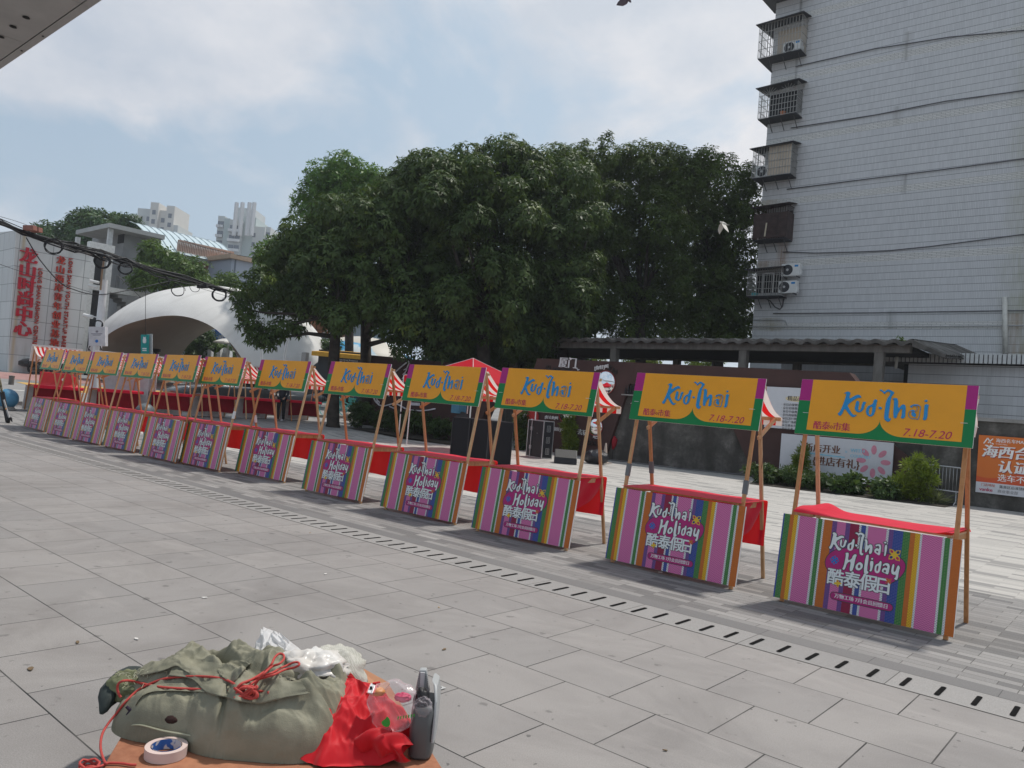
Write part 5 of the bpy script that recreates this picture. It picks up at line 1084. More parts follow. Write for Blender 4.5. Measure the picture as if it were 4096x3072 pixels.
col_('龙山时尚中心', 325, 270, 245, 1240, .92, REDL, 0, .05); col_('龙山两岸青年创业基地', 680, 345, 595, 1360, .50, REDD, 0, .04)
col_('LONG SHAN FASHION CENTRE', 447, 478, 378, 1330, .30, REDD, 1); col_('LONG SHAN YOUTH STARTUP BASE', 782, 368, 697, 1350, .30, REDD, 1)
mb = MB(); a = wq(10, 1040); c = P(13, 1305, 50); mb.obox(P(12, 1306, 50.5), Vector((0.35, 0, 0)), Vector((0, .03, 0)), Vector((0, 0, .5))); mb.build('access_panel', CW2, sw)

GREYC = flat('grey_render', (.30, .30, .30), .85, .2, var=.15, scale=.8); GREYL = flat('pale_grey_render', (.40, .40, .39), .85, .2, var=.1, scale=.8); WHC = flat('white_column', (.58, .58, .57), .7)
# grey concrete house behind
q_ = lambda x, y: (x / 2.212, 750 + y / 2.212)
D1 = 58; cor = P(*q_(1105, 380), D1); hz = cor.z
hs = thing('concrete_house', 'grey unfinished concrete house with flat overhanging roof', 'house', (cor.x, cor.y, 1))
e2 = PX(*q_(1430, 440), cor.x); e1 = PY(*q_(820, 420), cor.y)
mb = MB(); mb.box(e1.x, cor.x, cor.y, e2.y, 1, hz - .1); mb.build('wall', GREYC, hs)
rc = P(*q_(968, 312), D1 - 2.2); r2_ = PX(*q_(1460, 432), rc.x); r1_ = PY(*q_(672, 378), rc.y)
mb = MB(); mb.box(r1_.x, rc.x, rc.y, r2_.y, rc.z - .32, rc.z); mb.build('roof', GREYL, hs)
for px, py in ((695, 400), (982, 345)):
    c = P(*q_(px, py), D1 - 1.6 if px > 900 else D1 + 3); mb = MB(); mb.box(c.x - .15, c.x + .15, c.y - .15, c.y + .15, rc.z - 3.2, rc.z - .33); mb.build('pillar', WHC, hs)
c = PX(*q_(1072, 450), cor.x); mb = MB(); w0, w1 = PY(*q_(1050, 415), cor.y - .03), PY(*q_(1092, 488), cor.y - .03); mb.box(w0.x, w1.x, cor.y - .06, cor.y - .01, w1.z, w0.z); mb.build('window', BLACKIN, hs)
pr0, pr1 = PY(*q_(830, 445), rc.y + .2), PY(*q_(1080, 520), rc.y + .2); mb = MB(); mb.box(pr0.x, rc.x - .1, rc.y + .1, rc.y + .3, rc.z - 4.2, rc.z - 2.2); mb.build('parapet', GREYC, hs)
# stair frame with dark openings, to the right of the sign wall
D2 = 52; fl_ = thing('stair_block', 'white framed open stair block between the sign wall and the white canopy', 'building', tuple(P(*q_(900, 1400), D2)))
tl, br = P(*q_(800, 560), D2), P(*q_(1015, 1450), D2)
xs0 = tl.x; 
mb = MB(); y0, y1 = PX(*q_(815, 600), xs0).y, PX(*q_(1010, 600), xs0).y
mb.box(xs0 - 5, xs0 - .5, y0 + .05, y1 - .05, 1, PX(*q_(900, 580), xs0).z); mb.build('dark_interior', flat('dark_interior', (.045, .045, .048), .9), fl_)
mb = MB()
zt = PX(*q_(900, 560), xs0).z; zm = PX(*q_(930, 900), xs0).z
for y in (y0 - .15, y1 - .45): mb.box(xs0 - .45, xs0, y, y + .4, 1, zt)
mb.build('column', WHC, fl_)
mb = MB(); mb.box(xs0 - .49, xs0 + .02, y0 - .2, y1 + 3.5, zm - .15, zm + .2); mb.box(xs0 - .5, xs0 + .03, y0 - .2, y1, zt + .002, zt + .5); mb.build('beam', WHC, fl_)
mb = MB()
for i in range(12): z = zm + .2 - i * .22; y = y1 + .3 + i * .28; mb.box(xs0 - 1.6, xs0 - .1, y, y + .3, max(1.05, z - .4), z)
mb.build('stairs', GREYC, fl_)
mb = MB(); mb.tube([(xs0, y1 + .3, zm + 1.1), (xs0, y1 + 3.6, zm - 1.3)], .03, 6); mb.tube([(xs0, y1 + .3, zm + .2), (xs0, y1 + .3, zm + 1.1)], .03, 6); mb.tube([(xs0, y1 + 2, zm - .9), (xs0, y1 + 2, zm - .1)], .03, 6); mb.build('handrail', PIPEG, fl_)
# red brick house with glass roof
D3 = 66; bh = thing('brick_house', 'red brick house with pale balustrade and curved glass roof', 'house', tuple(P(*q_(1950, 900), D3)))
bx = P(*q_(2060, 700), D3).x
m = Mat('red_brick'); p = m.pos(); bk = m.brick(m.swz(p, 'Y', 'Z'), .24, .075, .008, .5, (.20, .06, .035), (.27, .085, .05), (.2, .17, .15)); m.col(bk.outputs['Color']).rough(.85, .2); RB = m.m
a, b = PX(*q_(1560, 640), bx), PX(*q_(2050, 705), bx); zb_ = PX(*q_(1900, 690), bx).z
mb = MB(); mb.box(bx - 6, bx, a.y, b.y, 1, zb_); mb.build('wall', RB, bh)
mb = MB(); mb.box(bx - .2, bx + .25, a.y, b.y + .15, zb_ + .002, zb_ + .45); mb.build('ledge', GREYL, bh)
mb = MB()
for i in range(34):
    y = a.y + (b.y - a.y) * i / 33; mb.tube([(bx + .05, y, zb_ + .46), (bx + .05, y, zb_ + 1.35)], [.09, .06], 6)
mb.bar((bx + .05, a.y, zb_ + 1.4), (bx + .05, b.y, zb_ + 1.4), .2, .12); mb.build('balustrade', flat('pink_balusters', (.46, .32, .26), .8), bh)
wz = PX(*q_(1925, 765), bx); mb = MB(); mb.box(bx + .005, bx + .05, wz.y - .9, wz.y + .45, wz.z - .8, wz.z + .35); wf_ = mb.build('window', WHC, bh)
mb = MB(); mb.box(bx + .052, bx + .07, wz.y - .78, wz.y + .33, wz.z - .7, wz.z + .25); mb.build('pane', BLACKIN, wf_)
m = Mat('pale_glass_roof'); m.col((.50, .60, .63)).rough(.25, .5); GLR = m.m
za_, zt_ = PX(*q_(1900, 625), bx).z, PX(*q_(1450, 460), bx - 4).z
mb = MB(); mb.grid(lambda u, v: (bx + .4 - 5 * v, a.y - 2 + (b.y - a.y + 2.6) * u, za_ + 2.6 * math.sin(v * R(80)) - .3), 12, 8); mb.build('glass_roof', GLR, bh, smooth=True, fixn=False)
mb = MB()
for i in range(13): 
    y = a.y - 2 + (b.y - a.y + 2.6) * i / 12; mb.tube([(bx + .42 - 5 * v, y, za_ + 2.6 * math.sin(v * R(80)) - .27) for v in (0, .25, .5, .75, 1)], .03, 5)
mb.build('roof_ribs', flat('roof_ribs_grey', (.36, .42, .44), .5), bh)
D4 = 62; cb_ = thing('blue_grey_cabin_block', 'blue grey panelled block right of the brick house', 'building', tuple(P(985, 1140, D4)))
tl, br = P(928, 1035, D4), P(1040, 1250, D4); m = Mat('blue_grey_panel'); p = m.pos(); bk = m.brick(m.swz(p, 'Y', 'Z'), 1.6, 2.0, .08, 0, (.34, .38, .45), (.40, .43, .49), (.16, .18, .22)); m.col(bk.outputs['Color']).rough(.5, .4)
mb = MB(); mb.box(tl.x - 4, tl.x, tl.y, br.y + 6, 1, tl.z); mb.build('wall', m.m, cb_)
mb = MB(); mb.box(tl.x - 4.4, tl.x + .3, tl.y - .3, br.y + 6, tl.z + .003, tl.z + .35); mb.build('roof', flat('tan_roof', (.45, .33, .24), .8), cb_)

# apartment towers far away
GLS = flat('tower_window', (.13, .15, .18), .25, .5); TWA = flat('tower_cream', (.60, .58, .54), .8, var=.06, scale=.1); TWB = flat('tower_grey', (.50, .52, .51), .8, var=.06, scale=.1); TWG = flat('tower_grey_green', (.42, .48, .47), .8, var=.06, scale=.1); RAILW = flat('balcony_white', (.62, .62, .62), .7)
def tower_block(root, D, px0, px1, pytop, mat, depth=14, dz=0):
    a, b = P(px0, pytop, D), P(px1, pytop + (px1 - px0) * .0833, D); d = (b - a); d.z = 0; d.normalize(); n = Vector((-d.y, d.x, 0))
    if n.dot(AXF) < 0: n = -n
    mb = MB(); w_ = (b - a).length; c = a + d * w_ / 2 + n * depth / 2; h = a.z + dz; mb.obox((c.x, c.y, h / 2), d * w_ / 2, n * depth / 2, (0, 0, h / 2)); mb.build('block', mat, root); return a, d, n, w_, h
def win_grid(root, a, d, n, h, xs, z0, nz, dz, w_, hh, balc=False):
    for k in range(nz):
        z = z0 - k * dz
        for x in xs:
            c = a + d * x - n * .05; mb = MB(); mb.obox((c.x, c.y, z), d * w_ / 2, n * .06, (0, 0, hh / 2)); f = mb.build('window', GLS, root)
            if balc:
                c = a + d * x - n * .6; mb = MB(); mb.obox((c.x, c.y, z - hh / 2 - .35), d * (w_ / 2 + .2), n * .6, (0, 0, .45)); mb.build('balcony', RAILW, root)
DT = 260
ta = thing('apartment_tower', 'cream apartment tower with stepped crown, left of the two', 'tower', tuple(P(600, 1000, DT)), 0, 'apartment towers in the distance')
for px0, px1, py, mt, dp in ((515, 562, 858, TWA, 12), (552, 612, 832, TWB, 14), (604, 636, 808, TWA, 10), (634, 676, 840, TWA, 15), (668, 700, 822, TWA, 12), (694, 712, 900, TWB, 12), (708, 742, 935, TWB, 12)):
    a, d, n, w_, h = tower_block(ta, DT + (px0 % 7) * .6, px0, px1, py, mt, dp)
    k_ = int(w_ / 2.2)
    win_grid(ta, a, d, n, h, [w_ * (i + .5) / k_ for i in range(k_)], h - 3.4, 4, 3.1, 1.15, 1.5, False)
tb = thing('apartment_tower', 'pale grey green apartment tower with balconies, right of the two', 'tower', tuple(P(960, 1000, DT)), 0, 'apartment towers in the distance')
w8 = lambda x, y: (850 + x / 5.53, 820 + y / 5.53)
for (x0, y0, x1, mt, dp, kind) in ((130, 235, 275, TWB, 16, 'b'), (270, 290, 400, TWG, 15, 'n'), (385, 320, 655, TWB, 14, 'b'), (620, 250, 970, TWG, 15, 'n'), (905, 470, 1165, TWB, 14, 's'), (1150, 480, 1290, TWB, 15, 'b'), (515, 50, 930, TWB, 12, 'n')):
    p0_, p1_ = w8(x0, y0), w8(x1, y0)
    a, d, n, w_, h = tower_block(tb, DT + (x0 % 11) * .5 + (3 if y0 < 100 else 0), p0_[0], p1_[0], p0_[1], mt, dp)
    if kind == 'b': win_grid(tb, a, d, n, h, [w_ * .27, w_ * .73] if w_ < 12 else [w_ * .2, w_ * .5, w_ * .8], h - 2.6, 7, 3.3, w_ * (.42 if w_ < 12 else .26), 1.5, True)
    if kind == 's': win_grid(tb, a, d, n, h, [w_ * .12], h - 3, 6, 3.1, 1.0, 1.4)
for x in (525, 655, 810, 915):
    c = P(*w8(x, 90), DT - 1); mb = MB(); mb.box(c.x - .5, c.x + .5, c.y - .5, c.y + .5, c.z - 9, c.z + 2.2); mb.build('pilaster', RAILW, tb)

# white shell canopy
m = Mat('white_membrane'); p = m.pos(); f = m.noise(p, .6, 6, .6); st_ = m.noise(p, .35, 3); c = m.ramp(f, (.3, (.56, .55, .53)), (.7, (.66, .65, .63))); rs_ = m.noise(m.swz(p, 'X', 'Z', 1.6, .12), 1, 6, .65); c = m.mix(m.ramp(rs_, (.5, (0, 0, 0)), (.75, (.5, .5, .5))), c, (.36, .345, .315)); m.col(c).rough(.7, .3); m.bump(m.noise(m.swz(p, 'X', 'Z', .4, 4), 1, 3), .15, .05); MEMB = m.m
SOFB = flat('canopy_underside_shade', (.34, .30, .255), .85, .2, var=.05, scale=1)  # brown-grey tone puts the shade inside the white shell into the colour
shl = thing('white_shell_canopy', 'white swooping shell canopy with an arched opening', 'canopy', tuple(P(800, 1500, 44)))
def curve(pts, n):
    pts = [Vector(p) for p in pts]; out = []
    for i in range(n + 1):
        t = i / n * (len(pts) - 1); k = min(int(t), len(pts) - 2); u = t - k
        p0_, p1_, p2_, p3_ = pts[max(k - 1, 0)], pts[k], pts[k + 1], pts[min(k + 2, len(pts) - 1)]
        out.append(.5 * ((2 * p1_) + (p2_ - p0_) * u + (2 * p0_ - 5 * p1_ + 4 * p2_ - p3_) * u * u + (3 * p1_ - p0_ - 3 * p2_ + p3_) * u ** 3))
    return out
NA = 48
sil = curve([P(348, 1430, 46), P(352, 1385, 46), P(385, 1320, 46), P(470, 1245, 46.2), P(590, 1180, 46.5), P(720, 1150, 46.8), P(850, 1147, 47), P(990, 1175, 47), P(1110, 1225, 47), P(1200, 1300, 46.5), P(1255, 1385, 46), P(1272, 1450, 45.6), P(1274, 1540, 45.4)], NA)
arch = curve([P(388, 1450, 44.5), P(398, 1400, 44.5), P(425, 1345, 44.4), P(500, 1300, 44.2), P(600, 1272, 44), P(690, 1262, 43.8), P(770, 1273, 43.6), P(850, 1308, 43.4), P(920, 1370, 43.2), P(965, 1430, 43), P(995, 1490, 42.8), P(1010, 1540, 42.8), P(1020, 1580, 42.8)], NA)
mid = []
for i in range(NA + 1):
    a, b = arch[i], sil[i]; t_ = i / NA; c = a.lerp(b, .5); bul = 1.2 * math.sin(math.pi * min(1, t_)) + (2.2 if t_ > .5 else 0) * max(0, (t_ - .5) * 2); c = c - AXF * bul * .6 + Vector((0, 0, .15)); mid.append(c)
def qb(a, c, b, u): return a * (1 - u) ** 2 + c * 2 * u * (1 - u) + b * u * u
mb = MB(); mb.grid(lambda u, v: qb(arch[round(u * NA)], mid[round(u * NA)], sil[round(u * NA)], v), NA, 12)
back = [s_ + AXF * 5 + Vector((0, 0, -.6)) for s_ in sil]
mb.grid(lambda u, v: sil[round(u * NA)].lerp(back[round(u * NA)], v) + Vector((0, 0, .5 * math.sin(v * math.pi))), NA, 5)
mb.build('shell', MEMB, shl, smooth=True, fixn=False)
rear = curve([P(690, 1540, 53), P(700, 1500, 53), P(705, 1470, 53), P(715, 1440, 53), P(735, 1405, 53), P(770, 1365, 53), P(820, 1330, 53), P(865, 1316, 52), P(900, 1345, 50), P(935, 1400, 48), P(965, 1450, 46), P(985, 1500, 45), P(1000, 1570, 44)], NA)
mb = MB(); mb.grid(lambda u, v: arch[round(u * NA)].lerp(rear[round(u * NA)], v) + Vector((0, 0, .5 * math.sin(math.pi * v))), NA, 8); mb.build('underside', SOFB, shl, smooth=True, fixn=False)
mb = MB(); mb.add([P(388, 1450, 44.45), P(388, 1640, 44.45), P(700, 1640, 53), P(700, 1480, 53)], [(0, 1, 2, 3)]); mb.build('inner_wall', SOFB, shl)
bb = [P(1268, 1442, 45.2), P(1240, 1436, 44.6), P(1206, 1448, 44.2)]
mb = MB(); tp = [P(1110, 1560, 42.5), P(1190, 1500, 43.2), P(1230, 1462, 43.9), P(1277, 1440, 45.3)]
mb.add([P(1232, 1478, 43.6), P(1277, 1444, 45.2), P(1282, 1570, 45.2), P(1225, 1580, 43.6), P(1232, 1478, 44.6), P(1277, 1444, 46.2), P(1282, 1570, 46.2), P(1225, 1580, 44.6)], [(0, 1, 2, 3), (4, 5, 6, 7), (0, 1, 5, 4), (1, 2, 6, 5), (0, 3, 7, 4)]); mb.build('black_plinth', flat('black_plinth', (.012, .012, .014), .5), shl)
c0, c1 = P(1222, 1410, 42.5), P(1232, 1450, 42.5); mb = MB(); mb.box(c0.x - .2, c0.x + .2, c0.y - .1, c0.y + .1, c1.z, c0.z); mb.build('vent_box', GREYC, shl)
mb = MB(); a = P(560, 1395, 49); 
for i in range(7): mb.bar(P(480 + i * 22, 1390 + i * 1.5, 49), P(495 + i * 22, 1415, 49), .12, .12); mb.bar(P(495 + i * 22, 1415, 49), P(502 + i * 22, 1392 + i * 1.5, 49), .12, .12)
mb.bar(P(480, 1389, 49), P(640, 1402, 49), .18, .18); tag(mb.build('stage_truss', BLACKIN), 'black stage truss inside the white canopy', 'truss')
# things seen through the opening
pl = thing('blue_banner_shop', 'pale shopfront with a blue vertical banner seen through the arch', 'shop', tuple(P(880, 1400, 62)))
mb = MB(); mb.obox(P(860, 1360, 63), (3.5, 4.1, 0), (-1, .8, 0), (0, 0, 4)); mb.build('wall', flat('pale_blue_wall', (.45, .52, .60), .6, var=.2, scale=.6), pl)
e_ = Vector((.76, .65, 0)); bc = P(884, 1375, 61); mb = MB(); mb.obox(bc, e_ * .55, Vector((-.65, .76, 0)) * .03, (0, 0, 1.55)); bn = mb.build('banner', flat('banner_blue', (.01, .11, .42), .5), pl)
mb = MB()
for i, ch in enumerate('小鹿王子'): mb.put(text2d(ch, .55, 0), bc + Vector((.0, 0, 1.15 - .72 * i)) - AXF * .06, e_, (0, 0, 1))
mb.build('lettering', WHT, pl)
for i, (px, py, s_) in enumerate(((800, 1375, .9), (780, 1400, .8), (825, 1350, .7), (880, 1400, .6), (905, 1410, .5))):
    c = P(px, py, 55); bush(['flowering shrub in the arch opening, left', 'shrub low in the arch opening', 'tall shrub top in the arch opening', 'small shrub below the blue banner', 'rightmost shrub in the arch opening'][i], 'garden_shrub', gz(c.x, c.y), [((c.x, c.y, c.z), (s_, s_, s_ * 1.0)), ((c.x + .3, c.y, c.z - s_), (s_, s_, s_))], LEAF_MD if i % 2 else LEAF_SH, 60 + i, (.3, .1), 6, 14, .3, .2, 'shrubs seen through the arch')
wv = MB(); wv.grid(lambda u, v: P(815 + 115 * u, 1408 - 9 * math.sin(u * 11) - 12 * u + (75 * v), 54 + .3 * math.sin(u * 20)), 40, 4); tag(wv.build('wavy_white_fence', flat('white_painted_panel', (.60, .62, .62), .5), smooth=True, fixn=False), 'wavy topped white panel fence in the arch opening', 'fence')
pu = thing('white_parasol', 'white parasol seen through the arch opening', 'parasol', tuple(P(925, 1420, 53))); mb = MB(); c = P(915, 1358, 53); mb.lathe([(1.05, -.28), (1.0, -.2), (.5, .0), (.03, .08)], c, 8); mb.build('shade', ACW, pu); mb = MB(); mb.tube([c, c + Vector((0, 0, -2.2))], .04, 6); mb.build('pole', ACW, pu)

# right of the canopy: brown house with stairs, kiosk with yellow roof and painted dome
br_ = thing('brown_house', 'brown timber fronted house with an outside stair behind the trees', 'house', tuple(P(1290, 1350, 56)))
m = Mat('brown_boards'); p = m.pos(); bk = m.brick(m.swz(p, 'X', 'Z'), .35, 6, .03, 0, (.22, .10, .055), (.30, .14, .08), (.1, .05, .03)); m.col(bk.outputs['Color']).rough(.8, .2)
e_, n_ = Vector((.757, .648, 0)), Vector((-.648, .757, 0))
mb = MB(); mb.obox(P(1320, 1330, 57), e_ * 1.6, n_ * 2, (0, 0, 1.3)); mb.build('wall', m.m, br_)
mb = MB(); mb.obox(P(1420, 1330, 58), e_ * 3, n_ * 2, (0, 0, 1.6)); mb.build('white_wall', GREYL, br_)
mb = MB()
for i in range(9): mb.obox(P(1262 + i * 9, 1385 - i * 5, 55), e_ * .2, n_ * .8, (0, 0, .08))
mb.build('stairs', GREYC, br_)
mb = MB()
for o_ in (0, 16): mb.tube([P(1250, 1372 - o_, 54.5), P(1340, 1322 - o_, 54.5), P(1362, 1320 - o_, 54.5)], .03, 6)
for i in range(5): mb.tube([P(1255 + i * 22, 1352 - i * 12, 54.5), P(1255 + i * 22, 1390 - i * 10, 54.5)], .025, 5)
mb.build('handrail', flat('steel_rail', (.4, .4, .38), .4, .5, .5), br_)
dm = thing('painted_dome', 'white dome painted with a blue sky mural behind the tree trunks', 'dome', tuple(P(1460, 1440, 50)))
m = Mat('sky_mural'); p = m.obj(); f = m.noise(p, .5, 6); g = m.noise(p, .22, 2); c = m.ramp(f, (.35, (.03, .18, .46)), (.5, (.07, .36, .62)), (.6, (.60, .66, .68))); c = m.mix(m.ramp(g, (.47, (0, 0, 0)), (.5, (1, 1, 1))), (.52, .49, .43), c); m.col(c).rough(.5, .3)
c = P(1450, 1475, 52); mb = MB(); mb.sphere((c.x, c.y, c.z - .2), (3.9, 3.9, 2.35), 40, 20); mb.build('shell', m.m, dm, smooth=True)
kk = thing('yellow_roof_kiosk', 'dark restaurant kiosk with a yellow roof edge between the trunks', 'kiosk', tuple(P(1370, 1450, 42)))
mb = MB(); mb.obox(P(1380, 1490, 43), e_ * 1.25, n_ * 1.2, (0, 0, 1.1)); mb.build('body', flat('kiosk_dark', (.035, .04, .05), .5), kk)
mb = MB(); c = P(1368, 1426, 42.6); mb.add([c - e_ * 1.35 - n_ * 1.3 + Vector((0, 0, -.14)), c + e_ * 1.3 - n_ * 1.3 + Vector((0, 0, -.14)), c + e_ * 1.3 + n_ * 1.3, c - e_ * 1.35 + n_ * 1.3, c - e_ * 1.35 - n_ * 1.3 + Vector((0, 0, .10)), c + e_ * 1.3 - n_ * 1.3 + Vector((0, 0, .08)), c + e_ * 1.1 + n_ * 1.3 + Vector((0, 0, .38)), c - e_ * .7 + n_ * 1.3 + Vector((0, 0, .38))], [(0, 1, 5, 4), (4, 5, 6, 7), (0, 4, 7, 3), (1, 2, 6, 5), (0, 3, 2, 1), (2, 3, 7, 6)]); mb.build('roof', flat('yellow_roof', (.62, .33, .03), .5), kk)
mb = MB(); mb.put(text2d('West Street Restaurant', .11, 0), P(1392, 1441, 41.2), e_, (0, 0, 1)); mb.put(text2d('西街水岸餐厅', .22, 0), P(1385, 1454, 41.2), e_, (0, 0, 1)); mb.build('lettering', WHT, kk)
bush('dark hedge at the foot of the brown house stair', 'hedge', gb(1300, 48), [(tuple(P(1290, 1400, 48)), .7), (tuple(P(1310, 1420, 48)), .8), (tuple(P(1330, 1385, 48)), .6), (tuple(P(1300, 1440, 48)), .8)], LEAF_SH, 71, (.25, .1), 6, 20, .3, .2)
# ================================================================== POLE, CABLES, SIGNS
BLK = flat('black_cable', (.012, .012, .014), .6); WPOL = flat('white_painted_pole', (.68, .69, .70), .5, var=.06)
B6 = G(366, 1632); tp = P(393, 1116, (B6 - EYE).dot(AXF))
pole = thing('utility_pole', 'thick white painted utility pole carrying cameras and cable coils', 'pole', tuple(B6))
mb = MB(); mb.tube([B6 - Vector((0, 0, .1)), (B6.x, B6.y, B6.z + 2.2), (B6.x, B6.y, tp.z)], [.16, .14, .12], 14); mb.build('shaft', WPOL, pole, smooth='auto')
TD = (B6 - EYE).dot(AXF)
mb = MB(); mb.tube([P(402, 1160, TD - .1), P(408, 1090, TD - .1), P(420, 1010, TD - .1)], .035, 8); mb.build('cable_conduit', flat('brown_conduit', (.25, .17, .11), .7), pole)
for i, (px, py, dx, lab) in enumerate(((378, 1126, -.35, ''), (372, 1145, -.3, ''), (352, 1264, -.3, ''))):
    mb = MB(); c = P(px, py, TD); mb.tube([c - AXR * .16 + AXU * .03, c + AXR * .16 - AXU * .04], .075 if i == 2 else .05, 10); cm = mb.build('security_camera', ACW, pole, smooth='auto')
    mb = MB(); mb.tube([c + AXR * .1, P(392, py + 6, TD)], .02, 6); mb.build('camera_arm', WPOL, pole)
bx = thing('pole_box_sign', 'white square sign box with a small emblem hung on the utility pole', 'sign box', tuple(P(393, 1346, TD - .3)))
c = P(393, 1346, TD - .35); mb = MB(); mb.obox(c, AXR * .29, AXU * .34, AXF * .1); mb.build('casing', flat('sign_box_white', (.56, .57, .60), .5), bx)
mb = MB(); o_ = c - AXF * .103; mb.put(shape2d([ell(0, -.17, .055, .055)]), o_, AXR, AXU, 0, -AXF); mb.build('round_emblem', LBLUE, bx)
mb = MB(); mb.put(shape2d([ell(.01, .17, .05, .04)]), o_, AXR, AXU, 0, -AXF)
for i, (y, w_) in enumerate(((.09, .2), (.045, .14))): mb.put(shape2d([[(-w_, y - .012), (w_, y - .012), (w_, y + .012), (-w_, y + .012)]]), o_, AXR, AXU, 0, -AXF)
mb.build('faded_print', flat('faded_grey_print', (.2, .2, .24), .6), bx)
def coil(px, py, rpx, t, label, turns=5, rad=.012, grp='cable coils hanging from the overhead bundle', tilt=.35):
    rr_ = rpx * t / FPX; c = P(px, py, t); L = []; r_ = random.Random(int(px))
    for i in range(turns * 24 + 1):
        a = 2 * math.pi * i / 24; k = 1 + .10 * math.sin(i / 24 * 1.7 + px); L.append(c + AXR * (rr_ * k * math.cos(a)) + AXU * (rr_ * k * math.sin(a)) + AXF * (tilt * rr_ * math.cos(a) + .03 * math.sin(i)))
    mb = MB(); mb.tube(L, rad, 5); tag(mb.build('cable_coil', BLK, smooth=True), label, 'cable coil', grp)
sq = lambda x, y: (x / 2.212, 750 + y / 2.212)
coil(*sq(475, 522), 29, 24.5, 'largest black cable coil, in front of the white sign wall'); coil(*sq(905, 655), 26, 27, 'dense cable coil at the top of the utility pole', 7, .016)
coil(*sq(1110, 715), 23, 28, 'cable coil hanging just right of the utility pole top'); coil(*sq(1575, 912), 23, 30.5, 'thin open cable coil above the crest of the white canopy', 2)
coil(*sq(1940, 950), 24, 33, 'dense cable coil against the white canopy beside the dark tree', 7, .014); coil(*sq(1725, 885), 16, 31.5, 'small single cable loop between two coils over the canopy', 1)
coil(*sq(868, 1210), 15, TD - .3, 'cable coil above the pole sign box', 4, .012, None); coil(*sq(840, 1425), 20, TD - .3, 'cable coil below the pole sign box', 4, .01, None); coil(*sq(1450, 825), 18, 30, 'cable coil in front of the light green tree', 3)
ob = thing('overhead_cable_bundle', 'thick sagging bundle of black overhead cables crossing the upper left', 'cable bundle', tuple(P(400, 1000, 27)))
key = [(-150, 820, 22), (0, 888, 23), (90, 925, 24), (200, 962, 25), (300, 990, 26), (405, 1018, 27), (500, 1050, 28), (620, 1085, 29.5), (740, 1118, 31), (850, 1148, 32.5), (950, 1172, 33.5), (1060, 1190, 34)]
rr = random.Random(4)
mb = MB()
for k in range(16):
    off = [(rr.uniform(-.12, .12), rr.uniform(-.14, .12)) for _ in key]
    mb.tube([P(x, y, t) + AXU * (o2[1] * (1.5 if 3 < i < 9 else .8)) + AXR * o2[0] * .3 for i, ((x, y, t), o2) in enumerate(zip(key, off))], rr.choice((.010, .014, .024)), 5)
mb.build('cables', BLK, ob, smooth=True)
mb = MB(); mb.tube([P(x, y, t) for x, y, t in key], .045, 6); mb.build('main_cable', BLK, ob, smooth=True)
for px, py, t, s_ in ((120, 912, 24, .16), (145, 920, 24.3, .14)):
    mb = MB(); c = P(px, py, t); mb.obox(c, AXR * s_, AXU * .07, AXF * .1); mb.build('splice_box', flat('dusty_red_box', (.30, .13, .10), .7), ob)
c = P(810, 1145, 32); mb = MB(); mb.obox(c, AXR * .2, AXU * .08, AXF * .1); mb.build('splice_closure', BLK, ob)
WIRES = 'single wires strung across the upper left'
for lb, L, r_ in (('single black wire sagging from the bundle to the utility pole', [(105, 950, 24), (160, 1040, 24.5), (240, 1130, 25), (300, 1160, 26), (360, 1176, 27), (430, 1176, 28), (540, 1155, 30), (700, 1120, 34), (760, 1110, 36)], .018),
    ('thin wire crossing low over the white sign wall letters', [(-60, 1035, 22), (80, 1085, 24), (200, 1120, 25), (300, 1150, 27), (365, 1170, 27.5)], .008),
    ('upper thin wire above the bundle at the left edge', [(-60, 850, 22), (80, 890, 24), (200, 940, 25), (300, 985, 26)], .007),
    ('thin wire hanging straight down in front of the canopy arch', [(582, 1155, 40), (582, 1250, 40), (582, 1350, 40)], .012),
    ('thin wire from the pole top to the dark tree', [(405, 1000, 27), (560, 1070, 29), (760, 1140, 32), (960, 1200, 34)], .008),
    ('wire with a hanging loop above the brick house', [(735, 960, 62), (800, 985, 62), (870, 1002, 62), (960, 1022, 62), (1010, 1030, 62)], .02)):
    mb = MB(); mb.tube(curve([P(*q) for q in L], 24), r_, 5); tag(mb.build('overhead_wire', BLK, smooth=True), lb, 'wire', WIRES)
# green sign
gs = thing('green_sign', 'teal green upright sign with white pictogram on a grey post in front of the arch', 'sign', tuple(P(585, 1500, 33)))
c = P(580, 1378, 33); mb = MB(); mb.obox(c, AXR * .16, AXU * .42, AXF * .04); mb.build('panel', flat('teal_sign', (.0, .235, .22), .4), gs)
c2 = P(600, 1378, 33.1); mb = MB(); mb.obox(c2, AXR * .1, AXU * .45, AXF * .03); mb.build('side_panel', flat('sign_grey_metal', (.34, .36, .37), .4), gs)
mb = MB(); o_ = c - AXF * .045; mb.put(shape2d([rounded([(-.07, -.02), (.07, -.02), (.075, .14), (.05, .2), (.06, .27), (.02, .24), (-.02, .24), (-.06, .27), (-.05, .2), (-.075, .14)], 1)]), o_ + AXU * .07, AXR, AXU, 0, -AXF)
for i in range(2): mb.put(shape2d([[(-.09, -.2 - .08 * i), (.09, -.2 - .08 * i), (.09, -.15 - .08 * i), (-.09, -.15 - .08 * i)]]), o_, AXR, AXU, 0, -AXF)
mb.build('pictogram', WHT, gs)
c3 = P(603, 1560, 33.2); mb = MB(); mb.tube([P(598, 1440, 33.2), P(590, 1600, 33.2)], .06, 8); mb.build('post', PIPEL, gs)
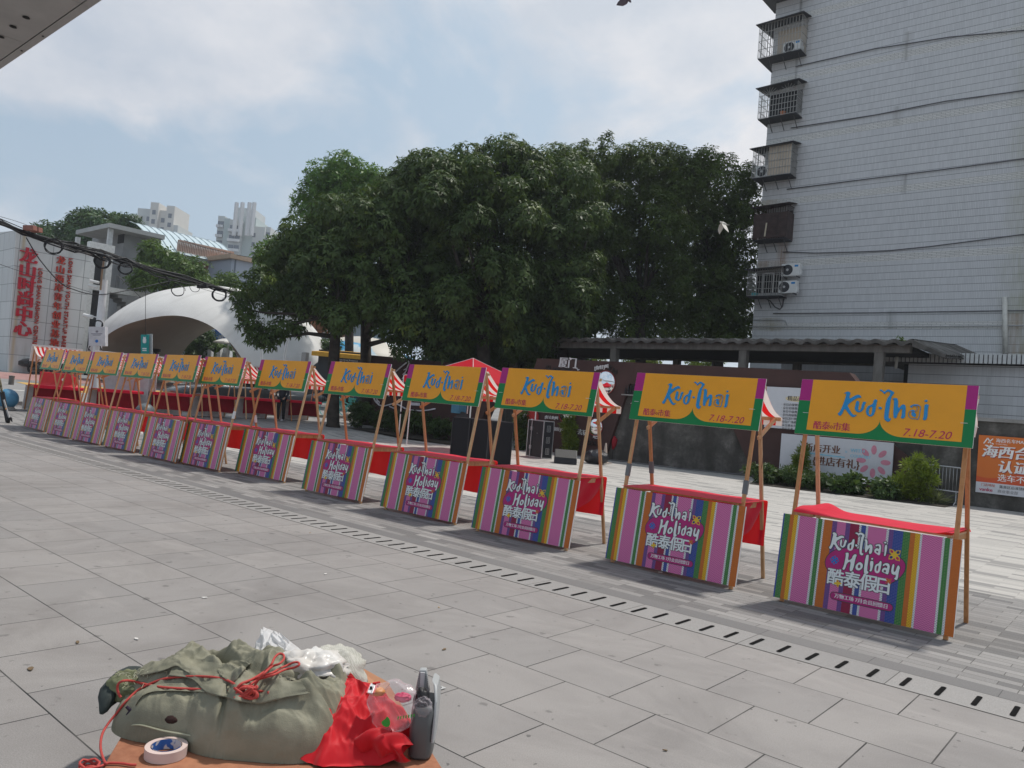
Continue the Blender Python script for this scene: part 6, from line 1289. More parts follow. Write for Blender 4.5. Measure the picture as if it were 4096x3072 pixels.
for lb, L, r_ in (('straight thin white lamp post in front of the canopy', [(1049, 1330), (1040, 1600)], .055), ('bent thin white lamp post right of the straight one', [(1155, 1340), (1138, 1420), (1130, 1600)], .06)):
    mb = MB(); t = 39; pts = [P(x, y, t) for x, y in L]; mb.tube(pts, r_, 8)
    if 'straight' in lb: mb.obox(P(1030, 1331, t), AXR * .3, AXU * .03, AXF * .06)
    o = mb.build('lamp_post', WPOL, smooth='auto'); tag(o, lb, 'lamp post', 'thin white lamp posts in front of the canopy')

# ================================================================== ROAD THINGS
RPL = Mat('red_plastic'); p = RPL.obj(); RPL.col(RPL.ramp(RPL.noise(p, 4, 4), (.3, (.50, .008, .012)), (.7, (.62, .014, .02)))).rough(.5, .4); RPL = RPL.m
GB_ = 'red water filled road barriers'
def barrier(label, px, py, rz, sc=1.0):
    c = G(px, py); r_ = thing('road_barrier', label, 'barrier', tuple(c), rz, GB_); M = ROOTM[r_.name]
    pf = [(-.26, 0), (-.26, .12), (-.13, .3), (-.1, .78), (.1, .78), (.13, .3), (.26, .12), (.26, 0)]
    mb = MB(); mb.prism([(x * sc, z * sc) for x, z in pf], M @ Vector((-.65 * sc, 0, 0)), M.to_3x3() @ Vector((0, 1, 0)), (0, 0, 1), M.to_3x3() @ Vector((1.3 * sc, 0, 0))); mb.build('body', RPL, r_, bevel=.02)
    mb = MB(); mb.lathe([(.06, 0), (.06, .02)], M @ Vector((.3 * sc, -.12 * sc, .5 * sc)), 14, axis=M.to_3x3() @ Vector((0, -1, 0))); mb.build('cap', FOAM, r_)
barrier('red water filled barrier behind the first two stalls', 222, 1562, R(55)); barrier('second red barrier, turned sideways with a white cap', 258, 1560, R(100), .8); barrier('red barrier piece right of the white guard cabinet', 575, 1590, R(60), .7)
gc = thing('guard_cabinet', 'grey white cabinet box marked R7 behind the back row stalls', 'cabinet', tuple(G(510, 1640)))
c = G(510, 1650); t = (c - EYE).dot(AXF); w_ = 180 * t / FPX; h_ = 160 * t / FPX
e_, n_ = Vector((.757, .648, 0)), Vector((-.648, .757, 0))
mb = MB(); mb.obox(c + Vector((0, 0, h_ / 2)), e_ * w_ / 2, n_ * .3, (0, 0, h_ / 2)); mb.build('casing', flat('cabinet_grey', (.42, .43, .45), .5), gc, bevel=.02)
mb = MB(); mb.put(text2d('R7', .2, 0), c + Vector((0, 0, h_ * .25)) + e_ * w_ * .30 - n_ * .305, e_, (0, 0, 1)); mb.build('lettering', BLK, gc)
mb = MB(); c = P(450, 1518, 40); mb.bar(P(320, 1506, 40), P(600, 1523, 40), .1, .16); o = mb.build('boom_arm', flat('boom_white', (.68, .68, .66), .5)); tag(o, 'white horizontal boom arm across the road behind the stalls', 'boom gate')
c = G(440, 1560); mb = MB()
for i in range(4): mb.lathe([(.05, i * .2), (.05, i * .2 + .199)], c, 10, i % 2)
tag(mb.build('marker_post', [FOAM, RPL]), 'small red and white striped marker post on the road', 'post')
def ball(label, px, py, rpx, mat, grp='ball bollards'):
    c = G(px, py); r_ = rpx * (c - EYE).dot(AXF) / FPX; t_ = thing('ball_bollard', label, 'bollard', tuple(c), 0, grp)
    mb = MB(); mb.sphere(c + Vector((0, 0, r_ * 1.08)), r_, 24, 16); mb.build('ball', mat, t_, smooth=True)
    mb = MB(); mb.lathe([(r_ * .95, 0), (r_ * .95, r_ * .08), (r_ * .75, r_ * .14), (r_ * .6, r_ * .38)], c, 24); mb.build('base', CONC, t_, smooth='auto')
BLUEB = flat('worn_blue_paint', (.06, .20, .33), .5, var=.3, scale=3); STB = flat('worn_stone_ball', (.10, .12, .13), .5, var=.4, scale=3)
ball('pale blue ball bollard at the left edge beside the scooter', 25, 1638, 40, BLUEB); ball('grey ball bollard seen through the easel legs behind the stalls', 575, 1692, 38, STB); ball('worn grey ball bollard beside the end of the back row', 1338, 1672, 18, STB); ball('tan ball bollard half hidden behind the left shrub', 1390, 1682, 16, flat('tan_stone_ball', (.28, .25, .21), .7))
c = G(44, 1539); mb = MB(); mb.lathe([(.11, 0), (.11, .36), (.12, .37), (.12, .40), (.03, .42)], c, 16); tag(mb.build('stone_bollard', flat('grey_stone', (.13, .12, .11), .8), smooth='auto'), 'short grey cylinder bollard on the pink paving', 'bollard')

# kick scooter leaning at the left edge
SCB = flat('scooter_black', (.02, .02, .022), .5); kx = thing('kick_scooter', 'folded black electric scooter standing at the left edge', 'scooter', tuple(G(33, 1692)))
c = G(33, 1692); t = (c - EYE).dot(AXF)
q_ = lambda x, y, dt=0: P(x / 5.03, 1420 + y / 5.03, t + dt)
mb = MB(); mb.tube([q_(-60, 300), q_(5, 560), q_(40, 760)], [.028, .03, .03], 8); mb.build('stem', flat('scooter_pattern', (.16, .14, .08), .6, var=.8, scale=22), kx)
mb = MB(); mb.bar(q_(40, 740), q_(160, 1350), .11, .05, AXF); mb.build('deck', SCB, kx, bevel=.01)
mb = MB(); mb.bar(q_(75, 900, -.05), q_(185, 1260, -.05), .035, .03, AXF); mb.build('deck_edge', PIPEL, kx)
mb = MB(); mb.lathe([(.06, -.02), (.07, -.012), (.07, .012), (.06, .02)], q_(165, 1330), 18, axis=AXR); mb.build('wheel', BLK, kx)
mb = MB(); mb.tube([q_(175, 1250), q_(215, 1270), q_(245, 1345)], [.03, .035, .012], 6); mb.build('mudguard', SCB, kx)
mb = MB(); mb.sphere(q_(120, 1085, -.07), .018, 8, 6); mb.build('reflector', flat('amber_reflector', (.75, .30, .03), .3), kx)
# electric moped at the sign wall
mp_ = thing('moped', 'black moped parked by the white sign wall behind the first stall', 'moped', tuple(P(135, 1495, 38)))
w_ = lambda x, y: P(x / 5.03, 1420 + y / 5.03, 38)
for x, y in ((670, 270), (930, 330)):
    mb = MB(); c = w_(x, y); mb.tube([c + AXR * .25 * math.cos(a) + AXU * .25 * math.sin(a) for a in [2 * math.pi * i / 20 for i in range(21)]], .06, 6); mb.build('wheel', BLK, mp_)
mb = MB(); mb.tube([w_(680, 250), w_(650, 130), w_(655, 70)], [.12, .16, .08], 8); mb.tube([w_(680, 260), w_(800, 290), w_(900, 240), w_(960, 230)], [.12, .14, .2, .1], 8); mb.build('body', SCB, mp_, smooth=True)
mb = MB(); mb.tube([w_(585, 105), w_(640, 75), w_(700, 85)], .03, 6); mb.build('handlebar', SCB, mp_)

# grey car behind the back row
m = Mat('car_paint_grey'); m.col((.06, .065, .075)).rough(.22, .6, .5); m.b.inputs['Coat Weight'].default_value = .6; CARP = m.m
m = Mat('car_glass'); m.col((.01, .012, .014)).rough(.06, .6); CARG = m.m; TYRE = flat('tyre_rubber', (.015, .015, .016), .85); RIMM = flat('wheel_rim', (.35, .35, .36), .3, .5, .7); LAMP = flat('headlamp', (.6, .62, .65), .15, .6)
def make_car(label, loc, rz, name='parked_car', paint=CARP):
    r_ = thing(name, label, 'car', loc, rz); M = ROOTM[r_.name]
    # side outline (x forward), upper body as lofted sections
    st_ = [(-2.25, .45, .80, .80), (-2.15, .35, 1.0, .86), (-1.6, .25, 1.02, .90), (-.6, .22, .98, .92), (.5, .22, .97, .92), (1.0, .25, .95, .91), (1.6, .3, .86, .89), (2.1, .35, .74, .82), (2.3, .42, .60, .70)]
    mb = MB(); rings = []
    for x, zb, zt, hw in st_:
        rings.append([(x, -hw * .96, zb), (x, -hw, zb + (zt - zb) * .35), (x, -hw * .97, zb + (zt - zb) * .8), (x, -hw * .86, zt), (x, 0, zt + .03), (x, hw * .86, zt), (x, hw * .97, zb + (zt - zb) * .8), (x, hw, zb + (zt - zb) * .35), (x, hw * .96, zb)])
    vs = [M @ Vector(v) for g in rings for v in g]; n = 9; fs = [(i * n + j, i * n + (j + 1) % n, (i + 1) * n + (j + 1) % n, (i + 1) * n + j) for i in range(len(st_) - 1) for j in range(n)] + [tuple(range(n)), tuple(range((len(st_) - 1) * n, len(st_) * n))]
    mb.add(vs, fs); mb.build('body', paint, r_, smooth='auto', bevel=.02)
    cs = [(-1.95, .0, .78, .84), (-1.3, .46, .62, .80), (-.3, .52, .62, .80), (.25, .46, .62, .80), (1.05, .0, .80, .86)]
    mb = MB(); vs = []
    for x, h_, wt_, wb2 in cs: vs += [(x, -wb2, .97), (x, -wt_ if h_ else -wb2, .98 + h_), (x, wt_ if h_ else wb2, .98 + h_), (x, wb2, .97)]
    mb.add([M @ Vector(v) for v in vs], [(i * 4 + j, i * 4 + j + 1, i * 4 + 5 + j, i * 4 + 4 + j) for i in range(4) for j in range(3)]); mb.build('window', CARG, r_)
    mb = MB(); mb.add([M @ Vector(v) for v in ((-1.3, -.61, 1.445), (.25, -.61, 1.445), (.25, .61, 1.445), (-1.3, .61, 1.445), (-.3, -.61, 1.505), (-.3, .61, 1.505))], [(0, 4, 5, 3), (4, 1, 2, 5)]); mb.build('roof', paint, r_)
    for x in (-1.42, 1.42):
        for s_ in (-1, 1):
            c = M @ Vector((x, .80 * s_, .33)); ax = M.to_3x3() @ Vector((0, s_, 0)); mb = MB(); mb.lathe([(.25, -.1), (.33, -.08), (.34, .0), (.33, .10), (.24, .125)], c, 26, axis=ax); wh = mb.build('wheel', TYRE, r_, smooth='auto')
            mb = MB(); mb.lathe([(.23, .09), (.22, .128), (.06, .11), (.05, .13)], c, 20, axis=ax); mb.build('rim', RIMM, wh)
    for s_ in (-1, 1):
        mb = MB(); mb.add([M @ Vector(v) for v in ((2.18, .45 * s_, .60), (2.14, .66 * s_, .62), (1.75, .84 * s_, .80), (1.85, .70 * s_, .815), (2.15, .45 * s_, .70))], [(0, 1, 2, 3, 4)]); mb.build('headlight', LAMP, r_)
        mb = MB(); mb.sphere(M @ Vector((.75, 1.0 * s_, 1.02)), (.1, .1, .07), 10, 8); mb.build('mirror', paint, r_, smooth=True)
    return r_
cx = PX(650, 1600, -33.2); make_car('dark grey sedan parked behind the back row of stalls', (-33.2, cx.y + 2.6, hgt(-33.2, cx.y + 2)), R(-92))
dc = P(230, 1515, 46); make_car('black car at the far end of the road behind the red barriers', (dc.x, dc.y, hgt(dc.x, dc.y) + .0), R(-80), 'parked_car', flat('car_black', (.012, .012, .014), .3))

# shared bicycles
TEAL = flat('teal_bike_paint', (.06, .36, .33), .4); 
def make_bike(label, loc, rz):
    r_ = thing('bicycle', label, 'bicycle', loc, rz, 'teal shared bicycles parked in a row'); M = ROOTM[r_.name]
    T = lambda *pts: [M @ Vector(p) for p in pts]
    for x in (-.52, .52):
        mb = MB(); mb.tube(T(*[(x + .31 * math.cos(a), 0, .33 + .31 * math.sin(a)) for a in [2 * math.pi * i / 24 for i in range(25)]]), .022, 6); wh = mb.build('wheel', flat('bike_tyre_teal', (.12, .40, .37), .6), r_)
        mb = MB()
        for i in range(8): a = i * math.pi / 4; mb.tube(T((x, 0, .33), (x + .3 * math.cos(a), 0, .33 + .3 * math.sin(a))), .004, 4)
        mb.build('spokes', RIMM, wh)
    mb = MB(); mb.tube(T((.52, 0, .33), (.38, 0, .78), (.33, 0, .95)), .02, 6); mb.tube(T((.40, 0, .70), (-.05, 0, .30), (-.52, 0, .33)), .022, 6); mb.tube(T((-.05, 0, .30), (-.2, 0, .80)), .018, 6); mb.tube(T((-.52, 0, .33), (-.17, 0, .68)), .015, 6); mb.build('frame', TEAL, r_, smooth=True)
    mb = MB(); mb.tube(T((.25, -.28, 1.0), (.33, -.2, .98), (.34, .2, .98), (.25, .28, 1.0)), .014, 6); mb.build('handlebar', BLK, r_)
    mb = MB(); mb.obox(M @ Vector((-.21, 0, .84)), M.to_3x3() @ Vector((.13, 0, 0)), M.to_3x3() @ Vector((0, .07, 0)), (0, 0, .03)); mb.build('saddle', BLK, r_, bevel=.02)
    mb = MB(); mb.obox(M @ Vector((.50, 0, .82)), M.to_3x3() @ Vector((.13, 0, 0)), M.to_3x3() @ Vector((0, .13, 0)), (0, 0, .10)); mb.build('basket', TEAL, r_)
    return r_
bk0 = None
bl = ['leftmost teal bicycle beside the black clothed person', 'second teal bicycle from the left', 'third teal bicycle, behind the last back row table', 'fourth teal bicycle, left of the worn ball bollard', 'fifth teal bicycle, above the left shrub', 'rightmost teal bicycle next to the brown wing wall']
for i, (px, py) in enumerate(((1215, 1672), (1262, 1672), (1310, 1672), (1385, 1668), (1440, 1668), (1500, 1668))):
    c = G(px, py) + Vector((-1.5, 2.6, 0)); c.z = hgt(c.x, c.y); 
    if bk0 is None: bk0 = make_bike(bl[0], tuple(c), R(12))
    else: place_copy(bk0, tuple(c), R(12 + (i % 3) * 9 - 6), bl[i])

# person in black behind the back row
def skin_body(name, joints, edges, radii, mat, parent, sub=2, root=0):
    me = bpy.data.meshes.new(name); I = ROOTM[parent.name].inverted(); me.from_pydata([tuple(I @ Vector(j)) for j in joints], edges, [])
    o = bpy.data.objects.new(name, me); COL.objects.link(o); md = o.modifiers.new('s', 'SKIN')
    for i, r_ in enumerate(radii): me.skin_vertices[0].data[i].radius = (r_, r_) if not hasattr(r_, '__len__') else r_
    me.skin_vertices[0].data[root].use_root = True
    o.modifiers.new('d', 'SUBSURF').levels = sub; o.modifiers['d'].render_levels = sub
    dg = bpy.context.evaluated_depsgraph_get(); m2 = bpy.data.meshes.new_from_object(o.evaluated_get(dg)); bpy.data.objects.remove(o); m2.materials.clear(); m2.materials.append(mat)
    m2.polygons.foreach_set('use_smooth', [True] * len(m2.polygons)); m2.name = name
    o = bpy.data.objects.new(name, m2); COL.objects.link(o); o.parent = parent; return o
c = G(1120, 1683); ps = thing('person', 'person in dark top and black trousers standing behind the back row table', 'person', tuple(c)); e_, n_ = Vector((.757, .648, 0)), Vector((.648, -.757, 0))
J = lambda x, y, z: c + e_ * x + n_ * y + Vector((0, 0, z))
BODYM = flat('black_trousers', (.012, .012, .016), .8); SKIN = flat('skin', (.45, .27, .19), .55); TOPM = flat('dark_navy_top', (.02, .022, .03), .8)
skin_body('body', [J(0, 0, .92), J(-.09, 0, .86), J(-.11, .02, .48), J(-.11, -.02, .08), J(-.11, .1, .04), J(.09, 0, .86), J(.11, .02, .48), J(.12, -.02, .08), J(.12, .1, .04)], [(0, 1), (1, 2), (2, 3), (3, 4), (0, 5), (5, 6), (6, 7), (7, 8)], [.13, .10, .075, .055, .05, .10, .075, .055, .05], BODYM, ps)
skin_body('jacket', [J(0, 0, .90), J(0, 0, 1.12), J(0, -.01, 1.36), J(-.19, 0, 1.36), J(-.25, .03, 1.08), J(-.18, .20, .95), J(.19, 0, 1.36), J(.25, .03, 1.08), J(.18, .20, .95)], [(0, 1), (1, 2), (2, 3), (3, 4), (4, 5), (2, 6), (6, 7), (7, 8)], [.15, .14, .14, .07, .05, .042, .07, .05, .042], TOPM, ps)
skin_body('head', [J(0, 0, 1.40), J(0, .01, 1.50), J(0, .02, 1.58), J(0, .025, 1.68)], [(0, 1), (1, 2), (2, 3)], [.05, .05, .085, .075], SKIN, ps)
mb = MB(); mb.sphere(J(0, -.005, 1.66), (.10, .10, .105), 16, 12); mb.build('hair', BLK, ps, smooth=True)
for s_ in (-1, 1):
    mb = MB(); mb.obox(J(.115 * s_, .06, .035), e_ * .045, n_ * .13, (0, 0, .03)); mb.build('shoe', flat('pale_shoe', (.4, .4, .42), .6), ps, bevel=.015)
    hj = [J(.175 * s_, .20, .95), J(.165 * s_, .26, .92), J(.16 * s_, .29, .90)]; ed = [(0, 1), (1, 2)]; rd = [.028, .032, .028]
    for k in range(4):
        b = len(hj); o_ = (k - 1.5) * .017; hj += [J(.16 * s_ + o_, .32, .885 - .005 * k), J(.16 * s_ + o_, .345, .86)]; ed += [(2, b), (b, b + 1)]; rd += [.009, .008]
    b = len(hj); hj += [J((.16 - .04) * s_, .27, .90), J((.16 - .055) * s_, .295, .88)]; ed += [(1, b), (b, b + 1)]; rd += [.010, .009]
    skin_body('hand', hj, ed, rd, SKIN, ps, 1)

# ================================================================== STAGE GEAR BY THE BROWN WALL
TENTR = Mat('tent_red'); TENTR.col((.55, .012, .03)).rough(.7, .2)
tr = TENTR.n('ShaderNodeBsdfTranslucent'); tr.inputs['Color'].default_value = (.9, .03, .05, 1); ms = TENTR.n('ShaderNodeMixShader'); ms.inputs[0].default_value = .45; TENTR.l(TENTR.b.outputs[0], ms.inputs[1]); TENTR.l(tr.outputs[0], ms.inputs[2]); TENTR.l(ms.outputs[0], TENTR.o.inputs['Surface']); TENTR = TENTR.m
l1, l2 = G(1626, 1782), G(1885, 1760); ap = P(1893, 1433, 24.5)
cx, cy = ap.x, ap.y; gr_ = hgt(cx, cy); tn = thing('pop_up_tent', 'red pop up tent with white legs peeking over the stall signs', 'tent', (cx, cy, gr_))
h_ = 1.5; ez = 2.25 + gr_; az = ap.z
mb = MB(); cs = [(cx - h_, cy - h_), (cx + h_, cy - h_), (cx + h_, cy + h_), (cx - h_, cy + h_)]
def tentpt(i, u, v):
    a, b = cs[i], cs[(i + 1) % 4]; x, y = a[0] + (b[0] - a[0]) * u, a[1] + (b[1] - a[1]) * u; k = 1 - v
    return (cx + (x - cx) * k, cy + (y - cy) * k, ez + (az - ez) * (v ** 1.15) - .06 * math.sin(math.pi * u) * k)
for i in range(4): mb.grid(lambda u, v: tentpt(i, u, v), 8, 8); mb.grid(lambda u, v: (tentpt(i, u, 0)[0], tentpt(i, u, 0)[1], tentpt(i, u, 0)[2] - .2 * v), 8, 1)
mb.build('roof', TENTR, tn, smooth='auto', fixn=False)
mb = MB()
for i in range(4): mb.tube([tentpt(i, 0, v) for v in [k / 8 for k in range(9)]], .012, 5)
mb.build('seam_trim', flat('pale_pink_trim', (.6, .45, .45), .7), tn)
for x, y in cs:
    mb = MB(); mb.tube([(x, y, hgt(x, y)), (x, y, ez)], .02, 6); lg = mb.build('leg', ACW, tn)
    mb = MB(); mb.box(x - .03, x + .03, y - .03, y + .03, hgt(x, y) + 1.05, hgt(x, y) + 1.12); mb.build('clamp', BLK, lg)
mb = MB(); mb.tube([l1, l1 + Vector((0.02, 0, 2.0))], .022, 6); mb.lathe([(.05, 0), (.05, .012)], l1, 10); tag(mb.build('white_stand_pole', ACW), 'thin white stand pole in front of the shrubs', 'pole')
SPK = Mat('black_speaker_cloth'); SPK.col((.018, .017, .02)).rough(.85, .2); SPK = SPK.m
def boxthing(name, label, cat, c, ax, ay, az_, mat, grp=None, bevel=.015):
    r_ = thing(name, label, cat, tuple(c), 0, grp); mb = MB(); mb.obox(Vector(c) + Vector(az_), ax, ay, az_); mb.build('cabinet', mat, r_, bevel=bevel); return r_
SPG = 'tall black speaker cabinets in a row'
for i, (pa, pb, top) in enumerate((((1795, 1852), (1868, 1862), 1667), ((1874, 1862), (1945, 1870), 1676), ((1950, 1868), (2042, 1872), 1684))):
    a, b = G(*pa), G(*pb); ex = (b - a) / 2; ex.z = 0; t = (a - EYE).dot(AXF); h_ = (pa[1] - top) * t / FPX; ny = Vector((-ex.y, ex.x, 0)).normalized() * .35
    if ny.dot(AXF) < 0: ny = -ny
    cc = (a + b) / 2 + ny; cc.z = hgt(cc.x, cc.y); r_ = boxthing('speaker_cabinet', ['leftmost tall black speaker cabinet, its corner towards the plaza', 'middle tall black speaker cabinet of the row', 'rightmost tall black speaker cabinet, beside the dark feathery bush'][i], 'speaker', cc, ex * .98, ny, (0, 0, h_ / 2), SPK, SPG)
    mb = MB(); f0 = cc - ny * 1.012
    for s_ in (-.92, .92): mb.bar(f0 + ex * s_ + Vector((0, 0, .03)), f0 + ex * s_ + Vector((0, 0, h_ - .03)), .02, .02, (0, 1, 0))
    mb.build('edge_trim', flat('speaker_trim', (.035, .034, .038), .4), r_)
for nm, lb, px, py, w2, h2, mt in (('cable_reel', 'dark cable reel lying on top of the left speaker cabinet', 1862, 1664, .2, .14, SCB), ('toolbox', 'small blue plastic crate behind the speaker cabinets', 1835, 1636, .16, .13, flat('dull_blue_plastic', (.04, .16, .25), .5))):
    c = P(px, py, 23.3); r_ = thing(nm, lb, nm.replace('_', ' '), tuple(c)); mb = MB()
    if nm == 'cable_reel': mb.lathe([(.0, 0), (w2, 0), (w2, .03), (.1, .05), (.1, .2), (w2, .22), (w2, .25), (0, .25)], c - Vector((0, 0, .12)), 18, axis=(.3, -1, .2))
    else: mb.obox(c, (w2, 0, 0), (0, w2, 0), (0, 0, h2))
    mb.build('body', mt, r_)
# flight case
ALU = flat('aluminium_edge', (.55, .55, .56), .3, .5, .8); CASEB = flat('case_black_laminate', (.013, .013, .017), .45)
a, b, c3 = G(*(1800 + 840 / 2.765, 1350 + 1310 / 2.765)), G(*(1800 + 1010 / 2.765, 1350 + 1342 / 2.765)), G(*(1800 + 1120 / 2.765, 1350 + 1345 / 2.765))
fc = thing('flight_case', 'tall black flight case with aluminium edges and recessed handles', 'flight case', tuple(a)); h_ = 1.17
ex = b - a; ex.z = 0; ey = c3 - b; ey.z = 0; zz_ = Vector((0, 0, 1))
mb = MB(); mb.obox(a + ex / 2 + ey / 2 + zz_ * h_ / 2, ex / 2, ey / 2, (0, 0, h_ / 2)); mb.build('shell', CASEB, fc)
mb = MB(); g = [a, b, b + ey, a + ey]
for i in range(4): mb.bar(g[i], g[i] + zz_ * h_, .024, .024); mb.bar(g[i] + zz_ * h_, g[(i + 1) % 4] + zz_ * h_, .024, .024); mb.bar(g[i] + zz_ * .02, g[(i + 1) % 4] + zz_ * .02, .024, .024)
k_ = ex * .26; mb.bar(a + k_ - ey.normalized() * .008, a + k_ + zz_ * h_ - ey.normalized() * .008, .04, .02); mb.build('edging', ALU, fc)
for i in range(3):
    hc = b + ey * .5 + ex.normalized() * .006 + zz_ * h_ * (.2 + .3 * i); en = ey.normalized(); mb = MB()
    for s_ in (-1, 1): mb.bar(hc + en * .06 * s_ - zz_ * .09, hc + en * .06 * s_ + zz_ * .09, .015, .015); mb.bar(hc + zz_ * .09 * s_ - en * .06, hc + zz_ * .09 * s_ + en * .06, .015, .015)
    mb.bar(hc - zz_ * .07, hc + zz_ * .07, .03, .02); mb.build('handle', ALU, fc)
for i in range(2):
    hc = a + k_ - ey.normalized() * .02 + zz_ * h_ * (.27 + .5 * i); mb = MB(); mb.obox(hc, ex.normalized() * .05, ey.normalized() * .015, (0, 0, .06)); mb.build('latch', ALU, fc)
mb = MB(); mb.sphere(a + ex * .62 - ey.normalized() * .01 + zz_ * h_ * .66, .012, 8, 6); mb.build('lock', ALU, fc)
# monitor wedge
a, b = G(1800 + 1150 / 2.765, 1350 + 1392 / 2.765), G(1800 + 1400 / 2.765, 1350 + 1412 / 2.765); ex = b - a; ex.z = 0; ny = Vector((-ex.y, ex.x, 0)).normalized()
if ny.dot(AXF) < 0: ny = -ny
mw = thing('monitor_speaker', 'black wedge monitor speaker lying on the pale paving', 'speaker', tuple(a)); z0 = Vector((0, 0, a.z + .01)); a0 = Vector((a.x, a.y, 0))
mb = MB(); mb.prism([(0, 0), (.50, 0), (.50, .30), (.36, .40), (.02, .16)], a0 + z0, ny, (0, 0, 1), ex); mb.build('cabinet', CASEB, mw, bevel=.012)
mb = MB(); sl = (ny * .34 + Vector((0, 0, .24))); mb.obox(a0 + z0 + ny * .185 + Vector((0, 0, .286)) + ex / 2, ex * .47, sl * .46, sl.cross(ex).normalized() * .006); mb.build('grille', flat('speaker_grille', (.035, .034, .033), .6, .3), mw)
# black tarp bag
c = G(2365, 1855); rb = random.Random(8); mb = MB()
mb.sphere(c + Vector((0, .2, .2)), (.42, .3, .26), 24, 16); bgm = MB()
bgm.v = [tuple(Vector(v) + Vector((noise.noise(Vector(v) * 4), noise.noise(Vector(v) * 4 + Vector((9, 0, 0))), noise.noise(Vector(v) * 5 + Vector((0, 7, 0))))) * .09) for v in mb.v]; bgm.v = [(x, y, max(z, c.z + .01)) for x, y, z in bgm.v]; bgm.f = mb.f; bgm.k = mb.k
m = Mat('black_tarp'); m.col((.022, .022, .026)).rough(.35, .5); m.bump(m.noise(m.obj(), 9, 5, .6, .6), .6, .06); tag(bgm.build('tarp_bundle', m.m, smooth=True), 'crumpled black tarpaulin bundle beside the monitor speaker', 'tarpaulin')
# lighting stand
c = G(2318, 1815); lsn = thing('lighting_stand', 'black lighting stand with LED lamp heads in front of the mirrors', 'lighting stand', tuple(c))
mb = MB(); mb.tube([c, c + Vector((0, 0, 2.0))], .028, 8); mb.tube([c + Vector((-1.0, 0, 1.95)), c + Vector((1.1, 0, 1.95))], .022, 6)
for a in (0, 2.1, 4.2): mb.tube([c + Vector((0, 0, .45)), c + Vector((.55 * math.cos(a), .55 * math.sin(a), .01))], .014, 6)
mb.build('frame', BLK, lsn)
LED = flat('led_honeycomb', (.45, .45, .47), .4)
for px, py in ((2207, 1655), (2267, 1660), (2390, 1672), (2425, 1677)):
    q = P(px, py, (c - EYE).dot(AXF)); mb = MB(); ax = (EYE - q); ax.z = 0; ax.normalize(); mb.lathe([(.02, -.16), (.10, -.12), (.12, 0), (.11, .012)], q, 18, axis=ax); lh = mb.build('lamp_head', BLK, lsn)
    mb = MB()
    for i in range(19):
        rr_ = 0 if i == 0 else (.04 if i < 7 else .08); aa = i * math.pi / 3 if i < 7 else i * math.pi / 6; r3 = ax.cross(Vector((0, 0, 1))); mb.sphere(q + ax * .014 + r3 * rr_ * math.cos(aa) + Vector((0, 0, rr_ * math.sin(aa))), .013, 6, 4)
    mb.build('led_cluster', LED, lh)
# cone and furled red parasol
c = G(2418, 1852); cn = thing('traffic_cone', 'faded pale traffic cone at the foot of the brown wall', 'traffic cone', tuple(c)); mb = MB(); mb.lathe([(.13, 0), (.13, .02), (.10, .03), (.025, .62), (.02, .63)], c, 18); mb.build('cone', flat('faded_cone', (.50, .40, .33), .6, var=.2), cn, smooth='auto'); mb = MB(); mb.box(c.x - .17, c.x + .17, c.y - .17, c.y + .17, c.z, c.z + .025); mb.build('base', flat('cone_base', (.4, .33, .28), .7), cn)
c = G(2432, 1838) + Vector((0, .25, 0)); rp = thing('folded_red_parasol', 'folded dark red parasol leaning by the traffic cone', 'parasol', tuple(c)); mb = MB(); mb.tube([c, c + Vector((.02, 0, .75))], .012, 6); mb.build('pole', BLK, rp); mb = MB(); mb.tube([c + Vector((0, 0, .35)), c + Vector((.03, 0, .5)), c + Vector((.05, 0, .68)), c + Vector((.02, 0, .8))], [.03, .08, .10, .03], 8); mb.build('canopy', flat('dark_red_fabric', (.30, .01, .02), .8), rp, smooth=True)
# niche shelf with potted things by the slanted gap
c = PY(2520, 1578, 22.35); ns = thing('wall_niche_shelf', 'small wall shelf with dark bottles in the gap left of the second sign', 'shelf', tuple(c)); mb = MB(); mb.box(c.x - .25, c.x + .35, 22.2, 22.44, c.z - .04, c.z); mb.build('board', CONC, ns)
mb = MB()
for i in range(5): mb.lathe([(.035, 0), (.035, .16 + .05 * (i % 3)), (.012, .22 + .05 * (i % 3)), (.012, .3)], (c.x - .15 + .1 * i, 22.3, c.z + .002), 10)
mb.build('bottles', BLK, ns)['kind'] = 'stuff'

# ================================================================== BIRDS
def bird(label, c, fwd, wing, mat, span=.32, up=.5):
    c, f = Vector(c), Vector(fwd).normalized(); s_ = f.cross(Vector((0, 0, 1))).normalized(); r_ = thing('bird', label, 'bird', tuple(c)); u = s_.cross(f)
    mb = MB(); pts = [c + f * .17, c + f * .14, c + f * .08, c, c - f * .09, c - f * .16, c - f * .24]; mb.tube(pts, [.006, .028, .03, .05, .04, .02, .012], 10)
    mb.add([c - f * .14 + s_ * .02, c - f * .27 + s_ * .06, c - f * .27 - s_ * .06, c - f * .14 - s_ * .02, c - f * .14 + s_ * .02 + u * .006, c - f * .27 + s_ * .06 + u * .004, c - f * .27 - s_ * .06 + u * .004, c - f * .14 - s_ * .02 + u * .006], [(0, 1, 2, 3), (4, 5, 6, 7), (0, 1, 5, 4), (1, 2, 6, 5), (2, 3, 7, 6)]); mb.build('body', mat, r_, smooth=True)
    for k in (-1, 1):
        mb = MB(); L = [(0, .08), (.35, .11), (.7, .06), (1, -.1), (.75, -.12), (.4, -.12), (0, -.08)]
        top = [c + s_ * (k * span * x) + f * y + u * (wing * x * span + .02) for x, y in L]; mb.add(top + [p - u * .008 for p in top], [tuple(range(7)), tuple(range(7, 14))] + [(i, (i + 1) % 7, 7 + (i + 1) % 7, 7 + i) for i in range(7)]); mb.build('wing', mat, r_)
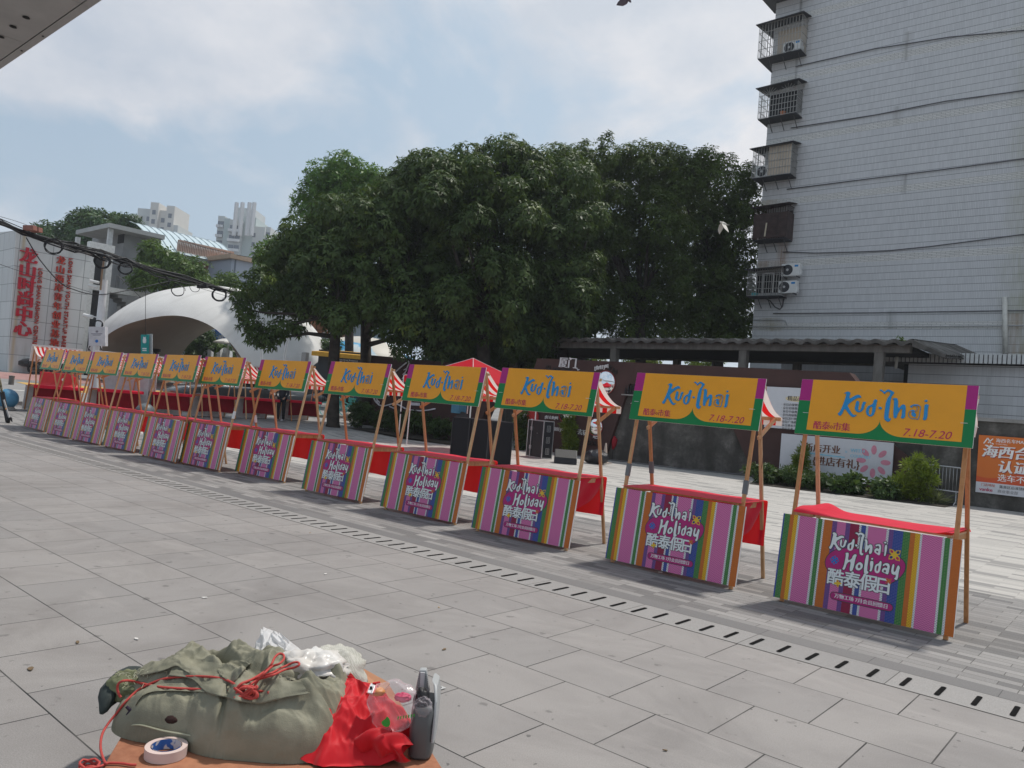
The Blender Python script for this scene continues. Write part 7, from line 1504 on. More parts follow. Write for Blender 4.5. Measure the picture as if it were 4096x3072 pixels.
bird('white pigeon flying in front of the trees with wings swept down', P(2893, 893, 27), AXR * -1 + Vector((0, 0, .2)) - AXF * .6, -1.6, flat('pigeon_white', (.72, .68, .60), .7, var=.15), .22)
bird('dark bird cut by the top edge of the picture', P(2507, -6, 22), AXR + AXF * .4 + Vector((0, 0, -.6)), -.5, flat('pigeon_dark', (.10, .085, .11), .6, var=.4))
# litter
PAPER = flat('paper_scrap', (.62, .60, .57), .8); LEAFB = flat('dry_leaf', (.16, .11, .06), .8)
for i, (px, py, s_, mt, lb) in enumerate(((545, 2558, .035, PAPER, 'white paper scrap on the slabs left of the sack'), (818, 2393, .04, PAPER, 'small white scrap on the slabs behind the plastic bag'), (1302, 2298, .03, PAPER, 'tiny white scrap between the sack and the drain'), (1755, 2432, .02, flat('cigarette_butt', (.55, .35, .15), .8), 'orange cigarette end on the slabs'), (905, 2158, .03, PAPER, 'white scrap far left near the drain slots'), (1240, 2133, .02, flat('cigarette_butt', (.55, .35, .15), .8), 'small tan scrap on the slabs near the drain'), (122, 2678, .05, LEAFB, 'dark dry leaf on the slabs at the far left'), (2640, 2291, .05, PAPER, 'white scrap under the front of the second stall from the right'), (1777, 2600, .03, LEAFB, 'dark speck of dirt on the slabs behind the grey jug'), (310, 2572, .035, LEAFB, 'brown leaf left of the sack on the slabs'), (2660, 3005, .02, LEAFB, 'dark crumb on the slabs at the bottom centre'))):
    c = G(px, py); r_ = random.Random(i); mb = MB(); L = [(s_ * .5 * (.7 + .5 * r_.random()) * math.cos(a) * 1.3, s_ * .3 * (.6 + .6 * r_.random()) * math.sin(a)) for a in [2 * math.pi * k / 7 for k in range(7)]]
    mb.prism(L, c + Vector((0, 0, .004)), (math.cos(i), math.sin(i), .05), (-math.sin(i), math.cos(i), .12), (0, 0, .004)); tag(mb.build('litter_scrap', mt), lb, 'litter', 'scraps of litter on the plaza')
# ================================================================== FOREGROUND CART AND ITS LOAD
ZP = .21
def pz(px, py, z=ZP): return PZ(px, py, z)
m = Mat('stained_orange_board'); p = m.obj(); f = m.noise(p, 2.2, 6, .6, .4); g = m.noise(p, 30, 3)
c = m.ramp(f, (.3, (.20, .075, .045)), (.5, (.33, .135, .075)), (.7, (.42, .19, .105))); c = m.mix(.2, c, m.ramp(g, (.3, (.15, .06, .03)), (.7, (.5, .25, .14)))); m.col(c).rough(.7, .25); BOARD = m.m
m = Mat('cardboard_brown'); p = m.obj(); f = m.noise(p, 4, 5); m.col(m.ramp(f, (.3, (.42, .20, .11)), (.7, (.55, .29, .17)))).rough(.75, .2); CARD = m.m
FLc, FRc = pz(400, 3130), pz(1805, 3130); RRc = pz(1555, 2735); LLc = pz(500, 2920); RLc = pz(560, 2800)
ct = thing('flat_cart', 'low flat cart covered with a stained orange brown board', 'cart', tuple((FLc + FRc + RRc + RLc) / 4))
ln = (FRc - FLc).normalized(); back = Vector((-ln.y, ln.x, 0)); back = back if back.dot(AXF) > 0 else -back
L = [FLc - back * .35, FRc - back * .35, FRc, RRc, RLc, LLc]
mb = MB(); mb.prism([(q.x, q.y) for q in L], (0, 0, ZP - .022), (1, 0, 0), (0, 1, 0), (0, 0, .022)); mb.build('board', BOARD, ct, bevel=.004)
cen = sum(L, Vector()) / 6
mb = MB(); mb.prism([(cen.x + (q.x - cen.x) * .93, cen.y + (q.y - cen.y) * .93) for q in L], (0, 0, ZP - .075), (1, 0, 0), (0, 1, 0), (0, 0, .05)); mb.build('deck', flat('cart_deck_dark', (.05, .05, .055), .7), ct)
for q in (L[0], L[1], L[3], L[4]):
    w_ = cen.lerp(q, .8); mb = MB(); mb.lathe([(.03, -.02), (.065, -.015), (.065, .015), (.03, .02)], (w_.x, w_.y, .066), 18, axis=(.6, .8, 0)); mb.build('wheel', TYRE, ct)
e_, n_ = Vector((.757, .648, 0)), Vector((-.648, .757, 0))

# woven sack: measured outline in px, built as a sculpted heap
m = Mat('woven_sack'); p = m.obj(); f = m.noise(p, 3.0, 5, .6); v = m.n('ShaderNodeMapping'); v.inputs['Scale'].default_value = (1, 1, 1.6); m.l(p, v.inputs['Vector'])
wv = m.n('ShaderNodeTexWave'); wv.wave_type = 'BANDS'; m.val(wv, Scale=70.0, Distortion=1.5, Detail=2.0); wv.inputs['Detail Scale'].default_value = 2.0; m.l(v.outputs[0], wv.inputs['Vector'])
wr = m.noise(v.outputs[0], 15, 6, .62, 1.4)
c = m.ramp(f, (.25, (.14, .138, .098)), (.55, (.235, .225, .162)), (.8, (.36, .335, .25))); m.col(c).rough(.62, .3)
rn = m.n('ShaderNodeTexNoise'); rn.noise_type = 'RIDGED_MULTIFRACTAL'; m.val(rn, Scale=6.0, Detail=5.0, Distortion=1.2); m.l(p, rn.inputs['Vector']); fw = m.noise(p, 220, 2, .6); hsum = m.mix(.12, m.mix(.25, rn.outputs['Fac'], wr), fw); m.bump(hsum, .5, .016)
SACK = m.m
sk = thing('woven_sack', 'large creased grey green woven plastic sack on the cart', 'sack', tuple(pz(880, 2920)))
def ridge(x, y, x0, y0, x1, y1, w_, h_, fade=.15):
    dx, dy = x1 - x0, y1 - y0; L2 = dx * dx + dy * dy; t = max(0, min(1, ((x - x0) * dx + (y - y0) * dy) / L2)); d = math.hypot(x - x0 - dx * t, y - y0 - dy * t)
    return h_ * math.exp(-(d / w_) ** 2) * min(1, t / fade + .15) * min(1, (1 - t) / fade + .15)
O7 = pz(560, 2935)       # front left corner of the sack, e_ = right, n_ = away
def sack_h(a, b):
    """height of the heap above the board at a (right, m) b (away, m)"""
    def lobe(ca, cb, ra, rb, h, pw=2.6):
        q = (abs(a - ca) / ra) ** pw + (abs(b - cb) / rb) ** pw; return h * max(0, 1 - q) ** .42 if q < 1 else 0
    hs_ = [lobe(.15, .12, .29, .20, .16), lobe(.48, .12, .31, .275, .225, 3.2), lobe(.62, .24, .20, .24, .215, 2.6), lobe(.10, .22, .26, .19, .205, 3), lobe(.34, .26, .30, .17, .225, 3)]
    h = max(hs_); s2 = sorted(hs_)[-2]; h += .18 * max(0, s2 - h + .06) * min(1, h / .05)
    if h <= 0: return 0
    k = min(1, h / .12)
    n = 0
    for (sx, sy, am, ox) in ((3.4, 5, .020, 3), (8, 5, .012, 11), (5, 13, .010, 21), (24, 18, .0045, 5)):
        n += am * (1 - 2.2 * abs(noise.noise(Vector((a * sx + .6 * b * sy + ox, b * sy - .4 * a * sx, ox * 1.7)))))
    n += ridge(a, b, .02, .30, .40, .06, .045, .03) + ridge(a, b, .20, .32, .52, .10, .035, .03) + ridge(a, b, .33, .36, .66, .20, .03, .03) - ridge(a, b, .12, .30, .44, .05, .025, .05) - ridge(a, b, .36, -.16, .33, .02, .014, .045) + ridge(a, b, .40, -.16, .37, .02, .028, .03)
    n += ridge(a, b, .60, -.05, .74, .22, .035, .03) - ridge(a, b, .52, -.04, .68, .20, .025, .025) + ridge(a, b, .28, .02, .70, -.02, .03, .02) - ridge(a, b, .42, -.12, .72, -.06, .03, .02)
    pv = Vector((a * 4.2 + .5 * noise.noise(Vector((a * 3, b * 3, 4))), b * 6.5 + .5 * noise.noise(Vector((a * 3, b * 3, 8))), 2.5)); n += .022 * (noise.ridged_multi_fractal(pv, 1.0, 2.1, 4, 1.0, 2.0) - 1.1)
    return h + k * n
NX, NY = 330, 230
def sk_pt(u, v):
    a, b = -.17 + 1.15 * u, -.24 + .80 * v; h = sack_h(a, b); q = O7 + e_ * a + n_ * b
    return (q.x, q.y, ZP + .002 + max(0, h))
mb = MB(); mb.grid(sk_pt, NX, NY)
V_ = np.array(mb.v); AA = ((V_[:, :2] - np.array(O7[:2])) @ np.array(e_[:2])); BB = ((V_[:, :2] - np.array(O7[:2])) @ np.array(n_[:2])); HH = V_[:, 2] - ZP - .002; add_ = np.zeros(len(V_)); rc_ = np.random.default_rng(77)
def crease(x0, y0, x1, y1, w_, h_, bend=.0):
    dx, dy = x1 - x0, y1 - y0; L2 = dx * dx + dy * dy; t = np.clip(((AA - x0) * dx + (BB - y0) * dy) / L2, 0, 1); o_ = bend * np.sin(np.pi * t); nx, ny = -dy / L2 ** .5, dx / L2 ** .5
    d = (AA - x0 - dx * t - nx * o_) ** 2 + (BB - y0 - dy * t - ny * o_) ** 2; return h_ * np.exp(-np.sqrt(d + 4e-6) / w_) * np.sin(np.pi * np.clip(t * .9 + .05, 0, 1)) ** .6
KA, KB = .44, .06                                             # creases gather towards the tie
for i in range(46):
    th = rc_.uniform(0, 2 * np.pi); r0_, r1_ = rc_.uniform(.02, .10), rc_.uniform(.16, .46)
    add_ += crease(KA + r0_ * np.cos(th), KB + r0_ * .7 * np.sin(th), KA + r1_ * np.cos(th), KB + r1_ * .6 * np.sin(th), rc_.uniform(.009, .024), rc_.choice([-1, 1]) * rc_.uniform(.012, .030), rc_.uniform(-.05, .05))
for i in range(70):
    x0, y0 = rc_.uniform(-.1, .75), rc_.uniform(-.1, .42); th = rc_.normal(.5 if y0 > .1 else .1, .7); L_ = rc_.uniform(.06, .26)
    add_ += crease(x0, y0, x0 + L_ * np.cos(th), y0 + L_ * np.sin(th), rc_.uniform(.007, .018), rc_.choice([-1, 1, 1]) * rc_.uniform(.008, .020), rc_.uniform(-.03, .03))
HH = np.maximum(0, HH + add_ * np.clip(HH / .09, 0, 1) * np.clip((BB + .16) / .14, .45, 1)); V_[:, 2] = ZP + .002 + HH; mb.v = [tuple(map(float, q)) for q in V_]
keep = []; hv = [v_[2] > ZP + .004 for v_ in mb.v]
fs = [f_ for f_ in mb.f if any(hv[i] for i in f_)]; mb.f = fs; mb.k = [0] * len(fs)
mb.build('sack_body', SACK, sk, smooth=True, fixn=False)
from mathutils.bvhtree import BVHTree
SBVH = BVHTree.FromPolygons([Vector(v_) for v_ in mb.v], mb.f)
DKS = flat('dark_sack_cloth', (.035, .045, .042), .8, var=.3, scale=8); OLS = flat('olive_frayed_cloth', (.16, .17, .09), .8, var=.35, scale=14)
def blob(c, rad, amp, fr, seed, n=40, m_=28):
    mb = MB(); mb.sphere((0, 0, 0), (1, 1, 1), n, m_); o_ = Vector((seed * 3.1, seed * 1.7, seed)); out = []
    for v_ in mb.v:
        v_ = Vector(v_); d = 1 + amp * (1 - 2 * abs(noise.noise(v_ * fr + o_))) + amp * .5 * noise.noise(v_ * fr * 2.3 + o_); out.append((v_, d))
    mb.v = [tuple(Vector(c) + e_ * (v_.x * rad[0] * d) + n_ * (v_.y * rad[1] * d) + Vector((0, 0, v_.z * rad[2] * d))) for v_, d in out]; return mb
q0 = (O7 - EYE).dot(AXF)
mb = MB()
for i, (px0, py0, px1, py1, r_) in enumerate(()): pass
tail = [P(405, 2855, q0 + .05), P(430, 2800, q0 + .1), P(480, 2740, q0 + .2), P(560, 2700, q0 + .3)]
mb = MB(); mb.tube(curve(tail, 10), [.008, .018, .026, .034, .04, .046, .05, .055, .055, .055, .05], 14); mb.v = [tuple(Vector(v_) + Vector((1, 1, 1)) * .03 * noise.noise(Vector(v_) * 11)) for v_ in mb.v]; mb.build('dark_tail', DKS, sk, smooth=True)
bb_ = blob(P(530, 2745, q0 + .16), (.085, .07, .05), .3, 2.0, 3); bb_.build('frayed_mouth', OLS, sk, smooth=True)
FRAY = flat('frayed_fibres', (.38, .38, .27), .8); rf = random.Random(12); mb = MB()
for i in range(90):
    c = P(rf.uniform(470, 690), rf.uniform(2690, 2760), q0 + rf.uniform(.08, .14)); d = Vector((rf.uniform(-1, 1), rf.uniform(-1, 1), rf.uniform(-.6, .8))) * .03; mb.tube([c, c + d * .5 + Vector((0, 0, .008)), c + d + Vector((rf.uniform(-.01, .01), 0, 0))], .0011, 4, caps=False)
mb.build('loose_fibres', FRAY, sk)['kind'] = 'stuff'
hc = P(687, 2880, q0 - .06); bl_ = blob(hc, (.022, .012, .014), .3, 3, 5, 14, 10); bl_.build('torn_hole', flat('torn_hole_dark', (.03, .012, .01), .9), sk, smooth=True)
mb = MB(); mb.tube(curve([P(505, 2905, q0 - .04), P(560, 2900, q0 - .07), P(650, 2922, q0 - .09), P(760, 2942, q0 - .10), P(860, 2965, q0 - .10)], 40), .0035, 5); mb.build('seam', FRAY, sk)
# pale mesh sack at the back right
m = Mat('pale_mesh_sack'); p = m.obj(); wv = m.n('ShaderNodeTexChecker'); wv.inputs['Scale'].default_value = 160; m.l(p, wv.inputs['Vector']); f = m.noise(p, 5, 5)
m.col(m.mix(.25, m.ramp(f, (.3, (.34, .33, .27)), (.7, (.50, .48, .41))), wv.outputs['Color'])).rough(.8, .2); m.bump(m.noise(p, 13, 5, .6, .8), .5, .012); MESHS = m.m
pc = O7 + e_ * .66 + n_ * .40; b2 = blob((pc.x, pc.y, ZP + .13), (.135, .13, .125), .18, 1.7, 9); b2.v = [(x, y, max(z, ZP + .003)) for x, y, z in b2.v]; tag(b2.build('mesh_sack', MESHS, smooth=True), 'pale beige woven mesh sack bulging at the right end of the green sack', 'sack')
# white plastic bags
m = Mat('white_plastic_film'); p = m.obj(); m.col((.80, .80, .80)).rough(.35, .4); rn = m.n('ShaderNodeTexNoise'); rn.noise_type = 'RIDGED_MULTIFRACTAL'; m.val(rn, Scale=7.0, Detail=3.0); m.l(p, rn.inputs['Vector']); m.bump(rn.outputs['Fac'], .55, .012)
tr = m.n('ShaderNodeBsdfTranslucent'); tr.inputs['Color'].default_value = (.8, .8, .8, 1); tp_ = m.n('ShaderNodeBsdfTransparent'); ms = m.n('ShaderNodeMixShader'); ms.inputs[0].default_value = .35; ms2 = m.n('ShaderNodeMixShader'); ms2.inputs[0].default_value = .14
m.l(m.b.outputs[0], ms.inputs[1]); m.l(tr.outputs[0], ms.inputs[2]); m.l(ms.outputs[0], ms2.inputs[1]); m.l(tp_.outputs[0], ms2.inputs[2]); m.l(ms2.outputs[0], m.o.inputs['Surface']); FILM = m.m
def film_sheet(name, label, px_poly, t0, bulge, seed, mat=FILM, nu=46, nv=34, amp=.025):
    """crumpled film spanning four measured corners (TL, TR, BR, BL), bulging towards the viewer side"""
    A_, B_, C_, D_ = [P(x, y, t0 + dt) for x, y, dt in px_poly]
    def fn(u, v):
        top = A_.lerp(B_, u); bot = D_.lerp(C_, u); q = top.lerp(bot, v); w_ = math.sin(math.pi * u) * math.sin(math.pi * v)
        n = amp * (1 - 2.4 * abs(noise.noise(Vector((u * 3.1 + seed, v * 2.7, seed))))) + amp * .5 * noise.noise(Vector((u * 8, v * 8, seed)))
        return q - AXF * (bulge * w_ ** .7 + n) + AXU * (n * .5)
    mb = MB(); mb.grid(fn, nu, nv); mb.grid(lambda u, v: Vector(fn(u, v)) + AXF * (.03 + .5 * bulge * math.sin(math.pi * u) * math.sin(math.pi * v)), nu, nv); return mb
t9 = (O7 + e_ * .40 + n_ * .40 - EYE).dot(AXF)
mb = film_sheet('', '', ((1048, 2518, .08), (1120, 2545, .05), (1245, 2650, -.04), (1002, 2660, -.02)), t9, .075, 2, amp=.026); mb.add([], [])
ob2 = mb.build('plastic_bag', FILM, smooth=True, fixn=False); tag(ob2, 'white plastic bag with a pointed top standing behind the red cord knot', 'plastic bag')
mb = MB(); c = P(1160, 2643, t9 - .12); mb.obox(c, AXR * .012 + AXU * .007, (AXR * -.004 + AXU * .008) * .7, AXF * .001); o = mb.build('blue_print', flat('bag_blue_print', (.02, .05, .25), .5)); o.parent = ob2
t10 = (O7 + e_ * .60 + n_ * .24 - EYE).dot(AXF)
b3 = blob(P(1255, 2672, t10), (.12, .09, .06), .36, 2.1, 14); 
m = Mat('milky_plastic_film'); p = m.obj(); m.col(m.ramp(m.noise(p, 8, 4), (.35, (.56, .52, .47)), (.65, (.68, .66, .63)))).rough(.32, .4); rn = m.n('ShaderNodeTexNoise'); rn.noise_type = 'RIDGED_MULTIFRACTAL'; m.val(rn, Scale=8.0, Detail=3.0); m.l(p, rn.inputs['Vector']); m.bump(rn.outputs['Fac'], .5, .01); FILM2 = m.m
tag(b3.build('plastic_bag', FILM2, smooth=True), 'milky cream plastic bag lying on the sack between cord and cardboard', 'plastic bag')
# brown cardboard piece
zc = ZP + .02
L = [pz(1378, 2662, .30), pz(1408, 2648, .30), pz(1560, 2733, .26), pz(1535, 2760, .24), pz(1480, 2800, .22), pz(1400, 2760, .24)]
cbd = thing('cardboard_piece', 'torn brown cardboard flap behind the red cloth', 'cardboard', tuple(L[0])); mb = MB(); mb.add(L + [q - Vector((0, 0, .006)) for q in L], [tuple(range(6)), tuple(range(6, 12))] + [(i, (i + 1) % 6, 6 + (i + 1) % 6, 6 + i) for i in range(6)]); mb.build('sheet', CARD, cbd)
mb = MB(); mb.tube([L[0] + Vector((0, 0, .003)), pz(1385, 2650, .305), L[1] + Vector((0, 0, .006))], .006, 6); mb.build('torn_corner', CARD, cbd)
# red cord with knot
CORD = Mat('red_cord'); CORD.col((.45, .06, .05)).rough(.6, .3); CORD.bump(CORD.noise(CORD.obj(), 140, 2), .4, .003); CORD = CORD.m
def sack_top(px, py, lift=.012):
    """point on the sack under an image position"""
    d = ray(px, py); hit = SBVH.ray_cast(EYE, d.normalized())
    if hit[0] is not None: return hit[0] - d.normalized() * lift
    return P(px, py, q0)
# top flap of the sack folded over towards the front, with a free hem
def flap_pt(u, v):
    lo = curve([Vector((x, y, 0)) for x, y in ((900, 560), (1150, 600), (1310, 745), (1480, 795), (1700, 850), (1900, 872), (2050, 840), (2212, 800), (2450, 760))], 40)
    hi = curve([Vector((x, y, 0)) for x, y in ((960, 400), (1120, 380), (1280, 400), (1450, 420), (1600, 440), (1780, 480), (1950, 520), (2150, 560), (2350, 600))], 40)
    c = lo[round(u * 40)].lerp(hi[round(u * 40)], v); l_ = .016 * (1 - v) + .004 + .006 * noise.noise(Vector((u * 9, v * 4, 5)))
    q = sack_top(350 + c.x / 2.765, 2500 + c.y / 2.765, l_); return tuple(q)
FU, FV = 40, 16
mb = MB(); mb.grid(flap_pt, FU, FV)
inner = [Vector(q) + AXF * .014 for q in mb.v[:FU + 1]]; base_ = len(mb.v); mb.v += [tuple(q) for q in inner]; mb.f += [(i, base_ + i, base_ + i + 1, i + 1) for i in range(FU)]; mb.k += [0] * FU
mb.build('folded_flap', SACK, sk, smooth=True, fixn=False)
def edge_fold(lo_px, hi_px, lift, seed, nm='folded_edge'):
    lo = curve([Vector((x, y, 0)) for x, y in lo_px], 40); hi = curve([Vector((x, y, 0)) for x, y in hi_px], 40)
    def fn(u, v):
        c = lo[round(u * 40)].lerp(hi[round(u * 40)], v); return tuple(sack_top(350 + c.x / 2.765, 2500 + c.y / 2.765, lift * (1 - v) ** .7 + .003 + .004 * noise.noise(Vector((u * 8, v * 4, seed)))))
    mb = MB(); mb.grid(fn, 40, 12); b_ = len(mb.v); mb.v += [tuple(Vector(q) + AXF * (lift + .004)) for q in mb.v[:41]]; mb.f += [(i, b_ + i, b_ + i + 1, i + 1) for i in range(40)]; mb.k += [0] * 40
    return mb.build(nm, SACK, sk, smooth=True, fixn=False)
edge_fold([(560, 560), (700, 540), (850, 500), (980, 455), (1060, 500), (1130, 540)], [(720, 430), (800, 400), (880, 370), (960, 350), (1060, 360), (1160, 400)], .018, 2)
edge_fold([(520, 900), (600, 790), (720, 740), (900, 730), (1100, 735), (1300, 745)], [(640, 700), (720, 670), (820, 650), (950, 640), (1120, 650), (1300, 690)], .010, 6)
edge_fold([(1480, 560), (1600, 640), (1680, 560), (1760, 470), (1800, 430)], [(1420, 480), (1500, 440), (1580, 410), (1660, 390), (1740, 390)], .014, 9)
k3 = lambda x, y: (350 + x / 2.765, 2500 + y / 2.765)
cord = thing('tied_rope', 'red cord looped over the sack and tied in a knot with two loops', 'cord', tuple(sack_top(*k3(1760, 740))))
def cordline(pts, lifts=None, r_=.0048, n=60, nm='strand'):
    L = [sack_top(*k3(x, y), (lifts[i] if lifts else .012)) for i, (x, y) in enumerate(pts)]
    mb = MB(); mb.tube(curve(L, n), r_, 7); return mb.build(nm, CORD, cord, smooth=True)
cordline([(1650, 670), (1540, 610), (1400, 578), (1250, 568), (1080, 570), (900, 585), (780, 615), (650, 670), (540, 735), (420, 850), (310, 990)])
Lg = [sack_top(*k3(310, 990)), P(*k3(230, 1090), q0 - .02), P(*k3(170, 1190), q0 - .06), P(*k3(145, 1290), q0 - .1), P(*k3(150, 1400), q0 - .14), PZ(*k3(190, 1515), ZP + .012), PZ(*k3(215, 1530), ZP + .012)]
mb = MB(); mb.tube(curve(Lg, 40), .0048, 7); mb.build('strand', CORD, cord, smooth=True)
cordline([(1700, 745), (1560, 735), (1400, 718), (1200, 710), (950, 698), (800, 685), (640, 655), (520, 625), (420, 615), (350, 640), (330, 700), (345, 760), (370, 800)])
cordline([(1640, 715), (1700, 650), (1820, 600), (1950, 520), (2030, 440), (2070, 360), (2120, 318), (2165, 330), (2170, 380), (2120, 430), (2040, 460), (1960, 530), (1880, 620), (1840, 690)], [.02, .03, .05, .08, .11, .14, .15, .15, .14, .12, .10, .08, .05, .02], n=90, nm='loop')
cordline([(1650, 700), (1780, 620), (1920, 570), (2040, 530), (2130, 480), (2200, 450), (2280, 415), (2330, 415), (2340, 440), (2290, 470), (2180, 495), (2060, 550), (1900, 600), (1800, 660)], [.02, .03, .05, .06, .08, .10, .11, .11, .11, .10, .08, .06, .04, .02], n=90, nm='loop')
cordline([(1800, 720), (1900, 735), (2010, 748)], [.02, .016, .014], .006, 20, 'cord_end'); cordline([(1760, 770), (1690, 790), (1620, 808)], [.02, .014, .012], .0055, 20, 'cord_end')
kc = sack_top(*k3(1760, 730), .02); mb = MB(); L = []
for i in range(160):
    a = i * .33; L.append(kc + AXR * (.036 * math.cos(a) * (1 + .3 * math.sin(a * .37))) + AXU * (.020 * math.sin(a * 1.31)) - AXF * (.012 + .012 * math.cos(a * .71)))
mb.tube(L, .0048, 7); mb.build('knot', CORD, cord, smooth=True)
mb = MB(); L = [PZ(*k3(x, y), ZP + .008) for x, y in ((540, 1545), (480, 1545), (380, 1530), (260, 1525), (215, 1530), (150, 1560), (80, 1575), (0, 1590), (-120, 1600))]; mb.tube(curve(L, 40), .0045, 7); mb.build('strand', CORD, cord, smooth=True)
c = PZ(*k3(20, 1560), ZP + .0); mb = MB(); L = [c + Vector((.035 * math.cos(i * .5) * (1 + .2 * math.sin(i)), .03 * math.sin(i * .5), .012 * math.sin(i * .83))) for i in range(50)]; mb.tube(L, .0045, 6); mb.build('knot', CORD, cord, smooth=True)
BLC = flat('dark_purple_strap', (.02, .012, .03), .7); mb = MB()
for L in ([(430, 900), (470, 940), (500, 960)], [(490, 930), (440, 1000), (425, 1100), (412, 1170)], [(500, 960), (490, 1040), (465, 1110)]): mb.tube(curve([P(*k3(*q), q0 - .02) for q in L], 12), .006, 6)
tag(mb.build('dark_strap', BLC, smooth=True), 'thin dark strap hanging at the left end of the sack', 'strap')
# masking tape roll
tc_ = pz(*k3(862, 1445), ZP); tpw = thing('tape_roll', 'roll of pale masking tape with a blue core lying on the board', 'tape roll', tuple(tc_)); ro, ri, hh_ = .074, .051, .036
mb = MB(); mb.lathe([(ri + .004, 0), (ro, 0), (ro, hh_), (ri + .004, hh_)], tc_ + Vector((0, 0, .002)), 44); mb.f = mb.f[:-2]; mb.k = mb.k[:-2]
n_l = 44; mb.f += [(3 * n_l + j, 3 * n_l + (j + 1) % n_l, (j + 1) % n_l, j) for j in range(n_l)]; mb.k += [0] * n_l; mb.build('tape', flat('masking_tape', (.60, .47, .43), .6, var=.05), tpw, smooth='auto')
m = Mat('blue_white_core'); p = m.obj(); g_ = m.n('ShaderNodeTexNoise'); m.val(g_, Scale=28.0, Detail=1.0); m.l(p, g_.inputs['Vector']); m.col(m.ramp(g_.outputs['Fac'], (.50, (.02, .12, .42)), (.54, (.60, .60, .62)))).rough(.5); COREM = m.m
mb = MB()
for k_ in range(2):
    for j in range(44): a = 2 * math.pi * j / 44; mb.v.append(tuple(tc_ + Vector((ri * math.cos(a), ri * math.sin(a), .002 + k_ * (hh_ + .001)))))
mb.f = [(j, (j + 1) % 44, 44 + (j + 1) % 44, 44 + j) for j in range(44)]; mb.k = [0] * 44; mb.build('core', COREM, tpw, smooth=True, fixn=False)

# red cloth heap
m = Mat('red_satin'); p = m.obj(); m.col((.50, .003, .010)).rough(.6, .25); m.b.inputs['Sheen Weight'].default_value = .15; m.bump(m.noise(p, 60, 3), .1, .004); SATIN = m.m
R7 = pz(1290, 3060); k4 = lambda x, y: (1000 + x / 2.765, 2500 + y / 2.765)
tR = (R7 - EYE).dot(AXF)
RCX, RCY, RCH = .79, .14, .205
def rc_pt(u, v):
    """cloth draped over a peak: radial folds deepen towards the wavy hem"""
    th = 2 * math.pi * u; c, sn = math.cos(th), math.sin(th)
    R0 = .20 + .11 * max(0, -sn) ** 1.2 + .05 * max(0, c) - .06 * max(0, -c) * (sn > 0)
    f1 = math.sin(7 * th + 1.9 * math.sin(2 * th + .6) + 1.5 * v); f2 = math.sin(13 * th + 2.2 * math.sin(3 * th) + 3 * v); am = v ** 1.1
    fold = .6 * (1 - 2 * abs(math.sin(3.5 * th + 1.3 * math.sin(2 * th + .4) + .8 * v))) + .25 * f1 + .15 * f2
    r = v * (R0 + .055 * am * fold) ; tw = .25 * v * math.sin(3 * th + 2)
    a, b = RCX + r * math.cos(th + tw * .4), RCY + .06 * (1 - v) + r * math.sin(th + tw * .4)
    prof = (1 - .12 * v) if v < .15 else max(0, (1 - .018) * (1 - ((v - .15) / .85) ** 1.25))
    prof = (1 - v ** 1.8) * .96 + .04; crm = noise.ridged_multi_fractal(Vector((a * 7.5 + 3, b * 7.5, .7)), 1.0, 2.0, 3, 1.0, 2.0) - 1.0
    z = RCH * prof + .085 * fold * am * (1 - .55 * v) + .03 * noise.noise(Vector((a * 13, b * 13, 2))) * (1.1 - v) + .042 * crm * min(1, 3 * (1 - v)) * min(1, .25 + 2 * v)
    q = O7 + e_ * a + n_ * b; return (q.x, q.y, ZP + .004 + max(.002 + .003 * (fold + 1), z))
mb = MB(); mb.grid(rc_pt, 220, 70); rcl = tag(mb.build('red_cloth', SATIN, smooth=True, fixn=False), 'crumpled bright red cloth draped over the front right of the sack', 'cloth')
def rr_pt(u, v):
    a = .86 + .20 * u; ph = 2 * math.pi * v; r = .045 * (1 + .25 * math.sin(5 * u * 3 + 2 * ph) + .15 * noise.noise(Vector((u * 6, v * 5, 1)))) * (1 - .4 * abs(u - .5))
    q = O7 + e_ * (a + .02 * math.sin(ph * 2)) + n_ * (-.035 - .05 * u + r * math.cos(ph)); return (q.x, q.y, ZP + .05 + r * math.sin(ph) * 1.0 + .02 * math.sin(3 * u))
mb = MB(); mb.grid(rr_pt, 50, 40); o = mb.build('rolled_fold', SATIN, smooth=True, fixn=False); o.parent = rcl
# grey jug
jl, jr_, jt = k4(1720, 1560), k4(2000, 1570), k4(1760, 1010)
J0 = pz((jl[0] + jr_[0]) / 2, jl[1] - 18); tJ = (J0 - EYE).dot(AXF); jw = (jr_[0] - jl[0]) * tJ / FPX / 2; jh = 205 * tJ / FPX
JUG = Mat('grey_jug_plastic'); p = JUG.obj(); JUG.col(JUG.ramp(JUG.noise(p, 3, 3), (.3, (.085, .088, .088)), (.7, (.11, .113, .113)))).rough(.42, .4); JUG = JUG.m
SILV = flat('silver_grey_plastic', (.36, .37, .37), .4, var=.06)
jg = thing('plastic_jug', 'grey plastic jug with a tall silver grey ribbed handle at the right of the cart', 'jug', tuple(J0)); dj = AXF.copy(); dj.z = 0; dj.normalize(); ej = AXR.copy(); ej.z = 0; ej.normalize()
def jring(z, sx, sy, ox=0, oy=0): return [J0 + ej * (ox + jw * sx * math.copysign(abs(math.cos(a)) ** .55, math.cos(a))) + dj * (oy + .10 + .10 * sy * math.copysign(abs(math.sin(a)) ** .55, math.sin(a))) + Vector((0, 0, z)) for a in [2 * math.pi * i / 28 for i in range(28)]]
def loft(rings, cap=True):
    mb = MB(); n = len(rings[0]); vs = [q for g in rings for q in g]; fs = [(i * n + j, i * n + (j + 1) % n, (i + 1) * n + (j + 1) % n, (i + 1) * n + j) for i in range(len(rings) - 1) for j in range(n)]
    if cap: fs += [tuple(range(n))[::-1], tuple((len(rings) - 1) * n + j for j in range(n))]
    return mb.add(vs, fs)
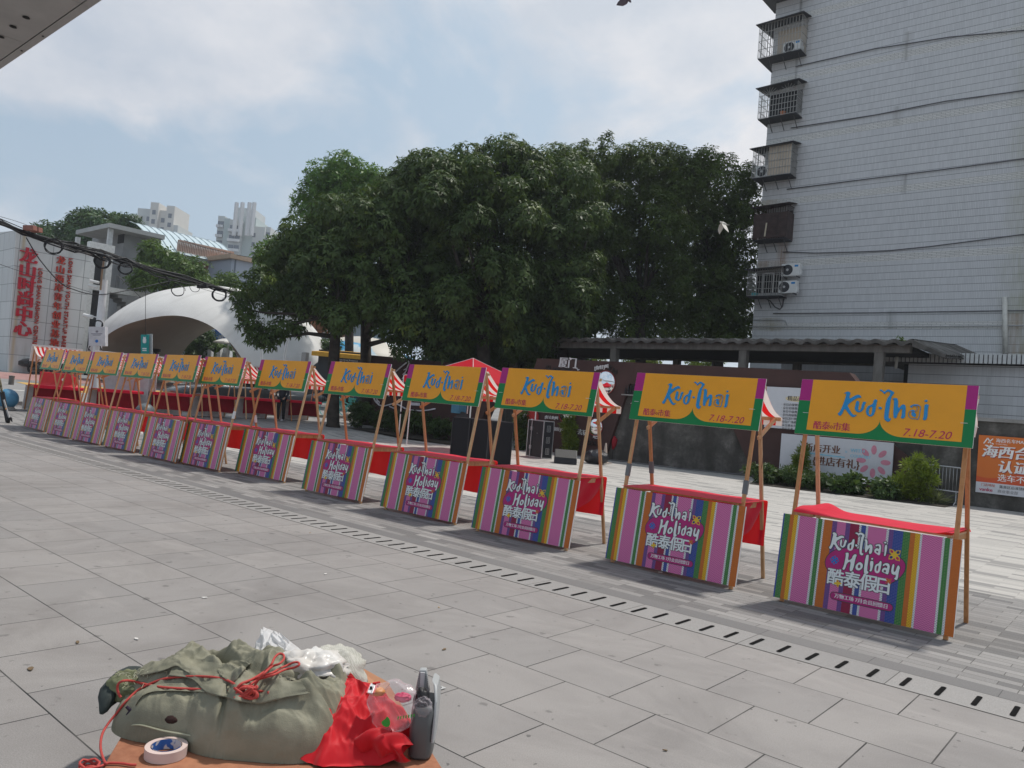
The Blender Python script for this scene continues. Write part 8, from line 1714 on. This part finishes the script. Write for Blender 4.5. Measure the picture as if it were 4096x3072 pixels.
loft([jring(.002, .9, .9), jring(.012, 1, 1), jring(jh * .5, 1, 1), jring(jh * .93, .98, .98), jring(jh, .9, .88)]).build('body', JUG, jg, smooth='auto')
loft([jring(jh * .35, .16, .9, jw * .95, 0), jring(jh * .7, .16, .9, jw * .98, 0), jring(jh * 1.1, .16, .85, jw * .95, .02), jring(jh * 1.32, .18, .6, jw * .72, .05), jring(jh * 1.36, .12, .5, jw * .5, .06)]).build('side_spine', SILV, jg, smooth='auto')
hx = lambda x, y: P(*k4(x, y), tJ + .16)
mb = MB(); L = [hx(1875, 500), hx(1950, 500), hx(1985, 760), hx(1825, 730)]; dd = AXF * .035; mb.add([*L, *[q + dd for q in L]], [(0, 1, 2, 3), (4, 5, 6, 7), (0, 1, 5, 4), (1, 2, 6, 5), (2, 3, 7, 6), (3, 0, 4, 7)]); hd = mb.build('handle', SILV, jg, bevel=.006)
mb = MB()
for s_, x0, x1 in ((0, 1868, 1845), (1, 1940, 1950)):
    for i in range(7):
        for j in range(2): x = x0 + (x1 - x0) * i / 6 + j * 16; mb.sphere(hx(x + 4, 540 + i * 24 + j * 8) - AXF * .003, .0022, 6, 4)
mb.build('grip_dots', flat('grip_dark', (.13, .13, .14), .5), hd)
mb = MB(); mb.bar(hx(1912, 520) - AXF * .004, hx(1902, 690) - AXF * .004, .018, .006, AXF); mb.build('grip_rib', flat('grip_light', (.5, .5, .5), .4), hd)
b4 = blob(P(*k4(1895, 850), tJ + .06), (.030, .03, .052), .12, 1.6, 41); b4.build('dark_opening', flat('jug_dark_opening', (.012, .011, .012), .5), jg, smooth=True)
# clear bag with pink content and green print
CLR = Mat('clear_plastic_film'); CLR.col((.80, .72, .76)).rough(.14, .5); rn = CLR.n('ShaderNodeTexNoise'); rn.noise_type = 'RIDGED_MULTIFRACTAL'; CLR.val(rn, Scale=9.0, Detail=2.5); CLR.l(CLR.obj(), rn.inputs['Vector']); CLR.bump(rn.outputs['Fac'], .6, .012)
tp_ = CLR.n('ShaderNodeBsdfTransparent'); ms = CLR.n('ShaderNodeMixShader'); lw = CLR.n('ShaderNodeLayerWeight'); lw.inputs['Blend'].default_value = .35
nz = rn.outputs['Fac']; fac = CLR.math('ADD', CLR.ramp(nz, (.45, (.10, .10, .10)), (.85, (.55, .55, .55))), CLR.math('MULTIPLY', lw.outputs['Facing'], .32)); CLR.l(fac, ms.inputs[0]); CLR.l(tp_.outputs[0], ms.inputs[1]); CLR.l(CLR.b.outputs[0], ms.inputs[2]); CLR.l(ms.outputs[0], CLR.o.inputs['Surface']); CLR = CLR.m
tB = (O7 + e_ * .98 + n_ * .0 - EYE).dot(AXF); bgc = thing('clear_plastic_bag', 'crumpled clear plastic bag with green print on the red cloth', 'plastic bag', tuple(P(*k4(1580, 900), tB)))
b5 = blob(P(*k4(1585, 890), tB), (.092, .055, .090), .17, 1.35, 51, 64, 48); b5.build('film', CLR, bgc, smooth=True)
b6 = blob(P(*k4(1690, 800), tB + .0), (.03, .02, .016), .2, 2, 52); b6.build('pink_content', flat('pink_content', (.60, .04, .12), .5), bgc, smooth=True)
b7 = blob(P(*k4(1915, 910), tJ + .03), (.030, .026, .034), .28, 1.8, 53, 40, 30); b7.build('side_pouch', CLR, bgc, smooth=True)
GRN = flat('bag_green_print', (.03, .30, .04), .5); mb = MB(); o_ = P(*k4(1590, 1070), tB - .085)
mb.put(shape2d([rounded([(-.03, .0), (-.012, .012), (-.008, .022), (.004, .008), (.004, -.016), (-.012, -.022), (-.026, -.012)], 1)]), o_ - AXR * .018, AXR, AXU, 0, -AXF)
for i in range(7): mb.put(shape2d([[(0, 0), (.004, .001), (.006, .012), (.001, .013)]]), o_ + AXR * (.014 + .010 * i) + AXU * (.008 + .0015 * i), AXR, AXU, 0, -AXF)
mb.build('green_print', GRN, bgc)
# cutter knife and orange scrap
kn = thing('utility_knife', 'small red utility knife lying above the red cloth', 'knife', tuple(P(*k4(1350, 700), tR + .15))); a, b = P(*k4(1325, 760), tR + .12), P(*k4(1360, 655), tR + .17); mb = MB(); mb.bar(a, b, .022, .008, -AXF); mb.build('blade_holder', ALU, kn, bevel=.002)
mb = MB(); mb.bar(a + AXR * .013, b + AXR * .016, .006, .012, -AXF); mb.bar(a - AXR * .013, b - AXR * .010, .005, .012, -AXF); mb.bar(b, b + AXR * .028 + AXU * .004, .012, .01, -AXF); mb.build('grip', RPL, kn)
mb = MB(); mb.bar((a + b) / 2 - AXF * .006 - AXU * .012, (a + b) / 2 - AXF * .006 + AXU * .012, .010, .004, -AXF); mb.build('blade', BLK, kn)
mb = blob(P(*k4(1400, 735), tR + .16), (.03, .02, .014), .3, 2, 61, 18, 12); tag(mb.build('orange_wrapper', flat('orange_wrapper', (.62, .22, .02), .4), smooth=True), 'crumpled orange wrapper beside the utility knife', 'wrapper')
# triangular floor box cover on the slabs behind the jug
c = G(*k4(2090, 700)); mb = MB(); L = [G(*k4(2045, 660)), G(*k4(2170, 705)), G(*k4(2050, 745))]; mb.add([q + Vector((0, 0, .006)) for q in L], [(0, 1, 2)]); ft = mb.build('floor_plate', flat('pale_plate', (.45, .45, .44), .5)); tag(ft, 'small triangular metal plate set in the slabs behind the jug', 'floor plate')
mb = MB(); mb.lathe([(.014, 0), (.014, .001)], G(*k4(2092, 703)) + Vector((0, 0, .0075)), 12); o = mb.build('bolt_hole', HOLE); o.parent = ft
# ================================================================== AIR
m = bpy.data.materials.new('haze'); m.use_nodes = True; t_ = m.node_tree; t_.nodes.clear(); o_ = t_.nodes.new('ShaderNodeOutputMaterial'); vp = t_.nodes.new('ShaderNodeVolumePrincipled')
vp.inputs['Color'].default_value = (.86, .92, 1, 1); vp.inputs['Density'].default_value = .0006; vp.inputs['Anisotropy'].default_value = .2; t_.links.new(vp.outputs[0], o_.inputs['Volume'])
mb = MB(); mb.box(-340, 60, -40, 340, -3, 84); hz_ = mb.build('haze', m); hz_['kind'] = 'stuff'
